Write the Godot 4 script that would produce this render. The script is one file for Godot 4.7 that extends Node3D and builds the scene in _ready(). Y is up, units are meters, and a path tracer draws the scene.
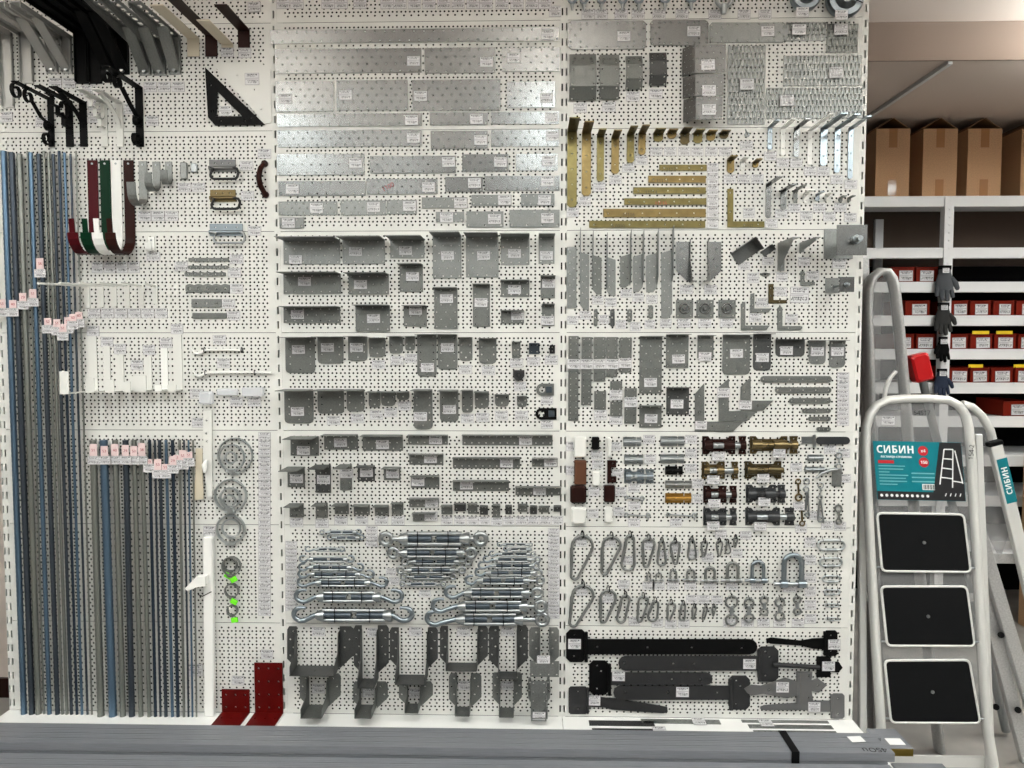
extends Node3D
# A hardware shop aisle: three perforated gondola boards hung with brackets, plates, hooks, turnbuckles and latches,
# a stack of grey profiles lying on the base shelf, step ladders and a picking rack with red bins to the right.
const F := 769.0
const EYE := Vector3(0, 1.62, 2.65)
const ORD := ["leftmost", "second", "third", "fourth", "fifth", "sixth", "seventh", "eighth", "ninth", "tenth", "eleventh", "twelfth", "thirteenth", "fourteenth", "fifteenth", "sixteenth", "seventeenth", "eighteenth", "nineteenth", "twentieth"]
const TOP := ["topmost", "second", "third", "fourth", "fifth", "sixth", "seventh", "eighth", "ninth", "tenth", "eleventh", "twelfth", "thirteenth", "fourteenth", "fifteenth", "sixteenth", "seventeenth", "eighteenth", "nineteenth", "twentieth", "21st", "22nd", "23rd", "24th", "25th"]
var R: Basis
var O := Vector3.ZERO
var M := {}
var used := {}
var rng := RandomNumberGenerator.new()
var tag_mesh: ArrayMesh
var tag_mats := []

# ---------- chart: where a spot of the survey picture lies on the plane z of the display wall ----------
func P(x, y, z = 0.0) -> Vector3:
	var d := R * Vector3((x - 512.0) / F, -(y - 384.0) / F, -1.0)
	return EYE + d * ((z - EYE.z) / d.z)
func L(x, y, z = 0.0) -> Vector3:
	return P(x, y, z) - O
func L2(x, y, z = 0.0) -> Vector2:
	var p := L(x, y, z)
	return Vector2(p.x, p.y)
func org(x, y, z = 0.0) -> void:
	O = P(x, y, z)
func px(x, y, n) -> float:
	return (P(x + 1.0, y) - P(x, y)).x * n

# ---------- mesh helpers ----------
func mb() -> SurfaceTool:
	var st := SurfaceTool.new()
	st.begin(Mesh.PRIMITIVE_TRIANGLES)
	return st
func tri(st: SurfaceTool, a: Vector3, b: Vector3, c: Vector3) -> void:
	var n := (b - a).cross(c - a).normalized()
	st.set_normal(n); st.set_uv(Vector2(a.x, a.y)); st.add_vertex(a)
	st.set_normal(n); st.set_uv(Vector2(c.x, c.y)); st.add_vertex(c)
	st.set_normal(n); st.set_uv(Vector2(b.x, b.y)); st.add_vertex(b)
func quad(st: SurfaceTool, a: Vector3, b: Vector3, c: Vector3, d: Vector3) -> void:
	tri(st, a, b, c)
	tri(st, a, c, d)
func box(st: SurfaceTool, a: Vector3, b: Vector3, xf := Transform3D.IDENTITY, cham := 0.0) -> void:
	var lo := Vector3(minf(a.x, b.x), minf(a.y, b.y), minf(a.z, b.z))
	var hi := Vector3(maxf(a.x, b.x), maxf(a.y, b.y), maxf(a.z, b.z))
	var e := minf(cham, minf(hi.x - lo.x, minf(hi.y - lo.y, hi.z - lo.z)) * 0.45)
	if e <= 0.0:
		var p := []
		for i in 8:
			p.append(xf * Vector3(hi.x if i & 1 else lo.x, hi.y if i & 2 else lo.y, hi.z if i & 4 else lo.z))
		quad(st, p[4], p[5], p[7], p[6]); quad(st, p[1], p[0], p[2], p[3])
		quad(st, p[5], p[1], p[3], p[7]); quad(st, p[0], p[4], p[6], p[2])
		quad(st, p[6], p[7], p[3], p[2]); quad(st, p[0], p[1], p[5], p[4])
		return
	# chamfered front: outline with cut corners, front rim stepped in
	var o := PackedVector2Array([Vector2(lo.x + e, lo.y), Vector2(hi.x - e, lo.y), Vector2(hi.x, lo.y + e), Vector2(hi.x, hi.y - e), Vector2(hi.x - e, hi.y), Vector2(lo.x + e, hi.y), Vector2(lo.x, hi.y - e), Vector2(lo.x, lo.y + e)])
	var c := (lo + hi) * 0.5
	var zs := [lo.z, lo.z + e, hi.z - e, hi.z]
	var rings := []
	for k in 4:
		var r := []
		var shrink: float = e if k == 0 or k == 3 else 0.0
		for q in o:
			r.append(xf * Vector3(q.x - signf(q.x - c.x) * shrink, q.y - signf(q.y - c.y) * shrink, zs[k]))
		rings.append(r)
	for k in 3:
		for i in 8:
			var j := (i + 1) % 8
			quad(st, rings[k][i], rings[k][j], rings[k + 1][j], rings[k + 1][i])
	for i in range(1, 7):
		tri(st, rings[3][0], rings[3][i], rings[3][i + 1])
		tri(st, rings[0][0], rings[0][i + 1], rings[0][i])
func ring(st, xl, yb, xr, yt, c: Vector2, rx, ry, n, z0, z1, xf: Transform3D, back) -> void:
	var cs := [Vector2(xr, yt), Vector2(xl, yt), Vector2(xl, yb), Vector2(xr, yb)]
	var h := []
	var k4: float = sqrt(2.0) if n == 4 else 1.0
	for k in n:
		var a: float = PI / n * (2 * k + 1)
		h.append(c + Vector2(rx * cos(a), ry * sin(a)) * k4)
	for k in n:
		var q := int(4 * (k + 0.5) / n)
		var k1: int = (k + 1) % n
		var q1: int = int(4 * (k1 + 0.5) / n)
		var faces := []
		if q == q1:
			faces.append([cs[q], h[k1], h[k]])
		else:
			faces.append([cs[q], cs[q1], h[k]])
			faces.append([cs[q1], h[k1], h[k]])
		for f in faces:
			tri(st, xf * Vector3(f[0].x, f[0].y, z1), xf * Vector3(f[1].x, f[1].y, z1), xf * Vector3(f[2].x, f[2].y, z1))
			if back:
				tri(st, xf * Vector3(f[0].x, f[0].y, z0), xf * Vector3(f[2].x, f[2].y, z0), xf * Vector3(f[1].x, f[1].y, z0))
		quad(st, xf * Vector3(h[k].x, h[k].y, z1), xf * Vector3(h[k1].x, h[k1].y, z1), xf * Vector3(h[k1].x, h[k1].y, z0), xf * Vector3(h[k].x, h[k].y, z0))
func face2(st, pts: Array, z0, z1, xf: Transform3D, back) -> void:
	for i in range(1, pts.size() - 1):
		tri(st, xf * Vector3(pts[0].x, pts[0].y, z1), xf * Vector3(pts[i].x, pts[i].y, z1), xf * Vector3(pts[i + 1].x, pts[i + 1].y, z1))
		if back:
			tri(st, xf * Vector3(pts[0].x, pts[0].y, z0), xf * Vector3(pts[i + 1].x, pts[i + 1].y, z0), xf * Vector3(pts[i].x, pts[i].y, z0))
func walls(st, o, z0, z1, xf: Transform3D) -> void:
	for i in o.size():
		var a: Vector2 = o[i]
		var b: Vector2 = o[(i + 1) % o.size()]
		quad(st, xf * Vector3(a.x, a.y, z0), xf * Vector3(b.x, b.y, z0), xf * Vector3(b.x, b.y, z1), xf * Vector3(a.x, a.y, z1))
# rectangular sheet with rows of real holes; rows = [[y, [x, ...]], ...] upwards
func sheet(st, a: Vector2, b: Vector2, rows: Array, rx, z0, z1, xf := Transform3D.IDENTITY, n := 6, ry := -1.0, back := true) -> void:
	if ry < 0.0:
		ry = rx
	var yb := a.y
	if rows.is_empty():
		face2(st, [a, Vector2(b.x, a.y), b, Vector2(a.x, b.y)], z0, z1, xf, back)
	for i in rows.size():
		var yt: float = b.y if i == rows.size() - 1 else (rows[i][0] + rows[i + 1][0]) * 0.5
		var xs: Array = rows[i][1]
		var xl := a.x
		if xs.is_empty():
			face2(st, [Vector2(a.x, yb), Vector2(b.x, yb), Vector2(b.x, yt), Vector2(a.x, yt)], z0, z1, xf, back)
		for j in xs.size():
			var xr: float = b.x if j == xs.size() - 1 else (xs[j] + xs[j + 1]) * 0.5
			ring(st, xl, yb, xr, yt, Vector2(xs[j], rows[i][0]), rx, ry, n, z0, z1, xf, back)
			xl = xr
		yb = yt
	walls(st, [a, Vector2(b.x, a.y), b, Vector2(a.x, b.y)], z0, z1, xf)
func rows_of(a: Vector2, b: Vector2, dx: float, dy: float, stagger := true, mx := 0.008, my := 0.008) -> Array:
	var w := b.x - a.x - 2 * mx
	var h := b.y - a.y - 2 * my
	if w < 0.0 or h < 0.0:
		return []
	var nx := maxi(1, int(round(w / dx)) + 1)
	var ny := maxi(1, int(round(h / dy)) + 1)
	var out := []
	for j in ny:
		var y: float = (a.y + b.y) * 0.5 if ny == 1 else a.y + my + h * j / (ny - 1)
		var xs := []
		var odd := stagger and j % 2 == 1 and nx > 2
		for i in (nx - 1 if odd else nx):
			var u: float = 0.5 if nx == 1 else (i + (0.5 if odd else 0.0)) / float(nx - 1)
			xs.append(a.x + mx + w * u)
		out.append([y, xs])
	return out
# any outline (counter-clockwise) with round holes
func slab(st, outline: Array, holes: Array, r, z0, z1, xf := Transform3D.IDENTITY) -> void:
	var o := PackedVector2Array(outline)
	if Geometry2D.is_polygon_clockwise(o):
		o.reverse()
	var lo := o[0]
	var hi := o[0]
	for q in o:
		lo = lo.min(q); hi = hi.max(q)
	var rects := []
	var hs := holes.duplicate()
	hs.sort_custom(func(p, q): return p.y < q.y)
	for i in range(1, hs.size()):            # holes almost level with each other make one row
		if hs[i].y - hs[i - 1].y < r * 2.72:
			hs[i] = Vector2(hs[i].x, hs[i - 1].y)
	var yb := lo.y
	var s: float = r * 1.35
	var done := -1e9
	for h in hs:
		if absf(h.y - done) < 1e-7:
			continue
		done = h.y
		var y0: float = h.y - s
		if y0 > yb:
			rects.append([lo.x, yb, hi.x, y0])
		var line := [h]
		for g in hs:
			if g != h and absf(g.y - h.y) < 1e-5:
				line.append(g)
		line.sort_custom(func(p, q): return p.x < q.x)
		var xl := lo.x
		for g in line:
			rects.append([xl, y0, g.x - s, h.y + s])
			ring(st, g.x - s, h.y - s, g.x + s, h.y + s, g, r, r, 8, z0, z1, xf, true)
			xl = g.x + s
		rects.append([xl, y0, hi.x, h.y + s])
		yb = h.y + s
	rects.append([lo.x, yb, hi.x, hi.y])
	for q in rects:
		if q[2] - q[0] < 1e-6 or q[3] - q[1] < 1e-6:
			continue
		var rc := PackedVector2Array([Vector2(q[0], q[1]), Vector2(q[2], q[1]), Vector2(q[2], q[3]), Vector2(q[0], q[3])])
		for piece in Geometry2D.intersect_polygons(rc, o):
			var ix := Geometry2D.triangulate_polygon(piece)
			for i in range(0, ix.size(), 3):
				var t := [piece[ix[i]], piece[ix[i + 1]], piece[ix[i + 2]]]
				if (t[1] - t[0]).cross(t[2] - t[0]) < 0.0:
					t.reverse()
				face2(st, t, z0, z1, xf, true)
	walls(st, o, z0, z1, xf)
func tube(st: SurfaceTool, pts: Array, r, sides := 8, closed := false, flat := 1.0) -> void:
	var n := pts.size()
	var rings := []
	var nor := []
	var up := Vector3.ZERO
	for i in n:
		var a: Vector3 = pts[(i - 1 + n) % n] if (i > 0 or closed) else pts[0]
		var b: Vector3 = pts[(i + 1) % n] if (i < n - 1 or closed) else pts[n - 1]
		var t := (b - a).normalized()
		if up == Vector3.ZERO:
			up = t.cross(Vector3(0, 0, 1))
			if up.length() < 0.2:
				up = t.cross(Vector3(1, 0, 0))
		up = (up - t * up.dot(t)).normalized()
		var s := t.cross(up)
		var rr: float = r[i] if r is Array else r
		var rg := []
		var ng := []
		for k in sides:
			var an := TAU * k / sides
			var d := up * cos(an) + s * sin(an) * flat
			rg.append(pts[i] + d * rr)
			ng.append((up * cos(an) * flat + s * sin(an)).normalized())
		rings.append(rg); nor.append(ng)
	for i in (n if closed else n - 1):
		var j := (i + 1) % n
		for k in sides:
			var m := (k + 1) % sides
			for q in [[i, k], [j, k], [j, m], [i, k], [j, m], [i, m]]:
				st.set_normal(nor[q[0]][q[1]]); st.set_uv(Vector2(float(q[1]) / sides, q[0])); st.add_vertex(rings[q[0]][q[1]])
	if not closed:
		for k in range(1, sides - 1):
			tri(st, rings[0][0], rings[0][k + 1], rings[0][k])
			tri(st, rings[n - 1][0], rings[n - 1][k], rings[n - 1][k + 1])
func rod(st, a: Vector3, b: Vector3, r, sides := 10) -> void:
	tube(st, [a, b], r, sides)
func circle(c: Vector3, rx: float, ry: float, n := 20, a0 := 0.0, a1 := TAU) -> Array:
	var o := []
	var full := absf(a1 - a0 - TAU) < 1e-4
	for i in (n if full else n + 1):
		var a := a0 + (a1 - a0) * i / n
		o.append(c + Vector3(cos(a) * rx, sin(a) * ry, 0))
	return o
# closed outline round two circles in the wall plane
func hull2(c1: Vector3, r1: float, c2: Vector3, r2: float, n := 10) -> Array:
	var d := c2 - c1
	var base := atan2(d.y, d.x)
	var ph := acos(clampf((r1 - r2) / d.length(), -1, 1))
	var o := []
	for i in n + 1:
		var a := base + ph + (TAU - 2 * ph) * i / n
		o.append(c1 + Vector3(cos(a), sin(a), 0) * r1)
	for i in n + 1:
		var a := base - ph + 2 * ph * i / n
		o.append(c2 + Vector3(cos(a), sin(a), 0) * r2)
	return o
# bent strap: path in (y, z), as wide as x0..x1, t thick
func band(st, path: Array, x0: float, x1: float, t: float, xf := Transform3D.IDENTITY) -> void:
	var n := path.size()
	var out := []
	var inn := []
	for i in n:
		var a: Vector2 = path[maxi(i - 1, 0)]
		var b: Vector2 = path[mini(i + 1, n - 1)]
		var d1: Vector2 = (path[i] - a).normalized() if i > 0 else (b - path[i]).normalized()
		var d2: Vector2 = (b - path[i]).normalized() if i < n - 1 else d1
		var m := Vector2(-d1.y - d2.y, d1.x + d2.x).normalized()
		var k := 1.0 / maxf(0.5, m.dot(Vector2(-d1.y, d1.x)))
		out.append(path[i] + m * t * 0.5 * k)
		inn.append(path[i] - m * t * 0.5 * k)
	var v := func(q: Vector2, x: float) -> Vector3: return xf * Vector3(x, q.x, q.y)
	for i in n - 1:
		quad(st, v.call(out[i], x0), v.call(out[i + 1], x0), v.call(out[i + 1], x1), v.call(out[i], x1))
		quad(st, v.call(inn[i], x1), v.call(inn[i + 1], x1), v.call(inn[i + 1], x0), v.call(inn[i], x0))
		quad(st, v.call(inn[i], x0), v.call(inn[i + 1], x0), v.call(out[i + 1], x0), v.call(out[i], x0))
		quad(st, v.call(out[i], x1), v.call(out[i + 1], x1), v.call(inn[i + 1], x1), v.call(inn[i], x1))
	quad(st, v.call(inn[0], x1), v.call(inn[0], x0), v.call(out[0], x0), v.call(out[0], x1))
	quad(st, v.call(out[n - 1], x1), v.call(out[n - 1], x0), v.call(inn[n - 1], x0), v.call(inn[n - 1], x1))

# ---------- scene helpers ----------
func numbered(called: String) -> String:
	used[called] = used.get(called, -1) + 1
	return called if used[called] == 0 else "%s_%03d" % [called, used[called]]
func metas(o, label, category, group = "") -> void:
	o.set_meta("label", label)
	o.set_meta("category", category)
	if group != "":
		o.set_meta("group", group)
func thing(called, label, category, group = "", at = null) -> Node3D:
	var o := Node3D.new()
	o.name = numbered(called)
	add_child(o)
	o.position = O if at == null else at
	metas(o, label, category, group)
	return o
func part(called, st: SurfaceTool, mat, parent) -> MeshInstance3D:
	var m := MeshInstance3D.new()
	m.name = called
	m.mesh = st.commit()
	m.material_override = mat
	m.cast_shadow = GeometryInstance3D.SHADOW_CASTING_SETTING_ON
	parent.add_child(m, true)
	return m
func solo(called, st, mat, label, category, group = "", at = null) -> MeshInstance3D:
	var m := part(numbered(called), st, mat, self)
	m.position = O if at == null else at
	metas(m, label, category, group)
	return m
func struct(called, st, mat, at = Vector3.ZERO) -> MeshInstance3D:
	var m := part(called, st, mat, self)
	m.position = at
	m.set_meta("kind", "structure")
	return m
func place(i: int, n: int, where: String) -> String:
	if n == 1:
		return "in " + where
	if i == 0:
		return "leftmost in " + where
	if i == n - 1:
		return "rightmost in " + where
	return ORD[i] + " from left in " + where
func ref(short: String, i: int, n: int, where: String) -> String:
	if n == 1:
		return "the " + short + " in " + where
	if i == 0 or i == n - 1:
		return ("leftmost " if i == 0 else "rightmost ") + short + " in " + where
	return ORD[i] + " " + short + " from left in " + where
func text(s: String, size: float, mat, parent, at: Vector3, rot := Vector3.ZERO, depth := 0.0006, bold := false) -> MeshInstance3D:
	var t := TextMesh.new()
	var f := SystemFont.new()
	f.font_names = PackedStringArray(["Droid Sans"])
	if bold:
		f.font_weight = 700
	t.font = f
	t.text = s
	t.font_size = 32
	t.pixel_size = size / 32.0
	t.depth = depth
	t.curve_step = 2.0
	var m := MeshInstance3D.new()
	m.name = "lettering"
	m.mesh = t
	m.material_override = mat
	parent.add_child(m, true)
	m.position = at
	m.rotation = rot
	return m
# ---------- price tags ----------
func make_tags() -> void:
	var st := mb()
	var z := 0.0009
	var c := [Vector3(-.5, -.5, z), Vector3(.5, -.5, z), Vector3(.5, .5, z), Vector3(-.5, .5, z)]
	for k in [0, 2, 1, 0, 3, 2]:
		st.set_normal(Vector3(0, 0, 1)); st.set_uv(Vector2(c[k].x + 0.5, 0.5 - c[k].y)); st.add_vertex(c[k])
	for i in 4:
		var a: Vector3 = c[i]
		var b: Vector3 = c[(i + 1) % 4]
		var nn := (b - a).cross(Vector3(0, 0, 1)).normalized()
		for q in [Vector3(a.x, a.y, 0), b, Vector3(b.x, b.y, 0), Vector3(a.x, a.y, 0), a, b]:
			st.set_normal(nn); st.set_uv(Vector2(0.01, 0.01)); st.add_vertex(q)
	tag_mesh = st.commit()
	for v in 5:
		var im := Image.create(96, 72, true, Image.FORMAT_RGB8)
		im.fill(Color(0.82, 0.82, 0.83))
		var g := Color(0.13, 0.13, 0.15)
		for row in [[6, 14, 6, 4], [16, 12, 5, 3], [44, 14, 5, 5], [53, 15, 4, 7]]:      # two lines of name on top, price and code below
			var x: int = 6 + rng.randi_range(0, 16 if row[0] != 16 else 24)
			while x < 86 - (0 if row[0] != 16 else 12):
				var w := rng.randi_range(2, row[2])
				im.fill_rect(Rect2i(x, row[0], w, rng.randi_range(4, 9)), g if row[0] != 16 else Color(0.42, 0.41, 0.44))
				x += w + rng.randi_range(1, row[3])
		im.fill_rect(Rect2i(4, 30, 88, 2), Color(0.45, 0.43, 0.47))
		im.fill_rect(Rect2i(4, 36, 60 + rng.randi_range(0, 24), 3), Color(0.6, 0.58, 0.62))
		im.fill_rect(Rect2i(0, 0, 96, 2), Color(0.55, 0.53, 0.56)); im.fill_rect(Rect2i(0, 70, 96, 2), Color(0.55, 0.53, 0.56))
		im.fill_rect(Rect2i(0, 0, 2, 72), Color(0.6, 0.58, 0.6)); im.fill_rect(Rect2i(94, 0, 2, 72), Color(0.6, 0.58, 0.6))
		im.generate_mipmaps()
		var m := StandardMaterial3D.new()
		m.albedo_texture = ImageTexture.create_from_image(im)
		m.roughness = 0.35
		tag_mats.append(m)
func tag_at(parent, called, x0, y0, x1, y1, z, org_at: Vector3) -> MeshInstance3D:
	var m := MeshInstance3D.new()
	m.name = called
	m.mesh = tag_mesh
	m.material_override = tag_mats[rng.randi_range(0, 4)]
	parent.add_child(m, true)
	var a := P(x0, y1, z)
	var b := P(x1, y0, z)
	m.position = (a + b) * 0.5 - org_at
	m.rotation.z = deg_to_rad(rng.randf_range(-1.6, 1.6))
	m.scale = Vector3(b.x - a.x, b.y - a.y, 1)
	return m
func wall_tag(x0, y0, x1, y1, label, group = "price tags on the boards", z = 0.0015) -> MeshInstance3D:
	var m := tag_at(self, numbered("price_tag"), x0, y0, x1, y1, z, Vector3.ZERO)
	metas(m, label, "price tag", group)
	return m
func tag_column(x0, x1, y0, y1, n, what) -> void:
	for i in n:
		var h: float = (y1 - y0) / n
		var w: String = ("bottom" if i == n - 1 else TOP[i]) + ("" if i == 0 or i == n - 1 else " from top")
		wall_tag(x0, y0 + h * i + 0.3, x1, y0 + h * (i + 1) - 0.3, "white price tag, " + w + " in " + what, "stacked price tags")

# ---------- materials ----------
func noise_tex(kind: int, freq: float, lo: float, hi: float, size := 256, seed_ := 3, stretch := 1) -> ImageTexture:
	var f := FastNoiseLite.new()
	f.noise_type = kind
	f.frequency = freq
	f.seed = seed_
	if kind == FastNoiseLite.TYPE_CELLULAR:
		f.cellular_return_type = FastNoiseLite.RETURN_CELL_VALUE
	f.fractal_octaves = 3
	var im := f.get_seamless_image(size, size)
	if stretch > 1:
		im.resize(size, size / stretch)
		im.resize(size, size)
	im.convert(Image.FORMAT_RGB8)
	for y in size:
		for x in size:
			var v := lerpf(lo, hi, im.get_pixel(x, y).r)
			im.set_pixel(x, y, Color(v, v, v))
	im.generate_mipmaps()
	return ImageTexture.create_from_image(im)
func mk(called: String, c: Color, rough := 0.5, metal := 0.0, tex: Texture2D = null, scale_ := 8.0) -> StandardMaterial3D:
	var m := StandardMaterial3D.new()
	m.albedo_color = c
	m.roughness = rough
	m.metallic = metal
	if tex:
		m.albedo_texture = tex
		m.uv1_triplanar = true
		m.uv1_scale = Vector3.ONE * scale_
	M[called] = m
	return m
func make_materials() -> void:
	var spangle := noise_tex(FastNoiseLite.TYPE_CELLULAR, 0.09, 0.86, 1.0)
	var blot := noise_tex(FastNoiseLite.TYPE_SIMPLEX_SMOOTH, 0.02, 0.82, 1.0)
	var fine := noise_tex(FastNoiseLite.TYPE_SIMPLEX_SMOOTH, 0.15, 0.86, 1.0)
	var streak := noise_tex(FastNoiseLite.TYPE_SIMPLEX_SMOOTH, 0.06, 0.9, 1.0, 256, 9, 1)
	mk("board", Color(0.875, 0.875, 0.86), 0.42, 0.0, blot, 1.3)
	M.board.albedo_texture = noise_tex(FastNoiseLite.TYPE_SIMPLEX_SMOOTH, 0.02, 0.95, 1.0)
	mk("shelf", Color(0.93, 0.93, 0.925), 0.35)
	mk("cavity_shade", Color(0.03, 0.03, 0.03), 0.9)
	mk("galv", Color(0.505, 0.51, 0.51), 0.27, 0.9, spangle, 13.0)
	mk("galv_mid", Color(0.56, 0.57, 0.565), 0.42, 0.8, spangle, 13.0)
	mk("galv_dull", Color(0.495, 0.505, 0.495), 0.47, 0.72, spangle, 13.0)
	mk("galv_dark", Color(0.36, 0.365, 0.365), 0.47, 0.72, spangle, 13.0)
	mk("zinc", Color(0.68, 0.70, 0.71), 0.3, 0.95, fine, 9.0)
	mk("zinc_bright", Color(0.74, 0.76, 0.77), 0.3, 0.9)
	mk("zinc_blue", Color(0.58, 0.62, 0.65), 0.3, 0.95, fine, 9.0)
	mk("rod_blue", Color(0.41, 0.51, 0.605), 0.38, 0.85, fine, 9.0)
	mk("rod_slate", Color(0.31, 0.34, 0.38), 0.42, 0.85, fine, 9.0)
	mk("rod_grey", Color(0.57, 0.58, 0.56), 0.42, 0.85, fine, 9.0)
	mk("rod_dark", Color(0.24, 0.285, 0.345), 0.35, 0.8, fine, 9.0)
	mk("yellow_zinc", Color(0.50, 0.43, 0.28), 0.34, 0.9, blot, 5.0)
	mk("olive_zinc", Color(0.46, 0.42, 0.27), 0.34, 0.9, blot, 5.0)
	mk("brass", Color(0.46, 0.40, 0.28), 0.3, 0.9, fine, 6.0)
	mk("gold", Color(0.62, 0.47, 0.22), 0.3, 0.8)
	mk("bronze", Color(0.33, 0.29, 0.20), 0.35, 0.8)
	mk("brown_dark", Color(0.16, 0.09, 0.08), 0.35, 0.2)
	mk("brown", Color(0.33, 0.19, 0.105), 0.45)
	mk("black", Color(0.04, 0.04, 0.043), 0.5)
	mk("graphite", Color(0.22, 0.22, 0.225), 0.42, 0.3)
	mk("graphite_light", Color(0.42, 0.42, 0.42), 0.42, 0.4)
	mk("steel_blue", Color(0.29, 0.325, 0.36), 0.35, 0.5)
	mk("bolt_grey", Color(0.205, 0.21, 0.22), 0.38, 0.3)
	mk("soffit_face_shade", Color(0.61, 0.54, 0.495), 0.85)
	mk("cream", Color(0.86, 0.86, 0.845), 0.4)
	mk("white_paint", Color(0.93, 0.93, 0.92), 0.35)
	mk("beige", Color(0.80, 0.76, 0.68), 0.4)
	mk("silver_paint", Color(0.66, 0.66, 0.65), 0.35, 0.2)
	mk("maroon", Color(0.27, 0.045, 0.075), 0.35)
	mk("green", Color(0.025, 0.175, 0.105), 0.35)
	mk("choco", Color(0.175, 0.085, 0.07), 0.35)
	mk("red_oxide", Color(0.37, 0.055, 0.05), 0.35, 0.0, fine, 5.0)
	mk("lime", Color(0.45, 0.92, 0.12), 0.5)
	mk("pink", Color(0.86, 0.77, 0.77), 0.6)
	mk("ink", Color(0.10, 0.09, 0.11), 0.6)
	mk("ink_red", Color(0.62, 0.12, 0.18), 0.6)
	mk("paper", Color(0.90, 0.90, 0.90), 0.6)
	mk("profile", Color(0.55, 0.56, 0.585), 0.38, 0.35, streak, 3.0)
	M.profile.uv1_scale = Vector3(0.6, 14, 14)
	mk("strap", Color(0.05, 0.05, 0.055), 0.4)
	mk("gilt_edge", Color(0.52, 0.44, 0.20), 0.35, 0.7)
	mk("plaster", Color(0.84, 0.79, 0.755), 0.8, 0.0, blot, 0.7)
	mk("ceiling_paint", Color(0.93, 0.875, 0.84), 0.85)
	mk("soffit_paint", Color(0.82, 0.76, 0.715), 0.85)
	mk("floor_tile", Color(0.68, 0.665, 0.645), 0.35, 0.0, blot, 0.8)
	mk("far_shelf", Color(0.74, 0.73, 0.72), 0.8, 0.0, blot, 2.0)
	mk("rack_white", Color(0.92, 0.92, 0.925), 0.35)
	mk("rack_back", Color(0.33, 0.27, 0.23), 0.8)
	mk("rack_shade", Color(0.06, 0.055, 0.055), 0.9)
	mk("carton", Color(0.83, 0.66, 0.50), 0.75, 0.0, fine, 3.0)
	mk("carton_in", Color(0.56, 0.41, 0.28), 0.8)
	mk("tape", Color(0.68, 0.49, 0.33), 0.12)
	mk("bin_red", Color(0.45, 0.12, 0.07), 0.4)
	mk("label_yellow", Color(0.92, 0.78, 0.10), 0.5)
	mk("knit_grey", Color(0.33, 0.34, 0.36), 0.9, 0.0, fine, 40.0)
	mk("knit_dark", Color(0.19, 0.19, 0.19), 0.9, 0.0, fine, 40.0)
	mk("knit_black", Color(0.05, 0.05, 0.055), 0.9)
	mk("knit_navy", Color(0.16, 0.20, 0.29), 0.9, 0.0, fine, 40.0)
	mk("aluminium", Color(0.82, 0.82, 0.82), 0.36, 0.45, fine, 3.0)
	mk("ladder_white", Color(0.86, 0.86, 0.85), 0.33, 0.2)
	mk("rubber", Color(0.085, 0.088, 0.095), 0.75, 0.0, fine, 12.0)
	mk("teal", Color(0.04, 0.47, 0.52), 0.3)
	mk("teal_dark", Color(0.03, 0.36, 0.41), 0.3)
	mk("card_grey", Color(0.16, 0.16, 0.17), 0.3)
	mk("badge", Color(0.72, 0.13, 0.17), 0.3)
	mk("card_white", Color(0.95, 0.95, 0.95), 0.4)
	mk("card_pale", Color(0.45, 0.70, 0.73), 0.4)
	mk("red_plastic", Color(0.74, 0.07, 0.09), 0.3)
	mk("lamp_body", Color(0.85, 0.85, 0.85), 0.4)
	for nm in ["black", "graphite", "brown_dark", "rubber", "maroon", "green", "choco", "red_oxide", "strap", "knit_black", "rack_shade", "bin_red"]:
		M[nm].metallic_specular = 0.22
	var film := mk("film", Color(0.62, 0.62, 0.625, 0.5), 0.12)
	film.transparency = BaseMaterial3D.TRANSPARENCY_ALPHA
	var clear := mk("clear", Color(0.93, 0.94, 0.96, 0.45), 0.15)
	clear.transparency = BaseMaterial3D.TRANSPARENCY_ALPHA
	var g := mk("glow", Color(1, 1, 1), 0.5)
	g.emission_enabled = true
	g.emission = Color(0.965, 0.995, 0.985)
	g.emission_energy_multiplier = 9.0
	var g2 := mk("added_glow_up", Color(1, 1, 1), 0.5)
	g2.emission_enabled = true
	g2.emission = Color(0.965, 0.995, 0.985)
	g2.emission_energy_multiplier = 9.0

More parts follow.
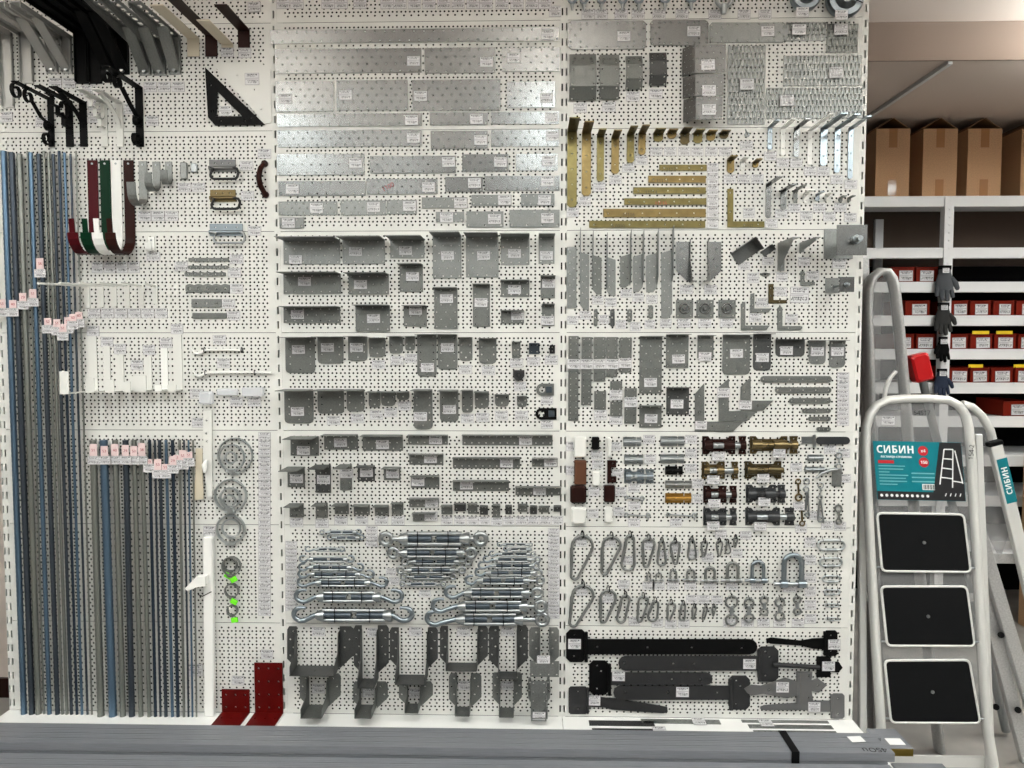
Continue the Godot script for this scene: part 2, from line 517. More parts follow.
# ---------- room ----------
func slab_box(called, a: Vector3, b: Vector3, mat) -> void:
	var st := mb()
	box(st, a - (a + b) * 0.5, b - (a + b) * 0.5)
	struct(called, st, mat, (a + b) * 0.5)
func build_room() -> void:
	slab_box("floor", Vector3(-6, -0.1, -3.2), Vector3(6.5, 0, 8), M.floor_tile)
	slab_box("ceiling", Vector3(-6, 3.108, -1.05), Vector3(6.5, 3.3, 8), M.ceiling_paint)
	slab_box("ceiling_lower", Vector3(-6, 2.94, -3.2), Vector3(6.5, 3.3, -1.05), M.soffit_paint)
	slab_box("shade_trim_1", Vector3(-6, 2.932, -1.049), Vector3(6.5, 3.107, -1.035), M.soffit_face_shade)  # added board, its darker beige paints shade onto the soffit face
	slab_box("wall_back", Vector3(-6, 0, -3.3), Vector3(6.5, 3.3, -3.2), M.plaster)
	slab_box("wall_left", Vector3(-6.1, 0, -3.2), Vector3(-6, 3.3, 8), M.plaster)
	slab_box("wall_right", Vector3(6.5, 0, -3.2), Vector3(6.6, 3.3, 8), M.plaster)
	slab_box("wall_front", Vector3(-6, 0, 8), Vector3(6.5, 3.3, 8.1), M.plaster)
	slab_box("wall_partition", Vector3(-6, 0, -0.85), Vector3(-1.2, 2.94, -0.75), M.plaster)
	slab_box("baseboard_partition", Vector3(-6, 0, -0.75), Vector3(-1.2, 0.09, -0.735), M.brown_dark)
	# the racking across the aisle, behind the viewer: what the steel mirrors
	var k := 0
	for x in [-3.6, -1.2, 1.2, 3.6]:
		var st := mb()
		box(st, Vector3(-1.18, 0, -0.3), Vector3(1.18, 2.1, -0.25))
		for y in [0.12, 0.55, 1.0, 1.45, 1.9]:
			box(st, Vector3(-1.18, y - 0.02, -0.3), Vector3(1.18, y, 0.3))
		for sx in [-1.18, 1.14]:
			box(st, Vector3(sx, 0, -0.3), Vector3(sx + 0.04, 2.1, 0.3))
		solo("shop_shelf", st, M.far_shelf, "grey shop shelving across the aisle, " + ["first", "second", "third", "fourth"][k] + " of four bays", "shelving", "shelving across the aisle", Vector3(x, 0, 5.2)).rotation.y = PI
		k += 1
func ceiling_lamp(x, z, label, energy) -> void:
	O = Vector3(x, 3.108, z)
	var t := thing("ceiling_lamp", label, "ceiling lamp", "ceiling lamps of the aisle")
	var st := mb()
	for s in [-0.5, 0.5]:
		rod(st, Vector3(0, -0.30, s), Vector3(0, 0, s), 0.004, 6)
	var hg := part("hanger_rod", st, M.lamp_body, t)
	hg.set_meta("label", "two thin rods holding the lamp")
	st = mb()
	box(st, Vector3(-0.11, -0.345, -0.61), Vector3(0.11, -0.30, 0.61))
	part("housing", st, M.lamp_body, t)
	for s in [-1, 1]:  # upper diffuser and its light are added to brighten the ceiling
		st = mb()
		var y := -0.35 if s < 0 else -0.299
		box(st, Vector3(-0.095, y, -0.595), Vector3(0.095, y + 0.003, 0.595))
		part("diffuser", st, M.glow if s < 0 else M.added_glow_up, t)
		var l := AreaLight3D.new()
		l.name = "lamp_light"
		l.area_size = Vector2(0.19, 1.19)
		l.light_energy = energy * (1.0 if s < 0 else 1.1)
		l.light_color = Color(0.965, 0.995, 0.985)
		l.shadow_enabled = true
		l.area_range = 14.0
		t.add_child(l, true)
		l.position = Vector3(0, y - 0.004 if s < 0 else y + 0.007, 0)
		l.rotation.x = s * PI / 2

# ---------- display wall ----------
const POSTS := [-1.858, -0.873, 0.112, 1.114]
const SEAMS := [0.308, 0.634, 0.985, 1.318, 1.658, 2.006, 2.347, 2.707, 3.05]
func build_gondola() -> void:
	O = Vector3(0, 0, 0)
	var g := thing("display_gondola", "white perforated steel display wall of three boards with slotted uprights", "display wall")
	var cache := {}
	for b in 3:
		var x0: float = POSTS[b] + 0.010
		var x1: float = POSTS[b + 1] - 0.010
		for k in 8:
			var h: float = SEAMS[k + 1] - SEAMS[k]
			var key := "%.3f_%.3f" % [x1 - x0, h]
			if not cache.has(key):
				var st := mb()
				var w := x1 - x0
				var rows := []
				var y := 0.0
				var nr := int((h - 0.02) / 0.01205)
				y = (h - (nr - 1) * 0.01205) * 0.5
				for j in nr:
					var p := 0.01465 if j % 2 == 1 else 0.0247
					var n := int((w - 0.035) / p)
					var xs := []
					for i in n:
						xs.append(w * 0.5 + (i - (n - 1) * 0.5) * p)
					rows.append([y + j * 0.01205, xs])
				sheet(st, Vector2(0, 0.0009), Vector2(w, h - 0.0009), rows, 0.0037, -0.0012, 0.0, Transform3D.IDENTITY, 8, -1.0, false)
				cache[key] = st.commit()
			var m := MeshInstance3D.new()
			m.name = "perforated_panel"
			m.mesh = cache[key]
			m.material_override = M.board
			g.add_child(m, true)
			m.position = Vector3(x0, SEAMS[k], 0)
	# slotted uprights
	for i in 4:
		var st := mb()
		var cols := [[-0.0075, 0.0075], [-0.0015], [-0.0075, 0.0075], [0.0005]][i] as Array
		var rows := []
		var y := 0.335
		while y < 3.03:
			rows.append([y, cols])
			y += 0.05
		sheet(st, Vector2(-0.0098, 0.3), Vector2(0.0098, 3.05), rows, 0.0029, -0.002, 0.0003, Transform3D.IDENTITY, 4, 0.0125, false)
		for s in [-1, 1]:
			box(st, Vector3(s * 0.0098, 0, -0.06), Vector3(s * 0.0112, 3.05, -0.0025))
		var u := part("upright", st, M.board, g)
		u.position = Vector3(POSTS[i], 0, 0)
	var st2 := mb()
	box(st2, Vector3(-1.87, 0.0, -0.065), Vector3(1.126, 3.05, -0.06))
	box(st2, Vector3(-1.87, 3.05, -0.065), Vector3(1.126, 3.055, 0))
	part("shade_sheet", st2, M.cavity_shade, g)  # near-black sheet, painted-in shade that keeps the holes dark
	for b in 3:
		O = Vector3(POSTS[b], 0, 0)
		st2 = mb()
		var len: float = POSTS[b + 1] - POSTS[b]
		box(st2, Vector3(0.001 - (0.012 if b == 0 else 0.0), 0.27, 0.0012), Vector3(len - 0.001 + (0.012 if b == 2 else 0.0), 0.308, 0.47))
		box(st2, Vector3(0.004, 0.0, 0.40), Vector3(len - 0.004, 0.2701, 0.415))
		solo("base_shelf", st2, M.shelf, "white base shelf under the " + ["left", "middle", "right"][b] + " board", "shelf", "base shelves of the display wall")
	# grey profiles lying along the base shelf
	var right := 1.118
	for lay in 2:
		for c in (7 if lay == 0 else 4):
			var z0: float = 0.202 + c * 0.0312 + (0.009 if lay == 0 and c > 3 else 0.0)
			var y0: float = 0.3085 + lay * 0.0295
			var e: float = right - [0.0, 0.012, 0.004, 0.0, 0.002, 0.0, 0.003][c] - (0.02 if lay == 0 else 0.0)
			O = Vector3(-0.4, y0, z0)
			var st := mb()
			# a C section, its web on top, with lips
			var ln := Vector2(-2.1, e + 0.4)
			var w := 0.0305
			var h := 0.027
			box(st, Vector3(ln.x, h - 0.0012, 0.0015), Vector3(ln.y, h, w - 0.0015))
			box(st, Vector3(ln.x, 0, 0), Vector3(ln.y, h - 0.001, 0.0012))
			box(st, Vector3(ln.x, 0, w - 0.0012), Vector3(ln.y, h - 0.001, w))
			box(st, Vector3(ln.x, 0, 0.0012), Vector3(ln.y, 0.0012, 0.008))
			box(st, Vector3(ln.x, 0, w - 0.008), Vector3(ln.y, 0.0012, w - 0.0012))
			for s in 2:
				box(st, Vector3(ln.x, h - 0.0012, 0.009 + s * 0.009), Vector3(ln.y, h + 0.0006, 0.0115 + s * 0.009))
			var nm: String = ["hindmost", "second from back", "third from back", "fourth from back", "fifth from back", "sixth from back", "foremost"][c]
			if lay == 1 and c == 3:
				var t := thing("metal_profile", "long grey metal profile, front one in the upper layer, marked in pen", "profile", "grey profiles on the base shelf")
				part("channel", st, M.profile, t)
				text("4SOu", 0.032, M.ink, t, Vector3(1.465, h + 0.001, 0.012), Vector3(-PI / 2, PI, 0))
			else:
				solo("metal_profile", st, M.profile, "long grey metal profile, " + nm + " in the " + ["lower", "upper"][lay] + " layer of the stack", "profile", "grey profiles on the base shelf")
	# the band round the stack
	O = Vector3(0.815, 0.3085, 0.202)
	var lo := 0.0
	var hi := 0.0605
	st2 = mb()
	for q in [[Vector3(-0.012, 0, -0.002), Vector3(0.012, hi, -0.0005)], [Vector3(-0.012, hi - 0.002, -0.002), Vector3(0.012, hi - 0.0008, 0.127)], [Vector3(-0.012, 0.0285, 0.1265), Vector3(0.012, hi, 0.128)], [Vector3(-0.012, 0.0005, 0.1265), Vector3(0.012, 0.029, 0.128)]]:
		box(st2, q[0], q[1])
	solo("strap", st2, M.strap, "black band tied across the stack of grey profiles", "strap")
	# offcuts at the right end of the stack
	O = Vector3(1.143, 0.0, 0.165)
	var t2 := thing("offcut_plank", "short grey plank with gilt edge and white sticker beside the profiles", "plank")
	st2 = mb()
	box(st2, Vector3(-0.02, 0.309, -0.05), Vector3(0.075, 0.336, 0.075), Transform3D.IDENTITY, 0.001)
	part("board", st2, M.profile, t2)
	st2 = mb()
	box(st2, Vector3(-0.018, 0.311, 0.0755), Vector3(0.073, 0.334, 0.077))
	part("gilt_edge", st2, M.gilt_edge, t2)
	st2 = mb()
	box(st2, Vector3(0.01, 0.3362, 0.015), Vector3(0.06, 0.3368, 0.055))
	part("sticker", st2, M.paper, t2)
	O = Vector3(1.1, 0, 0.17)
	st2 = mb()
	box(st2, Vector3(0.03, 0.2, 0.105), Vector3(0.19, 0.308, 0.145), Transform3D.IDENTITY, 0.002)
	box(st2, Vector3(0.03, 0.0, 0.105), Vector3(0.19, 0.2, 0.145), Transform3D.IDENTITY, 0.002)
	solo("grey_panel", st2, M.profile, "upright grey board end standing at the right of the base shelf", "board")
	O = Vector3(1.03, 0.3674, 0.21)
	st2 = mb()
	box(st2, Vector3(-0.022, 0, 0.02), Vector3(0.022, 0.0006, 0.055), Transform3D(Basis(Vector3.UP, 0.1), Vector3.ZERO))
	solo("sticker", st2, M.paper, "white sticker lying on top of the grey profiles at their end", "sticker")

# ---------- hardware builders ----------
func inside(tg, r) -> bool:
	var cx: float = (tg[0] + tg[2]) * 0.5
	var cy: float = (tg[1] + tg[3]) * 0.5
	return cx > r[0] - 1 and cx < r[2] + 1 and cy > r[1] - 1 and cy < r[3] + 1
func tagged(called, pname, st, mat, label, cat, group, tg, r, z, tag_label) -> Node3D:
	if tg.is_empty():
		return solo(called, st, mat, label, cat, group)
	if inside(tg, r):
		var t := thing(called, label, cat, group)
		part(pname, st, mat, t)
		tag_at(t, "price_label", tg[0], tg[1], tg[2], tg[3], z, O)
		return t
	wall_tag(tg[0], tg[1], tg[2], tg[3], tag_label)
	return solo(called, st, mat, label, cat, group)
func tg_of(q, i, w = 13.0, h = 10.0) -> Array:
	return [] if q.size() <= i + 1 else [q[i], q[i + 1], q[i] + w, q[i + 1] + h]
# flat plates: [x0, y0, x1, y1, tag x, tag y]
func plates(list, mat, noun, short, where, group, dx := 0.033, dy := 0.024, hole := 0.0029, called := "perforated_plate", cat := "plate") -> Array:
	var out := []
	for i in list.size():
		var q: Array = list[i]
		org((q[0] + q[2]) * 0.5, q[3])
		var st := mb()
		var a := L2(q[0], q[3])
		var b := L2(q[2], q[1])
		sheet(st, a, b, rows_of(a, b, dx, dy, true, 0.008, 0.007), hole, 0.002, 0.0045)
		out.append(tagged(called, "plate", st, mat, noun + ", " + place(i, list.size(), where), cat, group, tg_of(q, 4), q, 0.005, "white price tag below " + ref(short, i, list.size(), where)))
		out[-1].rotation = Vector3(rng.randf_range(0.0, 0.05), rng.randf_range(-1, 1) * minf(0.012, 0.0016 / (b.x - a.x) * 2.0), 0)
	return out
# bent angles: [x0, y0, x1, y1, leaf depth, tag x, tag y]
func angles(list, mat, noun, short, where, group, dx := 0.03, dy := 0.026, hole := 0.0027, rounded := false, called := "angle_bracket", cat := "bracket", tag_w := 13.0, tag_h := 9.0, z0 := 0.002) -> void:
	for i in list.size():
		var q: Array = list[i]
		var d: float = q[4]
		var ytop: float = q[1]
		if ytop < 343.0:
			ytop = 343.0 - (343.0 - ytop) * (EYE.z - d) / EYE.z
		org((q[0] + q[2]) * 0.5, q[3])
		var st := mb()
		var a := L2(q[0], q[3])
		var b := L2(q[2], ytop)
		var t := 0.0022
		if rounded:
			var c := minf(0.012, (b.x - a.x) * 0.25)
			var mid := (a.x + b.x) * 0.5
			var hs := [Vector2(mid, a.y + c * 1.1)]
			var yy := a.y + c * 2.6
			while yy < b.y - 0.01:
				for s in [-1, 1]:
					hs.append(Vector2(mid + s * (b.x - a.x) * 0.34, yy))
				yy += dy
			slab(st, [Vector2(a.x + c, a.y), Vector2(b.x - c, a.y), Vector2(b.x - c * 0.3, a.y + c * 0.3), Vector2(b.x, a.y + c), b, Vector2(a.x, b.y), Vector2(a.x, a.y + c), Vector2(a.x + c * 0.3, a.y + c * 0.3)], hs, hole, z0, z0 + t)
		else:
			sheet(st, a, b, rows_of(a, b, dx, dy), hole, z0, z0 + t)
		# the leaf standing off the wall, as wide as the sheet
		var xf := Transform3D(Basis(Vector3(1, 0, 0), Vector3(0, 0, 1), Vector3(0, -1, 0)), Vector3(0, b.y, z0))
		var la := Vector2(a.x, 0.0)
		var lb := Vector2(b.x, d)
		sheet(st, la, lb, rows_of(la, lb, dx, dy), hole, 0.0, t, xf)
		tagged(called, "angle", st, mat if mat is StandardMaterial3D else mat[i % mat.size()], noun + ", " + place(i, list.size(), where), cat, group, tg_of(q, 5, tag_w, tag_h), q, z0 + t + 0.0008, "white price tag below " + ref(short, i, list.size(), where))
func hanger(q, mat, label, tg, tag_label) -> Node3D:
	# q: inner left, inner right, top, left wing, right wing, wing end, seat, depth
	org((q[0] + q[1]) * 0.5, q[6])
	var st := mb()
	var t := 0.002
	for s in [0, 1]:
		var xi: float = q[s]
		var w: float = q[3 + s] * (-1.0 if s == 0 else 1.0)
		var o := [L2(xi, q[2]), L2(xi + w * 0.8, q[2]), L2(xi + w, q[2] + 3), L2(xi + w, q[5] - absf(w) * 0.8), L2(xi, q[5] + 2)]
		var hs := []
		var y: float = q[2] + 5.0
		var kk := 0
		while y < q[5] - absf(w):
			hs.append(L2(xi + w * (0.35 if kk % 2 == 0 else 0.68), y))
			y += 8.0
			kk += 1
		slab(st, o, hs, 0.0036, 0.002, 0.002 + t)
		# cheek standing off the wall
		var x := L2(xi, q[2]).x
		var ya := L2(xi, q[2] + 4).y
		var yb := L2(xi, q[6]).y
		var d: float = q[7]
		var oc := [Vector2(0, ya), Vector2(0, yb), Vector2(d, yb), Vector2(d, yb + 0.03), Vector2(d * 0.42, yb + (ya - yb) * 0.45), Vector2(d * 0.3, ya)]
		slab(st, oc, [], 0.002, -t * 0.5, t * 0.5, Transform3D(Basis(Vector3(0, 0, 1), Vector3(0, 1, 0), Vector3(-1, 0, 0)), Vector3(x, 0, 0.003)))
	var a := L2(q[0], q[6])
	var b := L2(q[1], q[6])
	var xf := Transform3D(Basis(Vector3(1, 0, 0), Vector3(0, 0, 1), Vector3(0, -1, 0)), Vector3(0, a.y, 0.003))
	sheet(st, Vector2(a.x, 0), Vector2(b.x, q[7]), [[q[7] * 0.5, [(a.x + b.x) * 0.5]]], 0.0028, 0.0, t, xf)
	if not tg.is_empty():
		wall_tag(tg[0], tg[1], tg[0] + 13, tg[1] + 9, tag_label)
	return solo("joist_hanger", st, mat, label, "joist hanger", "joist hangers at the foot of the board")
func hanger_front(h: Node3D, x0, y0, x1, y1, tg) -> void:
	var z := 0.075
	var a := P(x0, y1, z) - O
	var b := P(x1, y0, z) - O
	a.y = maxf(a.y, 0.312 - O.y)
	var st := mb()
	sheet(st, Vector2(a.x, a.y), Vector2(b.x, b.y), rows_of(Vector2(a.x, a.y), Vector2(b.x, b.y), 0.03, 0.03), 0.003, z, z + 0.002)
	part("front_lip", st, M.galv_mid, h)
	tag_at(h, "price_label", tg[0], tg[1], tg[0] + 13, tg[1] + 8, z + 0.003, O)
func turnbuckle(x0, x1, b0, b1, y, h, ends, z, label) -> void:
	org((x0 + x1) * 0.5, y)
	var t := thing("turnbuckle", label, "turnbuckle", "turnbuckles on the middle board")
	var k := px(x0, y, 1.0)
	var hh: float = h * k
	var zz: float = z + hh * 0.42
	var st := mb()
	for s in [-1, 1]:
		var c := Vector3(0, s * hh * 0.36, 0)
		tube(st, [L(b0, y, 0) + c + Vector3(-hh * .1, 0, zz), L(b1, y, 0) + c + Vector3(hh * .1, 0, zz)], hh * 0.15, 8)
	var cl: float = maxf(3.2, h * 0.62)
	for e in [[b0 - cl, b0 + 0.6], [b1 - 0.6, b1 + cl]]:
		var a := L(e[0], y) + Vector3(0, 0, zz)
		var b := L(e[1], y) + Vector3(0, 0, zz)
		tube(st, [a, a.lerp(b, 0.25), a.lerp(b, 0.75), b], [hh * 0.24, hh * 0.34, hh * 0.46, hh * 0.47], 12)
	part("body", st, M.zinc, t)
	st = mb()
	var mid: float = (b0 + b1) * 0.5
	var gap: float = (b1 - b0) * 0.05
	tube(st, [L(b0, y) + Vector3(0, 0, zz * 0.9), L(mid - gap, y) + Vector3(0, 0, zz * 0.9)], hh * 0.24, 8)
	tube(st, [L(mid + gap, y) + Vector3(0, 0, zz * 0.9), L(b1, y) + Vector3(0, 0, zz * 0.9)], hh * 0.24, 8)
	part("threaded_rod", st, M.steel_blue, t)
	if h > 6.0:
		for u in [0.18, 0.76]:
			var cx: float = lerpf(b0, b1, u)
			st = mb()
			var c := L(cx, y) + Vector3(0, 0, zz)
			tube(st, circle(Vector3.ZERO, hh * 0.56, hh * 0.5, 14).map(func(p): return c + Vector3(p.x * 0.12, p.y, p.x * 0.66)), 0.0016, 5, true)
			part("cable_tie", st, M.black, t)
	for s in 2:
		var sg := -1.0 if s == 0 else 1.0
		var xe: float = x0 if s == 0 else x1
		var be: float = b0 - cl if s == 0 else b1 + cl
		var rr: float = clampf(h * 0.62, 2.2, 8.0)
		var wire: float = hh * 0.185
		st = mb()
		if ends[s] == "e":
			var c := L(xe - sg * rr, y) + Vector3(0, 0, zz)
			tube(st, circle(c, rr * k - wire, rr * k - wire, 22), wire, 8, true)
			rod(st, c + Vector3(-sg * (rr * k - wire), 0, 0), L(be, y) + Vector3(0, 0, zz), hh * 0.17, 8)
			part("eye", st, M.zinc, t)
		else:
			rr = clampf(h * 0.7, 2.6, 9.0)
			var c := L(xe - sg * rr, y - rr * 0.15) + Vector3(0, 0, zz)
			var pts := [L(be, y) + Vector3(0, 0, zz), L(be + sg * 1.2, y) + Vector3(0, 0, zz)]
			var ra: float = rr * k - wire
			for i in 15:
				var a := deg_to_rad(-48.0 - 250.0 * i / 14.0)
				pts.append(c + Vector3(-sg * cos(a) * ra * 1.25, sin(a) * ra, 0))
			var rs := []
			for i in pts.size():
				rs.append(wire * (1.05 if i < 12 else lerpf(1.0, 0.6, (i - 12) / 4.0)))
			tube(st, pts, rs, 8)
			part("hook", st, M.zinc_blue, t)

func build_middle() -> void:
	var w := "plate row %s of the middle board"
	var nn := "galvanized perforated plate"
	var gp := "perforated plates on the middle board"
	plates([[271, 28, 559, 44, 541, 30]], M.galv, nn, "plate", "the topmost plate row", gp)
	plates([[276, 48.5, 421.5, 74, 407, 56], [425, 48, 495.5, 74, 480, 57], [502, 48, 560, 72, 507, 53]], M.galv, nn, "plate", w % "two", gp)
	plates([[276.5, 81, 334, 112, 279, 94], [337, 80.5, 408, 111, 339, 90], [412.5, 80, 500.5, 111, 414, 91], [507, 82, 555, 108, 540, 93]], M.galv, nn, "plate", w % "three", gp)
	plates([[278, 113.5, 422, 127, 405, 115], [430, 112.5, 488, 125.5, 470, 114], [491.5, 112, 559, 124.5, 545, 112.5]], M.galv, nn, "plate", w % "four", gp, 0.033, 0.02)
	plates([[278, 130, 422, 147.5, 407, 133], [431, 131, 488, 149, 474, 135], [491, 130, 559, 147, 546, 131]], M.galv, nn, "plate", w % "five", gp)
	plates([[277.5, 154, 364.5, 175.5, 349, 158], [370.5, 156, 456, 173.5, 442, 157], [462.5, 154.5, 508.5, 172, 494, 157], [516, 154, 557.5, 171, 542, 156]], M.galv, nn, "plate", w % "six", gp)
	var p7 := plates([[279, 181, 365.5, 196, 286, 184], [367, 179, 437.5, 194.5, 422, 182], [445.5, 177, 483, 192, 468, 178], [485, 176, 559.5, 191, 541, 176]], M.galv, nn, "plate", w % "seven", gp)
	text("1100", 0.02, M.ink_red, p7[1], P(388, 187, 0.0052) - p7[1].position, Vector3(0, 0, 0.45))
	plates([[279, 201.5, 337.5, 215.5, 310, 203], [341, 200.5, 386, 215.5, 367, 202], [387, 200, 417, 214.5, 403, 201], [422, 197.5, 467.5, 208.5, 454, 198], [471.5, 195, 511.5, 206, 498, 195], [521, 194, 554.5, 206, 538, 195]], M.galv_mid, nn, "plate", w % "eight", gp, 0.026, 0.02)
	plates([[280, 217.5, 304, 228.5, 282, 218], [436, 212, 464, 222, 440, 212.5], [466.5, 211.5, 503.5, 227.5, 488, 214], [509.5, 210, 559.5, 227.5, 541, 213]], M.galv_mid, nn, "plate", w % "nine", gp, 0.045, 0.03, 0.004)
	var xs := [283, 297, 328, 341, 360, 387, 400, 414.5, 429, 444, 458, 473, 486, 502, 517, 532, 545]
	for i in xs.size():
		wall_tag(xs[i] - 6.5, -2.0, xs[i] + 6.5, 9.0, "white price tag, " + place(i, xs.size(), "the top edge of middle board"))
	wall_tag(549, 6, 561, 17, "white price tag hanging low at the top right corner of middle board")

	var ga := "wide angles on the middle board"
	w = "the upper row of wide angles"
	angles([[284, 236, 340, 264.5, .1, 289, 255], [343, 235.5, 385, 264, .1, 349, 247], [390.5, 235, 424.5, 258.5, .1, 399, 246], [433, 231.5, 461.5, 278.5, .1, 441, 251], [466, 232, 498.5, 277.5, .1, 477, 251], [501, 233, 529.5, 265, .1, 508, 249], [538.5, 233, 554.5, 264, .08, 540, 251]], M.galv_mid, "galvanized steel angle bracket", "angle", w, ga)
	w = "the second row of wide angles"
	angles([[284, 271.5, 341, 294, .08, 298, 277], [349, 272, 389, 294.5, .08, 354, 280], [400, 263, 423, 292, .06, 406, 272], [434.5, 287, 457.5, 329, .04, 440, 294], [473, 283.5, 490, 326.5, .04, 474.5, 298], [501, 279.5, 529.5, 297, .04, 508, 285], [540.5, 275, 555, 298, .05, 542, 279]], M.galv_dull, "dull galvanized angle bracket", "angle", w, ga)
	w = "the third row of wide angles"
	angles([[284, 306, 340.5, 323, .06, 291, 310], [356, 304.5, 390, 331.5, .06, 367, 314], [404, 305, 427, 326.5, .05, 409, 306], [501, 310, 524, 323.5, .04, 511, 311], [542, 303.5, 554.5, 326, .04, 541, 316]], M.galv_dull, "dull galvanized angle bracket", "angle", w, ga)
	var gr := "rounded reinforced angles on the middle board"
	w = "the row at eye level"
	angles([[286, 337, 315, 373, .09, 292, 345], [318, 336.5, 343.5, 363.5, .08, 321, 343], [348.5, 336, 367.5, 361, .07, 350, 343], [369.5, 337.5, 385.5, 357, .06, 372, 360], [389.5, 336, 403, 353.5, .05, 390.5, 356], [405.5, 336, 415, 350.5, .05, 405, 354], [417.5, 334, 436.5, 376.5, .06, 421, 363], [438, 334, 457.5, 369.5, .06, 441, 343], [459.5, 337, 472.5, 361, .05, 459, 365], [479, 338, 496.5, 363.5, .05, 482, 366]], M.galv_dull, "grey rounded reinforced angle", "angle", w, gr, 0.03, 0.026, 0.003, true)
	w = "the row below eye level"
	angles([[285, 389, 313.5, 423, .1, 291, 407], [318, 389, 344, 413.5, .09, 327, 416], [347, 389, 364.5, 411.5, .08, 351, 414], [369, 391, 380.5, 407.5, .06, 370, 410.5], [381.5, 391, 395.5, 406, .06, 384, 408], [397, 391, 409.5, 400, .06, 398, 401.5], [414, 389, 432.5, 429, .08, 414, 412], [440, 389.5, 458.5, 421.5, .08, 443, 405], [462, 389.5, 473, 412.5, .06, 461, 414], [475, 391, 489, 408, .06, 476, 413], [495, 394, 509, 406.5, .03, 495, 411], [517, 395.5, 527, 407, .03, 515, 411]], M.galv_dull, "grey rounded reinforced angle", "angle", w, gr, 0.03, 0.026, 0.003, true)
	# odd small pieces at the right of these rows
	w = "the small pieces at right"
	angles([[512, 341.5, 520.5, 358, .03, 510, 358.5], [529, 343, 539.5, 354, .05, 527, 357], [549.5, 345, 555, 353.5, .04, 545, 355.5]], [M.galv_dull, M.steel_blue, M.graphite], "small metal corner cleat", "cleat", w, "small cleats on the middle board", 0.02, 0.02, 0.0022, false, "corner_cleat", "cleat")
	org(518.5, 380)
	var st := mb()
	slab(st, [L2(513, 370), L2(524.5, 370), L2(524.5, 376), L2(521, 380.5), L2(516, 380.5), L2(513, 376)], [L2(518.7, 375)], 0.004, 0.002, 0.012)
	solo("corner_cleat", st, M.graphite, "dark wedge-shaped cleat under the small corner cleats", "cleat")
	wall_tag(514, 382, 526, 391, "white price tag below dark wedge-shaped cleat")
	for q in [[536, 383.5, 554, 395.5, M.galv_dull, "grey oval plate with a big hole, upper of two", "oval plate"], [535.5, 408, 556.5, 419.5, M.black, "black oval plate with a big hole, lower of two", "oval plate"]]:
		org((q[0] + q[2]) * 0.5, q[3])
		st = mb()
		var ym: float = (q[1] + q[3]) * 0.5
		var rr: float = (q[3] - q[1]) * 0.5
		var o := []
		for i in 9:
			var a := deg_to_rad(90.0 + 180.0 * i / 8.0)
			o.append(L2(q[0] + rr + cos(a) * rr, ym - sin(a) * rr))
		o.append(L2(q[2], q[3])); o.append(L2(q[2], q[1]))
		slab(st, o, [L2(q[0] + rr, ym)], 0.011, 0.002, 0.006)
		var t := thing("oval_plate", q[5], "plate", "oval plates at the right of middle board")
		part("plate", st, q[4], t)
		st = mb()
		box(st, L(q[2] - 8, ym + 3, 0.006), L(q[2] - 2, ym - 3, 0.016), Transform3D.IDENTITY, 0.001)
		part("block", st, M.steel_blue, t)
		wall_tag(541, q[3] + 0.6, 553, q[3] + 9, "white price tag below " + String(q[5]).get_slice(",", 0))
	var gs := "small angles on the middle board"
	w = "the row above the hooded angles"
	angles([[291, 436, 319, 455.5, .09, 297, 446], [324.5, 434, 358, 449.5, .05, 334, 438], [363, 434.5, 403, 450.5, .05, 376, 440], [408.5, 434.5, 448, 444.5, .03, 429, 435], [462.5, 434.5, 552.5, 445, .03, 519, 436]], M.galv_dull, "grey steel angle", "angle", w, gs, 0.024, 0.02)
	w = "the row of hooded angles"
	angles([[288, 466.5, 305, 487, .10, 290, 474], [316, 464.5, 331, 492.5, .10, 317, 475], [340.5, 464, 352, 490, .10, 340, 469], [358, 465, 375, 481, .05, 360, 468], [384, 466.5, 400.5, 480, .05, 386, 469]], [M.galv_dull, M.galv_dark], "small hooded steel angle", "angle", w, gs, 0.024, 0.02)
	w = "the long angles at right"
	angles([[409.5, 453.5, 443.5, 464.5, .03, 424, 454], [453, 457, 520, 468, .03, 500, 458.5], [532, 457.5, 557.5, 466.5, .03, 544, 457.5]], M.galv_dull, "grey steel angle in upper line", "upper-line angle", w, gs, 0.024, 0.02)
	angles([[411, 475, 439.5, 487.5, .03, 411.5, 477], [453, 480, 509, 490.5, .03, 460, 480.5], [515.5, 486, 561, 495, .03, 533, 486]], M.galv_dull, "grey steel angle in lower line", "lower-line angle", w, gs, 0.024, 0.02)
	angles([[409.5, 497.5, 439, 507, .03, 425, 498.5]], M.galv_mid, "pale steel angle above another", "angle", "the pair beside small cleats", gs, 0.024, 0.02)
	angles([[413, 512, 436, 521, .03, 424.5, 512]], M.galv_mid, "pale steel angle beneath another", "angle", "the pair beside small cleats", gs, 0.024, 0.02)
	w = "the row above turnbuckles"
	angles([[290, 503, 304, 517, .07, 290, 518], [316, 502.5, 328, 517.5, .06, 315.5, 518.5], [335, 503, 349, 514, .05, 334.5, 516], [354, 504, 370, 514.5, .04, 355, 516], [375, 504.5, 389, 515, .04, 375, 516], [392, 502, 403.5, 514.5, .03, 391.5, 516]], M.galv_dull, "small square steel angle", "angle", w, gs, 0.02, 0.018)
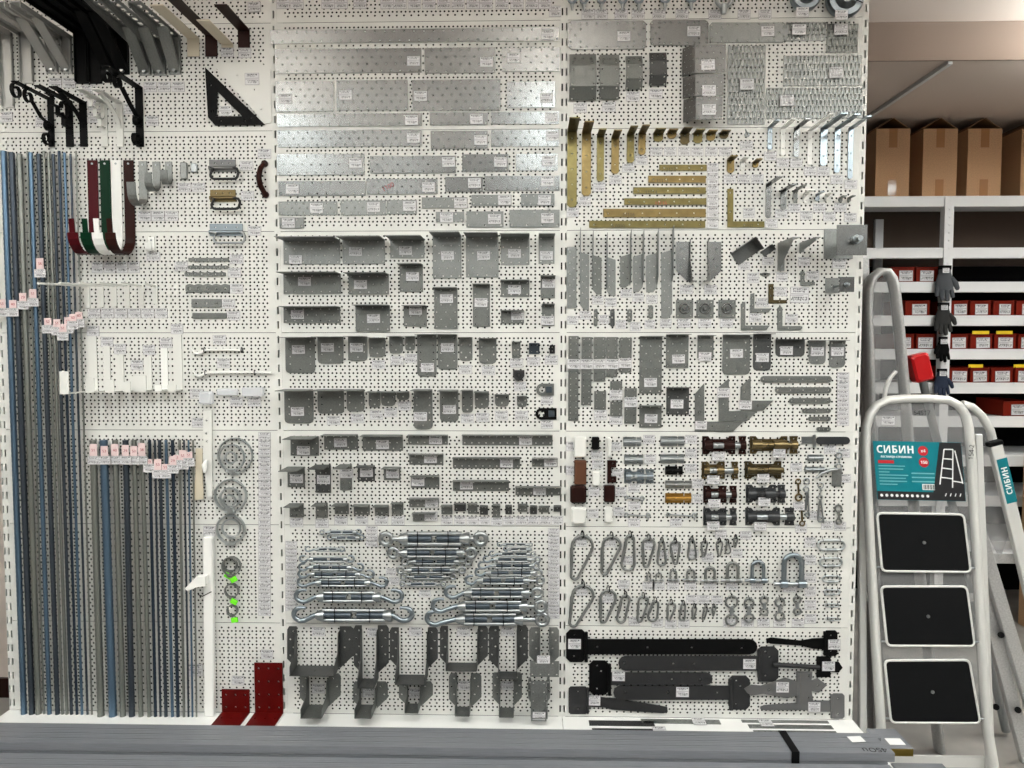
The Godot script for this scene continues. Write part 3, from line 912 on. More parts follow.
	angles([[441.5, 504.5, 452.5, 514, .03, 441, 516.5], [454.5, 502.5, 466, 511, .03, 454, 516.5], [468, 502.5, 477.5, 513.5, .03, 466.5, 516.5], [480, 505, 488, 514.5, .03, 478.5, 516.5], [493, 503.5, 500, 517, .03, 491, 517.5], [505.5, 504.5, 512, 514, .03, 503, 516.5], [518, 503.5, 527.5, 511.5, .03, 515.5, 516.5], [530, 505, 537, 514, .03, 527.5, 516.5], [539, 505.5, 549, 512, .03, 539.5, 516.5], [553.5, 505, 561, 511.5, .03, 551.5, 516.5]], [M.galv_dull, M.galv_dark], "tiny steel corner cleat", "tiny cleat", w, "tiny cleats above the turnbuckles", 0.02, 0.018, 0.002, false, "corner_cleat", "cleat", 11.5, 8.5)

	# turnbuckles
	var tb := "turnbuckle with two hooks, %s in the left pile"
	var i := 0
	for q in [[309, 348, 322, 340, 546, 4.5], [303, 357, 316, 347, 556, 6], [302, 366, 316, 350, 564.5, 6.5], [301, 376, 317, 358, 571.8, 7], [300, 389, 323, 367, 580.3, 8.5], [297.5, 404, 326, 375, 594.5, 11.5], [295, 414, 326, 385, 613, 13.5]]:
		turnbuckle(q[0], q[1], q[2], q[3], q[4], q[5], "hh", 0.004 + (6 - i) * 0.006, "zinc " + tb % (TOP[i] + ("" if i == 0 else " from top")))
		i += 1
	turnbuckle(320, 362, 331, 354, 531.5, 4.5, "eh", 0.004, "tiny zinc turnbuckle, upper one of a pair above left pile")
	turnbuckle(328, 365, 337, 357, 537.0, 4.5, "hh", 0.004, "tiny zinc turnbuckle, lower one of a pair above left pile")
	tb = "turnbuckle with two eyes, %s in the centre pile"
	i = 0
	for q in [[379.5, 489, 409, 461, 537, 14.5], [388, 478, 408, 458, 551, 10.5], [401.5, 473, 416, 455, 560.3, 7], [397, 467, 412, 451, 568.6, 7], [401, 457, 414, 443, 575.8, 5.5], [400, 447, 411, 436, 582.7, 5]]:
		turnbuckle(q[0], q[1], q[2], q[3], q[4], q[5], "ee", 0.004 + (i % 2) * 0.004, "zinc " + tb % (TOP[i] + ("" if i == 0 else " from top")))
		i += 1
	tb = "turnbuckle with hook and eye, %s in the right pile"
	i = 0
	for q in [[498, 533, 506, 526, 540, 3.6], [504, 532, 511, 527, 545, 4], [490, 536, 502, 527, 550, 4.6], [484, 541, 498, 528, 555.8, 5.5], [479, 540, 496, 530, 562.3, 6.2], [476, 543, 491, 531, 569.7, 6.8], [466, 545, 483, 524, 577.8, 8], [446, 544, 472, 522, 590, 11], [433, 548, 466, 520, 603.7, 12], [427, 550, 465, 515, 617, 13]]:
		turnbuckle(q[0], q[1], q[2], q[3], q[4], q[5], "he", 0.004 + (9 - i) * 0.006, "zinc " + tb % (TOP[i] + ("" if i == 0 else " from top")))
		i += 1
	tag_column(285.5, 297, 541, 620, 10, "the column left of turnbuckles")
	tag_column(548, 559.5, 528, 624, 13, "the column right of turnbuckles")
	tag_column(366, 377.5, 526, 547, 3, "the short column beside tiny turnbuckles")
	for q in [[392, 572, "upper"], [395, 581, "lower"]]:
		wall_tag(q[0] - 6, q[1] - 4, q[0] + 4, q[1] + 4, "white price tag behind the centre turnbuckles, " + q[2] + " of two")
	wall_tag(419, 590, 431, 597, "white price tag just below the centre turnbuckles")

	# joist hangers
	var hs := [[297, 340, 626, 9.5, 14, 666, 665, .085, 312, 627], [362, 378, 625, 8, 11, 671, 678, .075, 367, 628], [399, 428, 627, 9, 10, 666, 674, .08, 409, 627], [448, 478, 625.5, 8, 10, 663, 662, .07, 457, 627], [499, 517, 625, 10, 11, 667, 671, .06, 501, 627], [540, 549, 627, 11, 10, 664, 661, .07, 537, 653]]
	for k in hs.size():
		var hg := hanger(hs[k], M.galv_dark if k < 5 else M.galv_mid, "steel joist hanger, " + place(k, 6, "the upper row of hangers"), [hs[k][8], hs[k][9]] if k < 5 else [], "white price tag inside " + ref("joist hanger", k, 6, "the upper row"))
		if k == 5:
			hanger_front(hg, 530, 661, 559, 676.5, [537, 655.5])
	hs = [[309, 329, 673, 9, 12, 704, 704, .1, 312, 684], [361, 377, 681, 7.5, 11, 706, 704, .1, 362.5, 688], [408, 421, 681, 9, 12, 704, 703, .07, 409, 689], [457, 471, 673, 8, 10.5, 705, 706, .07, 458, 681], [500, 514, 672, 7.5, 8, 703, 707, .07, 501, 681], [531, 547, 677, 3, 3, 700, 707, .08, 533, 711]]
	for k in hs.size():
		var hg := hanger(hs[k], M.galv_dull if k < 5 else M.galv_mid, "steel joist hanger, " + place(k, 6, "the lower row of hangers"), [hs[k][8], hs[k][9]] if k < 5 else [], "white price tag inside " + ref("joist hanger", k, 6, "the lower row"))
		if k == 5:
			hanger_front(hg, 531, 681, 546.5, 721, [532.5, 712])

func pear(q, mat, label, group) -> void:
	# top circle x0..x1 at y0; bottom circle x2..x3 at y1; wire radius
	org((q[0] + q[1]) * 0.5, q[4])
	var t := thing("carabiner", label, "carabiner", group)
	var k := px(q[0], q[4], 1.0)
	var w: float = q[6] * k * 1.18
	var r1: float = (q[1] - q[0]) * 0.5
	var r2: float = (q[3] - q[2]) * 0.5
	var z := w + 0.004
	var c1 := L((q[0] + q[1]) * 0.5, q[4] + r1) + Vector3(0, 0, z)
	var c2 := L((q[2] + q[3]) * 0.5, q[5] - r2) + Vector3(0, 0, z)
	var st := mb()
	tube(st, hull2(c1, r1 * k - w, c2, r2 * k - w), w, 7, true)
	part("frame", st, mat, t)
	st = mb()
	var dir := (c2 - c1).normalized()
	var side := Vector3(dir.y, -dir.x, 0) * -1.0
	var g0 := c1 + dir * (c2 - c1).length() * 0.15 - side * (r1 * k - w) * 0.96
	var g1 := c1 + dir * (c2 - c1).length() * 0.75 - side * (lerpf(r1, r2, 0.75) * k - w)
	rod(st, g0, g1, w * 1.25, 7)
	part("gate", st, mat, t)
	st = mb()
	var tp := c1 + Vector3(0, r1 * k - w, 0)
	tube(st, circle(Vector3.ZERO, w * 2.6, w * 2.6, 8).map(func(p): return tp + Vector3(p.x * 0.35, p.y + w * 1.0, p.x * 0.6)), 0.0019, 4, true)
	part("cable_tie", st, M.black, t)
func shackle(x0, x1, y0, y1, p0, p1, wr, label) -> void:
	org((x0 + x1) * 0.5, y1)
	var t := thing("shackle", label, "shackle", "shackles on the right board")
	var k := px(x0, y0, 1.0)
	var w: float = wr * k
	var r: float = (x1 - x0) * 0.5 * k - w
	var c := L((x0 + x1) * 0.5, y0) + Vector3(0, -r - w, w * 1.4 + 0.004)
	var yb := L(x0, y1).y + w
	var pts := [Vector3(c.x - r, yb, c.z)]
	pts.append_array(circle(c, r, r, 12, PI, 0.0))
	pts.append(Vector3(c.x + r, yb, c.z))
	var st := mb()
	tube(st, pts, w, 8)
	for s in [-1, 1]:
		tube(st, [Vector3(c.x + s * r - w * 1.3, yb, c.z), Vector3(c.x + s * r + w * 1.3, yb, c.z)], w * 1.5, 10)
	part("bow", st, M.zinc_blue if wr > 1.7 else M.galv_mid, t)
	st = mb()
	var a := L(maxf(p0, x0 - 3.0 * wr), y1)
	var b := L(minf(p1, x1 + 1.6), y1)
	tube(st, [Vector3(a.x, yb, c.z), Vector3(b.x - w * 1.5, yb, c.z), Vector3(b.x - w * 1.4, yb, c.z), Vector3(b.x, yb, c.z)], [w * 0.8, w * 0.8, w * 1.4, w * 1.4], 8)
	part("pin", st, M.zinc, t)
	st = mb()
	rod(st, c + Vector3(-w * 0.6, r + w * 2.2, -w * 0.3), c + Vector3(w * 0.5, r - w * 1.4, w * 1.1), 0.0018, 5)
	part("cable_tie", st, M.black, t)
func latch(x0, y0, x1, y1, k0, k1, mat, bolt, label) -> void:
	org((x0 + x1) * 0.5, y1)
	var t := thing("barrel_bolt", label, "door bolt", "door bolts on the right board")
	var st := mb()
	var ym: float = (y0 + y1) * 0.5
	var h: float = y1 - y0
	var n := h * 0.16
	var o := [L2(x0, y0), L2(x0 + 6, y0), L2(x0 + 8, y0 + n), L2(x1 - 8, y0 + n), L2(x1 - 6, y0), L2(x1, y0), L2(x1, y1), L2(x1 - 6, y1), L2(x1 - 8, y1 - n), L2(x0 + 8, y1 - n), L2(x0 + 6, y1), L2(x0, y1)]
	slab(st, o, [L2(x0 + 3, y0 + 2.6), L2(x1 - 3, y0 + 2.6), L2(x0 + 3, y1 - 2.6), L2(x1 - 3, y1 - 2.6)], 0.0028, 0.002, 0.0045)
	part("base_plate", st, mat, t)
	st = mb()
	var k := px(x0, y0, 1.0)
	for seg in [[x0 + 1.5, x0 + (x1 - x0) * 0.3], [x0 + (x1 - x0) * 0.62, x1 - 1.5]]:
		st = mb()
		tube(st, [L(seg[0], ym) + Vector3(0, 0, 0.009), L(seg[1], ym) + Vector3(0, 0, 0.009)], h * 0.27 * k, 12)
		part("barrel", st, mat, t)
	st = mb()
	var e: float = k1 - 1.0 if k1 > 0 else x1 + 1.5
	rod(st, L(x0 + 3, ym) + Vector3(0, 0, 0.010), L(e, ym) + Vector3(0, 0, 0.010), h * 0.17 * k, 10)
	part("bolt", st, bolt, t)
	st = mb()
	var xm: float = lerpf(x0, x1, 0.46)
	rod(st, L(xm, ym) + Vector3(0, 0, 0.012), L(xm, ym) + Vector3(0, 0, 0.03), 0.0045, 8)
	part("knob", st, bolt, t)
	if k1 > 0:
		st = mb()
		slab(st, [L2(k0, y0), L2(k1, y0), L2(k1 - 1, y0 + h * 0.3), L2(k1 - 1, y1 - h * 0.3), L2(k1, y1), L2(k0, y1), L2(k0 + 1, y1 - h * 0.3), L2(k0 + 1, y0 + h * 0.3)], [L2((k0 + k1) * 0.5, y0 + 2.6), L2((k0 + k1) * 0.5, y1 - 2.6)], 0.0026, 0.002, 0.0045)
		tube(st, [L(k0 + 1.2, ym) + Vector3(0, 0, 0.009), L(k1 - 1.2, ym) + Vector3(0, 0, 0.009)], h * 0.25 * k, 12)
		part("keeper", st, mat, t)
# flat piece cut to an outline given on the chart
func cut(called, outline, holes, r, mat, label, cat, group, tg = [], z0 = 0.002, t = 0.003, pname = "plate") -> Node3D:
	var ys := 0.0
	var xs := 0.0
	for q in outline:
		ys = maxf(ys, q[1]); xs += q[0] / outline.size()
	org(xs, ys)
	var st := mb()
	slab(st, outline.map(func(q): return L2(q[0], q[1])), holes.map(func(q): return L2(q[0], q[1])), r, z0, z0 + t)
	if tg.is_empty():
		return solo(called, st, mat, label, cat, group)
	var th := thing(called, label, cat, group)
	part(pname, st, mat, th)
	tag_at(th, "price_label", tg[0], tg[1], tg[2], tg[3], z0 + t + 0.0008, O)
	return th
func round_strip(x0, y0, x1, y1, left := true, right := true) -> Array:
	var r: float = (y1 - y0) * 0.5
	var ym: float = (y0 + y1) * 0.5
	var o := []
	if left:
		for i in 7:
			var a := deg_to_rad(90.0 + 180.0 * i / 6.0)
			o.append([x0 + r + cos(a) * r, ym - sin(a) * r])
	else:
		o.append([x0, y0]); o.append([x0, y1])
	if right:
		for i in 7:
			var a := deg_to_rad(-90.0 + 180.0 * i / 6.0)
			o.append([x1 - r + cos(a) * r, ym - sin(a) * r])
	else:
		o.append([x1, y1]); o.append([x1, y0])
	return o
# strap hanging on the wall with its upper end bent towards the aisle: [x0, ybend, x1, y1, depth]
func bent_straps(list, mats, noun, short, where, group, tags = []) -> void:
	for i in list.size():
		var q: Array = list[i]
		org((q[0] + q[2]) * 0.5, q[3])
		var st := mb()
		var a := L2(q[0], q[3])
		var b := L2(q[2], q[1])
		var t := 0.0035
		var w := b.x - a.x
		var n := maxi(2, int((b.y - a.y) / 0.045))
		var rows := []
		for j in n:
			rows.append([a.y + (b.y - a.y) * (j + 0.5) / n, [(a.x + b.x) * 0.5]])
		sheet(st, a + Vector2(0, w * 0.25), b, rows.filter(func(rw): return rw[0] > a.y + w * 0.4), minf(0.003, w * 0.2), 0.002, 0.002 + t)
		slab(st, [a + Vector2(w * 0.25, 0), a + Vector2(w * 0.75, 0), a + Vector2(w, w * 0.25), a + Vector2(0, w * 0.25)], [], 0.001, 0.002, 0.002 + t)
		var d: float = q[4]
		var xf := Transform3D(Basis(Vector3(1, 0, 0), Vector3(0, 0, 1), Vector3(0, -1, 0)), Vector3(0, b.y, 0.002))
		var rows2 := []
		for j in maxi(1, int(d / 0.045)):
			rows2.append([d * (j + 0.6) / maxi(1, int(d / 0.045)), [(a.x + b.x) * 0.5]])
		sheet(st, Vector2(a.x, 0), Vector2(b.x, d), rows2.filter(func(rw): return rw[0] < d - 0.005), minf(0.003, w * 0.2), 0, t, xf)
		solo("bent_bracket", st, mats[i % mats.size()], noun + ", " + place(i, list.size(), where), "bracket", group)
		if i < tags.size() and not tags[i].is_empty():
			wall_tag(tags[i][0], tags[i][1], tags[i][0] + 12.5, tags[i][1] + 9, "white price tag below " + ref(short, i, list.size(), where))
func nail_plate(q, mat, label, tg) -> void:
	org((q[0] + q[2]) * 0.5, q[3])
	var t := thing("nail_plate", label, "nail plate", "nail plates on the right board")
	var st := mb()
	var a := L2(q[0], q[3])
	var b := L2(q[2], q[1])
	var rows := rows_of(a, b, 0.0135, 0.022, true, 0.007, 0.012)
	sheet(st, a, b, rows, 0.0024, 0.002, 0.004, Transform3D.IDENTITY, 4, 0.0078)
	part("plate", st, mat, t)
	st = mb()
	for r in rows:
		for x in r[1]:
			box(st, Vector3(x - 0.0022, r[0] + 0.0068, 0.004), Vector3(x + 0.0022, r[0] + 0.0078, 0.0115))
	var tm := part("teeth", st, mat, t)
	tm.set_meta("kind", "stuff")
	if not tg.is_empty():
		tag_at(t, "price_label", tg[0], tg[1], tg[0] + 14, tg[1] + 11, 0.0115, O)

func build_right() -> void:
	var st: SurfaceTool
	var t: Node3D
	# eyes and pulleys cut by the top of the picture
	var ex := [572, 583.5, 601, 622, 638, 664, 690]
	for i in ex.size():
		org(ex[i], 12)
		t = thing("eye_bolt", "hanging zinc eye bolt, " + place(i, 8, "the top edge of right board"), "eye bolt", "eye bolts at the top")
		st = mb()
		var k := px(ex[i], 5, 1.0)
		var rr: float = [5.0, 4.6, 5, 5, 5.2, 6, 7][i]
		tube(st, circle(L(ex[i], 10 - rr * 1.6) + Vector3(0, 0, 0.02), (rr - 1.5) * k, (rr - 1.5) * k, 16), 1.5 * k, 8, true)
		part("eye", st, M.zinc_blue, t)
		st = mb()
		tube(st, [L(ex[i], 10 - rr * 0.6) + Vector3(0, 0, 0.02), L(ex[i], 10) + Vector3(0, 0, 0.02), L(ex[i], 13) + Vector3(0, 0, 0.02)], [2.2 * k, 1.5 * k, 0.9 * k], 8)
		part("shank", st, M.zinc, t)
	org(722, 15)
	t = thing("eye_bolt", "large hanging zinc eye bolt with long shank, rightmost at top edge", "eye bolt", "eye bolts at the top")
	st = mb()
	tube(st, circle(L(722, 3) + Vector3(0, 0, 0.025), 0.024, 0.024, 18), 0.007, 8, true)
	part("eye", st, M.zinc, t)
	st = mb()
	tube(st, [L(722, 8) + Vector3(0, 0, 0.025), L(722, 17) + Vector3(0, 0, 0.025)], [0.013, 0.008], 8)
	part("shank", st, M.zinc, t)
	for q in [[803, -1, 15, "smaller round zinc pulley, left of two at top edge"], [842, 2, 18.5, "larger round zinc pulley, right of two at top edge"]]:
		org(q[0], q[1] + q[2])
		t = thing("pulley", q[3], "pulley", "pulleys at the top")
		st = mb()
		var k := px(q[0], q[1], 1.0)
		var c := L(q[0], q[1])
		tube(st, [c + Vector3(0, 0, 0.006), c + Vector3(0, 0, 0.012), c + Vector3(0, 0, 0.03), c + Vector3(0, 0, 0.036)], [q[2] * k * 0.9, q[2] * k, q[2] * k, q[2] * k * 0.9], 24)
		part("housing", st, M.zinc_blue, t)
		st = mb()
		tube(st, [c + Vector3(0, 0, 0.036), c + Vector3(0, 0, 0.046)], [q[2] * k * 0.62, q[2] * k * 0.3], 20)
		part("cap", st, M.zinc, t)
		st = mb()
		rod(st, c + Vector3(0, 0, 0.047), c + Vector3(q[2] * k * 0.85, -q[2] * k * 0.35, 0.041), 0.0018, 5)
		part("cable_tie", st, M.black, t)
		tag_at(t, "price_label", q[0] - 7, q[1] + 8, q[0] + 6, q[1] + 18, 0.05, O)
	var tx := [588, 601, 621, 638, 659, 682, 715, 744, 765]
	for i in tx.size():
		wall_tag(tx[i] - 6.5, 9.5, tx[i] + 6.5, 19.5, "white price tag, " + place(i, tx.size(), "the row under the eye bolts"))
	# plates of the top row
	var gp := "plates at the top of right board"
	for q in [[568, 21, 646, 50, M.galv, 617, 31], [650, 20.5, 708, 46, M.galv, 687, 26], [709, 23, 785.5, 43, M.galv_mid, 761, 26]]:
		var hs := []
		for yy in [0.1, 0.28, 0.5, 0.72, 0.9]:
			for u in [0.03, 0.09, 0.16, 0.24, 0.36, 0.5, 0.64, 0.76, 0.84, 0.91, 0.97]:
				if (yy == 0.5) == (u == 0.09 or u == 0.91) and not (yy in [0.28, 0.72] and u > 0.2 and u < 0.8):
					hs.append([lerpf(q[0], q[2], u), lerpf(q[1], q[3], yy)])
		var x0: float = q[0]
		var x1: float = q[2]
		cut("connector_plate", [[x0 + 3, q[1]], [x1 - 3, q[1]], [x1, q[1] + 3], [x1, q[3] - 3], [x1 - 3, q[3]], [x0 + 3, q[3]], [x0, q[3] - 3], [x0, q[1] + 3]], hs, 0.0026, q[4], ["bright flat connector plate with rounded corners, leftmost in the top row", "flat connector plate with rounded corners, second in the top row", "grey flat connector plate with rounded corners, third in the top row"][[568, 650, 709].find(q[0])], "plate", gp, [q[5], q[6], q[5] + 13.5, q[6] + 10.5])
	nail_plate([785.5, 22.5, 825.5, 41.5], M.galv_mid, "small toothed nail plate beside grey connector plate at top", [792, 24])
	nail_plate([826, 24, 858, 53], M.galv_dull, "square toothed nail plate at the top right corner", [834, 24])
	nail_plate([783, 55.5, 861, 86], M.galv_mid, "wide toothed nail plate under the square one", [829, 67])
	nail_plate([727, 46, 765.5, 125], M.galv_mid, "tall upright toothed nail plate", [740, 79])
	nail_plate([765.8, 87.5, 863, 119], M.galv_mid, "widest toothed nail plate, lowest of all", [780, 95])
	# stepped connectors
	var sc := [[569, 55, 596, 101, 573.5, 103], [599, 55.5, 619, 100, 602, 102], [625, 57, 642, 90, 626, 91.5], [648.5, 53.5, 666, 86, 649, 89]]
	for i in 4:
		var q: Array = sc[i]
		org((q[0] + q[2]) * 0.5, q[3])
		st = mb()
		var a := L2(q[0], q[3])
		var b := L2(q[2], q[1])
		var h := b.y - a.y
		var kp := [Vector2(b.y, .004), Vector2(b.y - h * .28, .016), Vector2(b.y - h * .74, .024), Vector2(a.y, .006)]
		for s in 3:
			var p0: Vector2 = kp[s + 1]
			var dv: Vector2 = kp[s] - p0
			var ln := dv.length()
			var up := Vector3(0, dv.x, dv.y) / ln
			var w := b.x - a.x
			var rows := [[ln * .3, [w * .15, w * .85]], [ln * .6, [w * .2, w * .5, w * .8]]] if s == 0 else [[ln * .12, [w * .1, w * .9]], [ln * .85, [w * .15, w * .85]]]
			sheet(st, Vector2(0, 0), Vector2(w, ln), rows, .003, 0, .0025, Transform3D(Basis(Vector3(1, 0, 0), up, Vector3(1, 0, 0).cross(up)), Vector3(a.x, p0.x, p0.y)), 8)
		solo("stepped_connector", st, M.galv_dull if i < 3 else M.galv_dark, "stepped steel connector with punched holes, " + place(i, 4, "its row under the plates"), "connector", "stepped connectors")
		wall_tag(q[4], q[5], q[4] + 13.5, q[5] + 10, "white price tag below " + ref("stepped connector", i, 4, "its row"))
	# big corner angles, one leaf to the aisle
	var ca := [[691.5, 50, 722, 78.5, 701, 59, .085], [692, 79.5, 720, 100.5, 702, 85, .075], [692.5, 101.5, 719, 124, 702, 104, .065]]
	for i in 3:
		var q: Array = ca[i]
		org((q[0] + q[2]) * 0.5, q[3])
		st = mb()
		var a := L2(q[0], q[3])
		var b := L2(q[2], q[1])
		sheet(st, a, b, rows_of(a, b, 0.024, 0.018), 0.0022, 0.05, 0.0525)
		var la := Vector2(0, a.y)
		var lb := Vector2(0.05, b.y)
		sheet(st, la, lb, rows_of(la, lb, 0.018, 0.018), 0.0022, -0.0012, 0.0012, Transform3D(Basis(Vector3(-0.92, 0, -1).normalized(), Vector3(0, 1, 0), Vector3(1, 0, -0.92).normalized()), Vector3(a.x, 0, 0.0525)))
		t = thing("corner_angle", "bright corner angle standing off the board, " + ["topmost", "middle", "lowest"][i] + " of three", "bracket", "corner angles")
		part("sheet", st, M.galv, t)
		tag_at(t, "price_label", q[4], q[5], q[4] + 14, q[5] + 11, 0.0533, O)
	# yellow passivated straps
	bent_straps([[567, 131, 577, 207.5, .16], [581.5, 132, 591, 196, .13], [596.5, 136, 604, 181.5, .09], [611, 137, 619, 174, .09], [626.5, 134, 634, 163, .1], [638, 133, 645.5, 155, .1]], [M.olive_zinc, M.yellow_zinc], "yellow zinc bent strap", "bent strap", "the yellow strap row", "yellow bent straps", [[566.5, 208], [578, 197], [593, 182.5], [609, 175], [622, 163.5], [635, 156]])
	bent_straps([[653, 133, 663, 142, .06], [667, 132, 676, 139, .04], [680, 132, 689, 145, .06], [693, 133, 702, 143.5, .05], [706, 133, 715, 141, .04], [719, 133, 728, 139, .04]], [M.olive_zinc, M.yellow_zinc, M.bronze], "short yellow zinc angle", "short angle", "the yellow angle row", "short yellow angles", [[650, 147], [664, 147], [678, 147], [691, 147], [705, 147], [719, 147]])
	bent_straps([[726.5, 159, 734, 173, .05], [740, 160, 745, 171, .05], [752, 162, 758, 168, .05]], [M.yellow_zinc, M.cream, M.yellow_zinc], "tiny yellow angle", "tiny yellow angle", "the trio beside straps", "tiny yellow angles", [[723.5, 174.5], [737.5, 174.5], [751, 174.5]])
	var ys := [[659, 165, 706.5, 171], [648, 176, 705.5, 183], [633, 187.5, 705.5, 194], [624, 198.5, 706, 205], [603, 209, 705.5, 217.5], [589, 221, 705, 228]]
	for i in 6:
		var q: Array = ys[i]
		var hs := []
		var x: float = q[0] + 5
		while x < q[2] - 3:
			hs.append([x, (q[1] + q[3]) * 0.5])
			x += (q[2] - q[0] - 9.99) / (3 + i * 0.6)
		var s := cut("flat_strap", [[q[0], q[1]], [q[2], q[1]], [q[2], q[3]], [q[0], q[3]]], hs, 0.0028, M.olive_zinc if i % 3 != 1 else M.yellow_zinc, "flat yellow zinc strap with marker writing, %s of six" % ["shortest and topmost", "second from top", "third from top", "fourth from top", "fifth from top", "longest and lowest"][i], "strap", "flat yellow straps")
		text(["1113", "11113", "11114", "11115", "11116", "8 0010"][i], 0.015, M.ink_red if i == 3 else M.ink, s, P(lerpf(q[0], q[2], 0.25 if i != 3 else 0.45), (q[1] + q[3]) * 0.5 + 1.6, 0.0052) - s.position)
	tag_column(707, 718.5, 163, 230, 6, "the column beside flat yellow straps")
	var yl := cut("flat_corner", [[727, 189], [733, 189], [733, 221.5], [764, 221.5], [764, 227.5], [727, 227.5]], [[730, 193], [730, 212], [744, 224.5], [758, 224.5]], 0.0028, M.olive_zinc, "flat yellow zinc L-shaped corner with marker writing", "corner plate", "")
	text("11117", 0.013, M.ink, yl, P(748, 226, 0.0052) - yl.position)
	wall_tag(743, 208, 755, 217.5, "white price tag inside the yellow L-shaped corner")
	org(746.5, 138)
	st = mb()
	tube(st, circle(L(746.5, 135) + Vector3(0, 0, 0.006), 0.006, 0.006, 12), 0.003, 6, true)
	rod(st, L(746.5, 134) + Vector3(0, 0, 0.006), L(743, 132) + Vector3(0, 0, 0.03), 0.0025, 6)
	solo("small_hook", st, M.zinc, "small round zinc hook alone beside the yellow angles", "hook")
	wall_tag(740, 141, 753, 150, "white price tag below the small round zinc hook")
	# silver bent straps at right
	bent_straps([[767, 127, 772, 150, .085], [780, 128, 785, 156, .11], [793, 128, 799, 157, .11], [807, 130, 812, 165, .19], [819.5, 128, 827, 166, .17], [833.5, 128, 840, 173, .16], [847, 128, 853, 179, .14]], [M.zinc_blue, M.white_paint, M.galv, M.white_paint, M.zinc_blue, M.zinc_blue, M.zinc_blue], "long silver bent strap", "long silver strap", "the upper silver row", "long silver straps", [[764, 151.5], [776.5, 158], [790, 158.5], [804, 166.5], [817, 167], [830.5, 175], [844.5, 180]])
	bent_straps([[765, 184, 771, 218, .12], [780, 190, 786, 210, .1], [793, 190, 797, 203, .09], [803, 193, 808, 203, .06], [815, 194, 819, 201, .05], [825, 195, 829, 202, .05], [838, 197.5, 842, 202, .04], [847, 197.5, 850.5, 202, .04]], [M.galv, M.galv, M.galv_dull, M.white_paint, M.zinc_blue, M.cream, M.galv_dull, M.galv_dull], "short silver bent strap", "short silver strap", "the lower silver row", "short silver straps", [[765, 219], [775, 209], [788, 203.5], [800, 211], [813, 203.5], [823, 212], [834, 203], [844, 213]])
	# connectors with an upright fin
	var bc := [[567, 247, 576.5, 308, 0, 567, 316], [580, 255, 589, 310, -1, 579.5, 311], [592.5, 258, 601.5, 294.5, -1, 592, 296], [606.5, 260, 615.5, 296, -1, 605, 298], [620, 257, 630, 287.5, 1, 620.5, 289], [633, 257, 642.5, 292, 1, 632.5, 293.5], [646, 256, 657, 292.5, 1, 646, 295], [661, 253, 672, 318.5, 1, 660, 319]]
	for i in 8:
		var q: Array = bc[i]
		org((q[0] + q[2]) * 0.5, q[3])
		st = mb()
		var up := 4.0
		var o := [[q[0], q[1] - (3 if q[4] < 0 else 0)], [q[2], q[1] - (3 if q[4] > 0 else 0)], [q[2], q[3] - (5 if q[4] > 0 else 0)], [q[2] - 4, q[3]], [q[0] + 4, q[3]], [q[0], q[3] - (5 if q[4] < 0 else 0)]]
		var hs := []
		var y: float = q[1] + 5
		var kk := 0
		while y < q[3] - 7:
			hs.append(L2(lerpf(q[0], q[2], 0.3 if kk % 2 == 0 else 0.72), y))
			y += 5.5
			kk += 1
		slab(st, o.map(func(p): return L2(p[0], p[1])), hs, 0.0022, 0.002, 0.004)
		if q[4] != 0:
			var x: float = L2(q[0] if q[4] < 0 else q[2], q[1]).x
			slab(st, [Vector2(0, L2(0, q[1] - 20).y), Vector2(0, L2(0, q[1] + 30).y), Vector2(0.03, L2(0, q[1] + 22).y), Vector2(0.03, L2(0, q[1] - 24).y)], [], 0.002, -0.001, 0.001, Transform3D(Basis(Vector3(0, 0, 1), Vector3(0, 1, 0), Vector3(-1, 0, 0)), Vector3(x, 0, 0.003)))
		solo("purlin_anchor", st, M.galv_mid if i != 2 and i != 4 else M.galv_dull, "slim perforated purlin anchor, " + place(i, 8, "the row of anchors"), "anchor", "purlin anchors")
		wall_tag(q[5], q[6], q[5] + 11.5, q[6] + 8.5, "white price tag below " + ref("purlin anchor", i, 8, "the row"))
	for s in [0, 1]:
		var f := func(x): return x if s == 0 else 1397.0 - x
		org(f.call(683), 285)
		st = mb()
		slab(st, [[676, 242], [690, 242], [690, 283], [687, 281], [676, 271]].map(func(p): return L2(f.call(p[0]), p[1])), [L2(f.call(681), 249.5), L2(f.call(684), 259), L2(f.call(681), 267)], 0.0035, 0.002, 0.004)
		var x: float = L2(f.call(689.5), 250).x
		slab(st, [Vector2(0, L2(0, 242).y), Vector2(0, L2(0, 283).y), Vector2(0.05, L2(0, 283).y), Vector2(0.015, L2(0, 262).y), Vector2(0.015, L2(0, 242).y)], [], 0.002, -0.001, 0.001, Transform3D(Basis(Vector3(0, 0, 1), Vector3(0, 1, 0), Vector3(-1, 0, 0)), Vector3(x, 0, 0.003)))
		var xa: float = x
		var xb: float = L2(f.call(694), 250).x
		box(st, Vector3(minf(xa, xb), L2(0, 283).y - 0.002, 0.003), Vector3(maxf(xa, xb), L2(0, 283).y, 0.053))
		solo("half_hanger", st, M.galv, "half joist hanger with foot turned " + ["right", "left"][s], "joist hanger", "half hangers on the right board")
		wall_tag(f.call(686.5) - 6.5, 285, f.call(686.5) + 6.5, 294, "white price tag below half hanger with foot turned " + ["right", "left"][s])
	var sp := [[593.5, 309, 597.5, 326.5, 598.5, 315, M.galv_dull], [610, 309, 614.5, 327, 615.5, 320, M.galv_dark], [627, 309, 632, 322, 630, 322, M.galv_dull], [648, 305, 653, 318.5, 644.5, 320, M.galv_dull]]
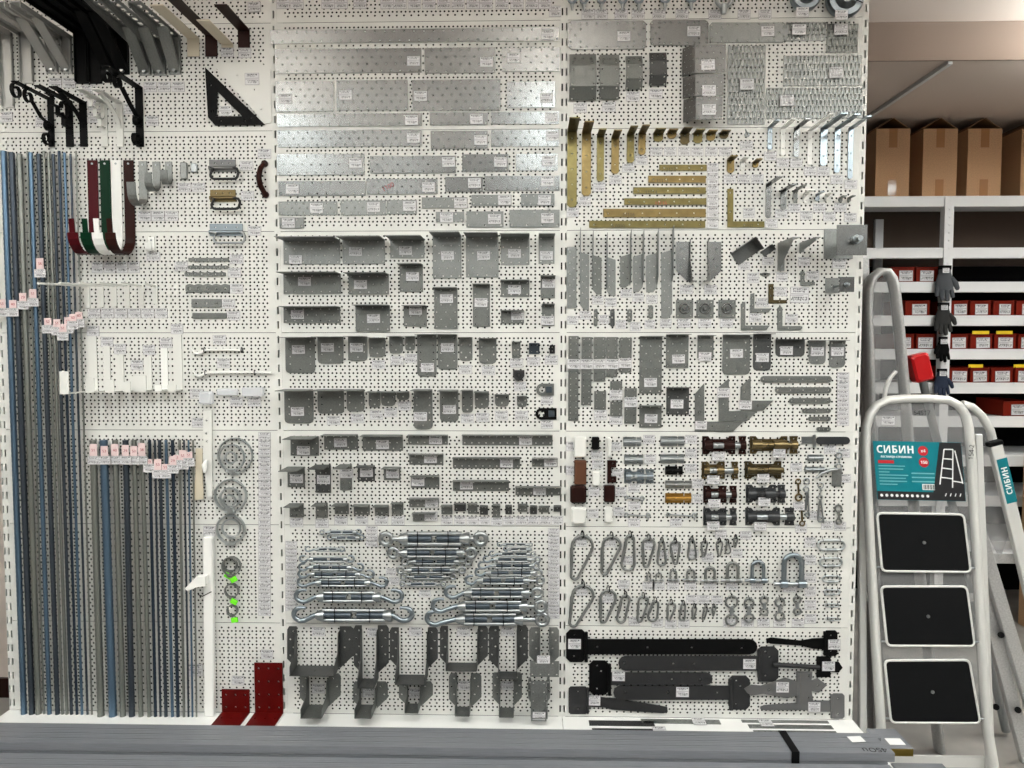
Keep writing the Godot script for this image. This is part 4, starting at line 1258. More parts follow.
	for i in 4:
		var q: Array = sp[i]
		cut("small_link_plate", round_strip(0, 0, 1, 1).map(func(p): return [q[0] + (q[2] - q[0]) * p[1], q[1] + (q[3] - q[1]) * (p[0] * 0.3 if p[0] < 0.5 else 1 - (1 - p[0]) * 0.3)]), [[(q[0] + q[2]) * .5, q[1] + 3], [(q[0] + q[2]) * .5, q[1] + 8.5]], 0.0035, q[6], "small upright link plate, " + place(i, 4, "the row under anchors"), "plate", "small link plates")
		wall_tag(q[4], q[5], q[4] + 10.5, q[5] + 9, "white price tag beside " + ref("small link plate", i, 4, "its row"))
	for i in 3:
		var x0: float = [675.5, 696, 718][i]
		org(x0 + 9, 318)
		t = thing("post_plate", "square steel plate with round pressed cup, " + ["left", "middle", "right"][i] + " of three", "plate", "square cup plates")
		st = mb()
		var a := L2(x0, 318)
		var b := L2(x0 + 17.5, 300)
		sheet(st, a, b, rows_of(a, b, 0.05, 0.05, false), 0.0028, 0.002, 0.0045)
		part("plate", st, M.galv_dull, t)
		st = mb()
		var c := L(x0 + 8.7, 308.5)
		tube(st, circle(c + Vector3(0, 0, 0.006), 0.0165, 0.0165, 18), 0.0035, 7, true)
		rod(st, c + Vector3(0, 0, 0.0045), c + Vector3(0, 0, 0.016), 0.0075, 10)
		part("cup", st, M.galv, t)
		wall_tag(x0 + 2, 318.7, x0 + 15, 327.5, "white price tag below the " + ["left", "middle", "right"][i] + " square cup plate")
	# folded corner pieces
	for q in [[745, 252, 13.0, "large folded steel corner piece, tilted like a diamond", 738, 262], [767, 251, 6.0, "small folded steel corner piece beside the large one", 762, 257]]:
		org(q[0], q[1] + q[2])
		st = mb()
		var k := px(q[0], q[1], 1.0)
		var s: float = q[2] * k
		var xf := Transform3D(Basis(Vector3(0, 0, 1), 0.62), L(q[0], q[1]) + Vector3(0, 0, 0.003))
		box(st, Vector3(-s, -s * 0.55, 0), Vector3(s, s * 0.55, 0.002), xf)
		box(st, Vector3(-s, s * 0.52, 0), Vector3(s, s * 0.55, s * 1.1), xf)
		box(st, Vector3(s * 0.97, -s * 0.55, 0), Vector3(s, s * 0.55, s * 1.1), xf)
		solo("corner_piece", st, M.galv_dark, q[3], "corner piece", "folded corner pieces")
		wall_tag(q[4], q[5], q[4] + 12, q[5] + 8, "white price tag below the " + ("large" if q[2] > 10 else "small") + " folded corner piece")
	for q in [[777, 243, 784.5, 271, .15, "large", 776, 272.5], [799, 243, 804, 252.5, .15, "small", 798, 257]]:
		org((q[0] + q[2]) * 0.5, q[3])
		st = mb()
		var a := L2(q[0], q[3])
		var b := L2(q[2], q[1])
		box(st, Vector3(a.x, a.y, 0.002), Vector3(b.x, b.y, 0.0045))
		box(st, Vector3(a.x, b.y - 0.0025, 0.002), Vector3(b.x, b.y, q[4]))
		slab(st, [Vector2(0, b.y), Vector2(0, a.y), Vector2(0.012, a.y), Vector2(q[4], b.y - 0.012), Vector2(q[4], b.y)], [], 0.002, -0.0012, 0.0012, Transform3D(Basis(Vector3(0, 0, 1), Vector3(0, 1, 0), Vector3(-1, 0, 0)), Vector3(a.x + 0.001, 0, 0.003)))
		t = thing("gusset_bracket", q[5] + " grey bracket with triangular gusset, arm towards the aisle", "bracket", "gusset brackets")
		part("bracket", st, M.galv_mid, t)
		st = mb()
		rod(st, L((q[0] + q[2]) * 0.5, q[3] - 5, 0.004), L((q[0] + q[2]) * 0.5, q[3] - 5, 0.012), 0.006, 10)
		part("screw", st, M.zinc, t)
		wall_tag(q[6], q[7], q[6] + 12, q[7] + 9, "white price tag below the " + q[5] + " gusset bracket")
	# anchors of two plates on one threaded rod
	for q in [[[823.5, 229, 853, 259], [836, 225, 867, 255.5], .13, 856, 239.5, "large", .015], [[825, 278, 838.5, 293], [839, 277, 854, 292], .1, 847, 284.5, "small", .008]]:
		org((q[0][0] + q[0][2]) * 0.5, q[0][3])
		t = thing("adjustable_post_base", q[5] + " post base of two square plates on a threaded rod", "post base", "adjustable post bases")
		for s in 2:
			st = mb()
			var zz: float = 0.002 if s == 0 else q[2]
			var a := L2(q[s][0], q[s][3], zz)
			var b := L2(q[s][2], q[s][1], zz)
			sheet(st, a, b, rows_of(a, b, 0.2, 0.2, false, 0.012, 0.012), 0.0045, zz, zz + 0.004)
			part("plate", st, M.galv_mid if s == 0 else M.galv, t)
		var c2: Vector3 = L(q[3], q[4], q[2] + 0.01)
		st = mb()
		rod(st, Vector3(c2.x, c2.y, 0.006), Vector3(c2.x, c2.y, q[2] + 0.045 * q[6] / .015), q[6] * 0.6, 12)
		part("threaded_rod", st, M.zinc, t)
		st = mb()
		rod(st, Vector3(c2.x, c2.y, q[2] + 0.004), Vector3(c2.x, c2.y, q[2] + 0.02 * q[6] / .015), q[6], 6)
		part("nut", st, M.zinc, t)
	wall_tag(832, 259.5, 846, 268.5, "white price tag below the large two-plate post base")
	org(765, 276)
	st = mb()
	tube(st, circle(L(765, 274.5) + Vector3(0, 0, 0.005), 0.013, 0.004, 14), 0.0025, 6, true)
	solo("oval_link", st, M.galv_dull, "tiny flat oval link beside its price tag", "link")
	wall_tag(747, 273, 759, 283, "white price tag left of the tiny oval link")
	var lc := [[[768, 284], [773, 284], [773, 300], [787, 300], [785, 303.5], [768, 303.5], "brown L-shaped corner plate", 774, 287], [[750, 294], [754, 293], [754, 308.5], [771.5, 308.5], [768, 312.5], [750, 312.5], "slim grey L-shaped corner plate", 756, 298], [[740.5, 304], [745, 301.5], [745, 325.5], [769.5, 325.5], [766, 330], [740.5, 330], "largest grey L-shaped corner plate", 749, 313], [[777, 308], [780, 306], [782, 308], [782, 326], [800, 326], [802, 328], [800, 330], [777, 330], "grey L-shaped corner plate with pointed ends", 785, 314], [[800, 271.5], [804, 271.5], [804, 282], [814.5, 282], [814.5, 285.5], [800, 285.5], "smallest grey L-shaped corner plate", 806, 271]]
	for q in lc:
		var pts := q.filter(func(e): return e is Array) as Array
		var x: float = pts[0][0]
		var lab: String = q[pts.size()]
		cut("flat_corner", pts, [[x + 2.4, pts[0][1] + 4], [x + 2.4, lerpf(pts[0][1], pts[-1][1], 0.6)], [x + 11, pts[-1][1] - 2]], 0.0022, M.bronze if lab.begins_with("brown") else M.galv_dull, lab, "corner plate", "flat corner plates")
		wall_tag(q[pts.size() + 1], q[pts.size() + 2], q[pts.size() + 1] + 13, q[pts.size() + 2] + 9, "white price tag inside " + lab)
	wall_tag(790, 287, 809, 303, "large white price tag right of the brown L-shaped plate")
	# nailing plates at eye level
	var np := plates([[568, 336, 578.5, 420.5, 567, 359], [581, 337, 591.5, 405, 580, 359], [593.5, 337, 605.5, 381.5, 593, 359], [606, 337, 617.5, 377, 605.8, 359], [619, 337.5, 631.5, 372, 618.7, 358]], M.galv_dull, "narrow perforated nailing plate", "narrow plate", "the row at eye level", "narrow nailing plates", 0.02, 0.02, 0.0022, "nailing_plate")
	plates([[594, 391, 606, 409.5, 594, 410], [610, 381, 622, 397, 609.5, 390], [610, 401.5, 622, 416, 609.5, 414.5], [624, 388, 636.5, 423.5, 624, 397]], M.galv_dull, "small perforated nailing plate", "small nailing plate", "the group beneath", "small nailing plates", 0.02, 0.02, 0.0022, "nailing_plate")
	angles([[639, 336, 662, 393.5, .03, 644, 378], [665.5, 334, 688.5, 368, .05, 672, 354.5], [697, 335, 713.5, 358, .04, 698.5, 352]], [M.galv_dull], "broad grey angle", "broad angle", "the eye-level right row", "broad angles on right board")
	angles([[722, 334.5, 750, 374.5, .04, 730, 349], [752.5, 333.5, 771, 370.5, .05, 756, 353], [775, 339, 804.5, 356.5, .04, 780, 346], [808, 340, 825.5, 364, .04, 811, 347], [828.5, 340, 845, 367.5, .04, 831, 347]], [M.galv_dull, M.galv_dark, M.galv_dark, M.galv_mid, M.galv_mid], "rounded reinforced angle", "rounded angle", "the eye-level right row", "rounded angles on right board", 0.03, 0.026, 0.003, true)
	angles([[639, 405, 661.5, 427.5, .04, 644.5, 414], [666, 387, 689, 414.5, .04, 670.5, 399.5]], [M.galv_dull, M.galv_dark], "square grey angle", "square angle", "the pair below", "square angles on right board")
	cut("cut_corner", [[694.5, 394], [704, 383], [704, 421.5], [743, 421.5], [733, 431], [694.5, 431]], [[699, 396], [699, 412], [712, 426], [728, 426]], 0.0024, M.galv_dull, "large flat corner with slanted ends, lowest of three", "corner plate", "slant-ended corners", [695, 421, 707, 429.5])
	cut("cut_corner", [[718.3, 387], [728.5, 378.5], [728.5, 411], [757, 411], [747, 420.8], [718.3, 420.8]], [[723, 404], [735, 416], [746, 415.5]], 0.0024, M.galv_dull, "flat corner with slanted ends, middle of three", "corner plate", "slant-ended corners", [717, 388, 730, 397.5], 0.0022)
	cut("cut_corner", [[740.2, 387], [750.4, 377], [750.4, 400.5], [773, 400.5], [763, 410.5], [740.2, 410.5]], [[744, 392], [757, 405], [765, 405.5]], 0.0024, M.galv_dull, "flat corner with slanted ends, uppermost of three", "corner plate", "slant-ended corners", [739, 400.5, 752, 409.5])
	var fs := [[760, 376, 831.5, 382.5], [774.5, 387, 831, 393], [788.5, 398, 830.5, 403.5], [801.5, 408.5, 830.5, 412.8], [807.5, 416.5, 830.5, 421], [816, 427, 830.5, 431]]
	for i in 6:
		var q: Array = fs[i]
		var hs := []
		var n: int = [6, 5, 4, 3, 3, 3][i]
		for j in n:
			hs.append([lerpf(q[0] + 3, q[2] - 3, j / float(n - 1)), (q[1] + q[3]) * .5])
		cut("round_end_strip", round_strip(q[0], q[1], q[2], q[3]), hs, 0.0024, M.galv_dull, "grey drilled strip with rounded ends, " + ["longest and topmost", "second from top", "third from top", "fourth from top", "fifth from top", "shortest and lowest"][i], "strip", "round-ended strips")
	tag_column(837, 849, 372, 431, 6, "the column beside round-ended strips")
	build_right_lower()
func lump(called, x0, y0, x1, y1, d, mat, label, cat, group, ch := 0.002) -> Node3D:
	org((x0 + x1) * 0.5, y1)
	var st := mb()
	box(st, L(x0, y1) + Vector3(0, 0, 0.002), L(x1, y0) + Vector3(0, 0, 0.002 + d), Transform3D.IDENTITY, ch)
	return solo(called, st, mat, label, cat, group)
func small_bolt(x0, y0, x1, y1, mat, label) -> void:
	org((x0 + x1) * 0.5, y1)
	var t := thing("small_bolt", label, "door bolt", "small bolts on the right board")
	var ym: float = (y0 + y1) * 0.5
	var k := px(x0, y0, 1.0)
	var st := mb()
	var xe: float = lerpf(x0, x1, 0.7)
	box(st, L(x0, y1, 0) + Vector3(0, 0, 0.002), L(xe, y0, 0) + Vector3(0, 0, 0.0045))
	box(st, L(xe + 1, y1, 0) + Vector3(0, 0, 0.002), L(x1, y0, 0) + Vector3(0, 0, 0.0045))
	part("plate", st, mat, t)
	st = mb()
	rod(st, L(x0 + 0.5, ym) + Vector3(0, 0, 0.008), L(x1 - 0.5, ym) + Vector3(0, 0, 0.008), (y1 - y0) * 0.24 * k, 10)
	part("bolt", st, mat, t)
	st = mb()
	rod(st, L(lerpf(x0, x1, .4), ym) + Vector3(0, 0, 0.008), L(lerpf(x0, x1, .4), ym) + Vector3(0, 0, 0.022), 0.003, 8)
	part("knob", st, mat, t)
func chain_item(called, spec, mat, label, cat, group) -> void:
	# spec: [["r", x, y, r], ["l", x0, y0, x1, y1, w], ...]
	org(spec[0][1], spec[-1][2])
	var st := mb()
	var k := px(spec[0][1], spec[0][2], 1.0)
	for q in spec:
		if q[0] == "r":
			tube(st, circle(L(q[1], q[2]) + Vector3(0, 0, 0.007), q[3] * k, q[3] * k, 14), (q[4] if q.size() > 4 else 0.75) * k, 6, true)
		else:
			rod(st, L(q[1], q[2]) + Vector3(0, 0, 0.007), L(q[3], q[4]) + Vector3(0, 0, 0.007), q[5] * k, 7)
	solo(called, st, mat, label, cat, group)
func build_right_lower() -> void:
	var st: SurfaceTool
	var t: Node3D
	var gc := "furniture corner covers"
	lump("corner_cover", 573.5, 436, 586, 456.5, .02, M.cream, "white plastic corner cover, topmost in left column", "cover", gc, .004)
	lump("corner_cover", 574, 459.5, 586, 483.5, .022, M.brown, "brown plastic corner cover held by thin tape", "cover", gc, .003)
	lump("corner_cover", 570, 484.5, 586, 502, .024, M.brown_dark, "dark brown plastic corner cover", "cover", gc, .006)
	lump("corner_cover", 571, 506, 586, 523, .024, M.cream, "white plastic corner cover, lowest in left column", "cover", gc, .006)
	lump("corner_cover", 591.5, 436.5, 599, 449, .018, M.black, "small black plastic corner cover", "cover", gc, .003)
	lump("corner_cover", 592, 471, 600, 485, .014, M.cream, "tiny white plastic corner cover", "cover", gc, .003)
	lump("corner_cover", 604, 506, 612, 521.5, .02, M.cream, "small white cover beside the lowest white corner cover", "cover", gc, .004)
	lump("corner_cover", 607, 437, 611, 457, .02, M.cream, "slim white cover near the top of the column", "cover", gc, .003)
	lump("corner_cover", 603.5, 484.5, 614.5, 501, .02, M.brown_dark, "dark brown cover with notch beside the big dark one", "cover", gc, .003)
	cut("c_bracket", [[607, 460], [616, 460], [616, 467], [611, 467], [611, 476], [616, 476], [616, 482], [607, 482]], [[612.5, 463], [612.5, 479]], 0.003, M.brown_dark, "dark brown C-shaped bracket", "bracket", "", [], 0.002, 0.008)
	var tl := [[566, 442, "the topmost white corner cover"], [566, 466, "the brown corner cover"], [591, 450, "the small black corner cover"], [592, 460, "the tiny white corner cover"], [588, 487, "the dark brown corner cover"], [587, 509, "the lowest white corner cover"], [610, 442, "the slim white cover"], [612, 469, "the C-shaped bracket"], [615, 487, "the notched dark brown cover"], [613, 507, "the small white cover"]]
	for q in tl:
		wall_tag(q[0], q[1], q[0] + 11.5, q[1] + 9, "white price tag beside " + q[2])
	small_bolt(623, 437, 641, 446, M.zinc, "small zinc bolt, topmost of its column")
	small_bolt(624, 454.5, 643, 464, M.zinc, "small zinc bolt, second of its column")
	latch(624, 469, 644, 483, 645, 654, M.zinc_blue, M.zinc, "bright zinc barrel bolt, third of its column")
	small_bolt(660, 436, 684, 446, M.zinc, "chrome bolt beside the small zinc bolts, upper")
	small_bolt(660, 454, 684, 463, M.zinc, "chrome bolt beside the small zinc bolts, lower")
	small_bolt(665, 466, 682.5, 474.5, M.black, "small black door bolt")
	small_bolt(665, 480.5, 691.5, 488, M.galv_mid, "slim silver and copper door bolt")
	small_bolt(665, 493, 691, 502.5, M.gold, "slim golden door bolt")
	for q in [[626, 497, 644, "bright zinc hook and eye", .9], [626, 514, 650, "grey hook and eye below the bright one", .7], [668, 514, 696, "grey hook and eye below the golden bolt", .7]]:
		chain_item("hook_and_eye", [["r", q[0], q[1], 1.7, 0.7], ["l", q[0] + 1.5, q[1], q[2] - 4, q[1] + 1.5, q[4]], ["r", q[2] - 2, q[1] + 1, 2.0, 0.7], ["l", q[2] - 2, q[1] + 2, q[2] - 2, q[1] + 6, 0.7]], M.zinc, q[3], "hook", "hooks and eyes")
		wall_tag(q[0] + 2, q[1] + 4.5, q[0] + 14, q[1] + 13, "white price tag below " + q[3])
	for q in [[643, 435, "the topmost small zinc bolt"], [644, 454.5, "the second small zinc bolt"], [628, 483.5, "the bright zinc barrel bolt"], [685, 435, "the upper chrome bolt"], [685, 449, "the lower chrome bolt"], [685, 464, "the small black bolt"], [692, 479, "the silver and copper bolt"], [692, 494, "the golden bolt"]]:
		wall_tag(q[0], q[1], q[0] + 12, q[1] + 9, "white price tag beside " + q[2])
	var lt := [[702, 436, 735, 454, 738, 746, M.brown_dark, M.zinc, "dark brown barrel bolt, top left of eight large ones", 712, 452], [749.5, 436, 787, 453.5, 789, 797.5, M.brass, M.brass, "brass barrel bolt, top right of eight large ones", 773, 449], [701.5, 461.5, 724.5, 478.5, 731, 738, M.brass, M.zinc, "small brass barrel bolt with bright pin", 707, 475.5], [744.5, 461, 781, 478.5, -1, -1, M.bronze, M.bronze, "olive bronze barrel bolt without keeper", 757, 474], [703, 485.5, 726, 502.5, 729, 736.5, M.brown_dark, M.zinc, "small dark brown barrel bolt with bright pin", 708, 499], [745.5, 484.5, 775.5, 502.5, 777, 785, M.bolt_grey, M.graphite, "dark grey barrel bolt with hidden pin", 758, 497.5], [703, 508, 726, 525, 729, 736.5, M.bolt_grey, M.zinc, "small dark grey barrel bolt with bright pin", 707, 521.5], [745, 507.5, 779.5, 525, 784, 794, M.bolt_grey, M.zinc, "largest dark grey barrel bolt, lowest right", 754, 522]]
	for q in lt:
		latch(q[0], q[1], q[2], q[3], q[4], q[5], q[6], q[7], q[8])
		wall_tag(q[9], q[10], q[9] + 12.5, q[10] + 8.5, "white price tag on the " + String(q[8]).get_slice(",", 0), "price tags on the boards", 0.0175)
	# hasp
	org(825, 446)
	t = thing("hasp", "silver hasp with long dark strap at the top right", "hasp")
	st = mb()
	box(st, L(801, 443.5) + Vector3(0, 0, 0.002), L(813, 436.5) + Vector3(0, 0, 0.005))
	part("plate", st, M.zinc, t)
	st = mb()
	slab(st, round_strip(815, 436.5, 849, 444).map(func(p): return L2(p[0], p[1])), [], 0.002, 0.006, 0.009)
	part("strap", st, M.bolt_grey, t)
	st = mb()
	rod(st, L(813.5, 447) + Vector3(0, 0, 0.008), L(813.5, 434.5) + Vector3(0, 0, 0.008), 0.006, 8)
	part("knuckle", st, M.zinc, t)
	small_bolt(807, 454.5, 823, 461, M.zinc, "tiny zinc bolt below the hasp, upper of two")
	small_bolt(804, 466.5, 824, 472, M.zinc, "tiny zinc bolt below the hasp, lower of two")
	var gk := "spring hooks on the right board"
	chain_item("spring_hook", [["r", 797.5, 481, 2.4], ["l", 797.5, 483.5, 798, 493, 1.0], ["r", 798, 497, 3.2, 1.0]], M.brass, "small bronze swivel hook, left of the chrome ones", "hook", gk)
	chain_item("spring_hook", [["r", 806, 480.5, 2.7], ["r", 805.5, 489, 2.6], ["l", 806, 492, 805, 510, 1.1], ["l", 807, 492, 808.5, 515, 0.9], ["r", 807, 514, 2.2]], M.zinc, "long chrome spring hook, left of two", "hook", gk)
	chain_item("spring_hook", [["r", 820, 485, 2.7], ["l", 820, 487, 819.7, 496, 0.8], ["r", 819.5, 497, 2.2], ["l", 819, 500, 817, 518, 1.0], ["l", 820, 500, 823, 522, 0.9], ["r", 819.5, 519, 2.4]], M.zinc, "long chrome spring hook, right of two", "hook", gk)
	chain_item("spring_hook", [["r", 837.5, 508, 3.4, 1.0], ["l", 837.5, 511, 838.5, 518, 1.3], ["r", 838, 521, 2.6, 0.9]], M.galv_dull, "dark swivel hook near the right edge", "hook", gk)
	chain_item("spring_hook", [["r", 838, 455, 3.0], ["l", 838, 458, 838, 463, 0.8], ["r", 838, 466, 2.6]], M.zinc, "chrome ring hook hanging under the hasp", "hook", gk)
	chain_item("spring_hook", [["l", 801, 510, 801.5, 520, 1.0], ["r", 801.5, 523, 2.4]], M.brass, "small bronze swivel hook at the bottom of the board", "hook", gk)
	org(835, 486)
	t = thing("padlock_hasp", "chrome draw latch with curved arm", "latch")
	st = mb()
	tube(st, [L(815, 478) + Vector3(0, 0, .01), L(820, 473) + Vector3(0, 0, .014), L(828, 469.5) + Vector3(0, 0, .016), L(836, 469) + Vector3(0, 0, .012)], [0.004, 0.006, 0.006, 0.005], 8)
	part("arm", st, M.zinc, t)
	st = mb()
	box(st, L(831, 486) + Vector3(0, 0, .002), L(841, 468) + Vector3(0, 0, .010), Transform3D.IDENTITY, .002)
	part("body", st, M.galv_mid, t)
	for q in [[824, 445.5, "the hasp strap"], [838, 449, "the ring hook"], [790, 463, "the tiny zinc bolts"], [839, 474, "the draw latch"], [793, 502, "the bronze swivel hook"], [809, 511, "the left long spring hook"], [821, 521, "the right long spring hook"], [834, 522, "the dark swivel hook"], [795, 524, "the lowest bronze swivel hook"]]:
		wall_tag(q[0], q[1], q[0] + 12, q[1] + 8.5, "white price tag next to " + q[2])
	# carabiners
	var pr := [[570.5, 594, 569.5, 580, 533.5, 580, 1.25], [601, 621.5, 600, 609, 534.5, 575, 1.25], [624.5, 635, 620, 635.5, 533.5, 571, 1.15], [641, 655.5, 642, 649.5, 536.5, 567.5, 1.1], [658, 665, 656, 666.5, 539.5, 566, 1.0], [669, 680.5, 672, 678, 539.5, 564.5, 1.0], [688, 695, 686.5, 697, 538.5, 560, 0.9], [700, 708, 701, 705, 539.5, 557, 0.8], [715, 723, 717, 721, 539.5, 556, 0.75], [725.5, 729, 724, 731, 540.5, 554, 0.7], [732.5, 738, 733, 736, 536, 547.5, 0.7]]
	for i in pr.size():
		pear(pr[i], M.galv_mid, "steel carabiner, " + place(i, pr.size(), "the upper carabiner row"), "carabiners on the right board")
	pr = [[571, 594.5, 568, 578.5, 583, 627, 1.25], [599, 617, 599, 607.5, 588, 623, 1.15], [620, 630.5, 615.5, 626, 593.5, 623, 1.1], [637, 649, 636, 643, 594.5, 622, 1.0], [651, 659, 646.5, 658, 599, 621.5, 1.0], [666, 676, 666, 671, 601, 620.5, 0.9], [680, 686, 678, 685.5, 602, 620.5, 0.85], [691, 697, 691, 694.5, 605, 619.5, 0.75], [703, 708, 701, 705, 605, 620, 0.7], [711, 716, 711.5, 714, 605, 616, 0.65]]
	for i in pr.size():
		pear(pr[i], M.galv_mid, "steel carabiner, " + place(i, pr.size(), "the lower carabiner row"), "carabiners on the right board")
	var tt := [[575.5, 538], [604.5, 538.5], [621.5, 556], [643.5, 541], [657, 550], [671, 544], [687, 549], [702, 553], [715, 530], [740, 531], [731, 549]]
	for i in tt.size():
		wall_tag(tt[i][0], tt[i][1], tt[i][0] + 11.5, tt[i][1] + 8.5, "white price tag, " + place(i, tt.size(), "the upper carabiner row"))
	tt = [[576, 587, ], [602.5, 594], [618, 580], [628.5, 617], [651.5, 619], [665, 620], [678, 619.5], [686, 595], [698, 595], [711, 595.5]]
	for i in tt.size():
		wall_tag(tt[i][0], tt[i][1], tt[i][0] + 11.5, tt[i][1] + 8.5, "white price tag, " + place(i, tt.size(), "the lower carabiner row"))
	var sh := [[646, 651, 571.5, 580, 645, 652, .7], [655, 662, 571.5, 580, 653.5, 663, .8], [669, 677, 568.5, 580, 667.5, 678.5, 1.0], [685.5, 695, 567.5, 580, 681, 697, 1.1], [703.5, 715.5, 565, 581, 698, 718, 1.4], [725, 739, 560, 581, 720, 742, 1.7], [749.5, 764.5, 558.5, 581, 742, 767, 1.9], [780, 803, 551, 585, 771, 805.5, 2.7]]
	for i in sh.size():
		var q: Array = sh[i]
		shackle(q[0], q[1], q[2], q[3], q[4], q[5], q[6], "zinc bow shackle, " + place(i, sh.size(), "the shackle row"))
		if i < 7:
			wall_tag((q[0] + q[1]) * .5 - 6, 581.5, (q[0] + q[1]) * .5 + 6, 590, "white price tag below " + ref("shackle", i, sh.size(), "the shackle row"))
	wall_tag(783, 586, 797, 592, "white price tag below the biggest shackle")
	var sw := [[731, 601, 7, 619], [748.5, 602, 5.6, 617], [763.5, 599.5, 4.8, 611], [779, 601.5, 5.6, 615.5], [796.5, 599, 4.6, 610.5]]
	for i in 5:
		var q: Array = sw[i]
		org(q[0], q[3] + q[2])
		t = thing("swivel", "steel ring swivel of two rings, " + place(i, 5, "the swivel row"), "swivel", "swivels on the right board")
		var k := px(q[0], q[1], 1.0)
		for s in 2:
			st = mb()
			tube(st, circle(L(q[0], q[1] if s == 0 else q[3]) + Vector3(0, 0, .008), (q[2] - 1.1) * k, (q[2] - 1.1) * k * (1.0 if s == 0 else 0.9), 18), 1.1 * k, 7, true)
			part("ring", st, M.galv_mid, t)
		st = mb()
		rod(st, L(q[0], q[1] + q[2] - 2) + Vector3(0, 0, .008), L(q[0], q[3] - q[2] + 2) + Vector3(0, 0, .008), 2.0 * k, 10)
		part("pivot", st, M.zinc, t)
		st = mb()
		rod(st, L(q[0] - .5, q[1] - q[2] - 1.5) + Vector3(0, 0, .003), L(q[0] + .5, q[1] - q[2] + 3) + Vector3(0, 0, .016), .0017, 5)
		part("cable_tie", st, M.black, t)
		wall_tag(q[0] - 8 + i * 0.8, 619, q[0] + 4.5 + i * 0.8, 627, "white price tag below " + ref("swivel", i, 5, "the swivel row"))
	var lk := [[816, 845, 538.5, 550.5, 1.2], [818, 842, 556.5, 566.5, 1.1], [821, 840, 574.5, 582, .9], [823, 840, 588.5, 594.5, .8], [824, 839, 602.5, 607, .7], [825, 839, 616.5, 620.5, .65]]
	for i in 6:
		var q: Array = lk[i]
		org((q[0] + q[1]) * .5, q[3])
		t = thing("quick_link", "oval screw link of bright steel, %s of six" % [["largest and topmost", "second from top", "third from top", "fourth from top", "fifth from top", "smallest and lowest"][i]], "link", "oval screw links")
		var k := px(q[0], q[2], 1.0)
		var r: float = (q[3] - q[2]) * .5
		var ym: float = (q[2] + q[3]) * .5
		var w: float = q[4] * k
		st = mb()
		tube(st, hull2(L(q[0] + r, ym) + Vector3(0, 0, w + .003), r * k - w, L(q[1] - r, ym) + Vector3(0, 0, w + .003), r * k - w, 8), w, 7, true)
		part("link", st, M.zinc_bright, t)
		st = mb()
		var xm: float = (q[0] + q[1]) * .5
		rod(st, L(xm - r * .8, q[3]) + Vector3(0, w, w + .003), L(xm + r * .8, q[3]) + Vector3(0, w, w + .003), w * 1.6, 6)
		part("sleeve", st, M.zinc, t)
		for s in [q[0] + r, q[1] - r]:
			st = mb()
			rod(st, L(s, q[2] - 2.2) + Vector3(0, 0, .003), L(s, q[2] + 2) + Vector3(0, 0, w * 2 + .005), 0.0012, 4)
			part("cable_tie", st, M.black, t)
		wall_tag(804.5, q[2] - 1 - i * .3, 816, q[2] + 8.5 - i * .3, "white price tag left of the oval screw link, " + ("top of six" if i == 0 else TOP[i] + " from top"))
	# strap hinges
	var gh := "strap hinges at the foot of right board"
	var hz := [["long black strap hinge reaching right", M.black, round_strip(584, 638, 756.5, 653, false, true), [[597, 644.5], [647, 645], [691, 646], [741, 647]], [566, 629, 586, 661.5], [568, 639]], ["long grey strap hinge with plate at its right end", M.graphite, round_strip(618, 655, 758, 669.5, true, false), [[624, 662], [673, 662], [694, 662]], [757, 646, 778, 681], [743, 659]], ["grey strap hinge with black plate at its left end", M.graphite, round_strip(608, 670.5, 711.5, 682.8, false, true), [[671, 677], [699, 677]], [589, 660, 609, 694], [612, 671]], ["long grey strap hinge below, plate right of centre", M.graphite, round_strip(613, 684, 729, 698, true, false), [[624, 690], [667, 690.5], [716, 691]], [728, 675, 749.5, 709], [676, 687]]]
	for i in 4:
		var q: Array = hz[i]
		var b: Array = q[4]
		org((b[0] + b[2]) * .5, 700)
		t = thing("gate_hinge", q[0], "hinge", gh)
		var z: float = 0.002 + [0.006, 0.004, 0.012, 0.009][i]
		st = mb()
		slab(st, q[2].map(func(p): return L2(p[0], p[1])), q[3].map(func(p): return L2(p[0], p[1])), 0.004, z, z + 0.004)
		part("strap", st, q[1], t)
		st = mb()
		var c := 4.0
		slab(st, [[b[0] + c, b[1]], [b[2] - c, b[1]], [b[2], b[1] + c], [b[2], b[3] - c], [b[2] - c, b[3]], [b[0] + c, b[3]], [b[0], b[3] - c], [b[0], b[1] + c]].map(func(p): return L2(p[0], p[1])), [L2(b[0] + 8, b[1] + 5), L2(b[0] + 12, b[1] + 10.5), L2(b[0] + 8, b[3] - 6)], 0.0035, 0.002, 0.006)
		part("plate", st, M.black if i in [0, 2] else M.graphite, t)
		st = mb()
		var xk: float = b[2] if i in [0, 2] else b[0] + 1.5
		rod(st, L(xk, b[1] + 2) + Vector3(0, 0, z + .003), L(xk, b[3] - 1) + Vector3(0, 0, z + .003), 0.006, 10)
		part("knuckle", st, M.black if i in [0, 2] else M.graphite, t)
		tag_at(t, "price_label", q[5][0], q[5][1], q[5][0] + 13, q[5][1] + 10, z + 0.0055 if i > 0 else 0.0068, O)
		if i == 1 or i == 2:
			text(["", "1111M", "1151"][i], 0.022, M.ink, t, L(660 if i == 1 else 648, 664 if i == 1 else 679, z + 0.0044))
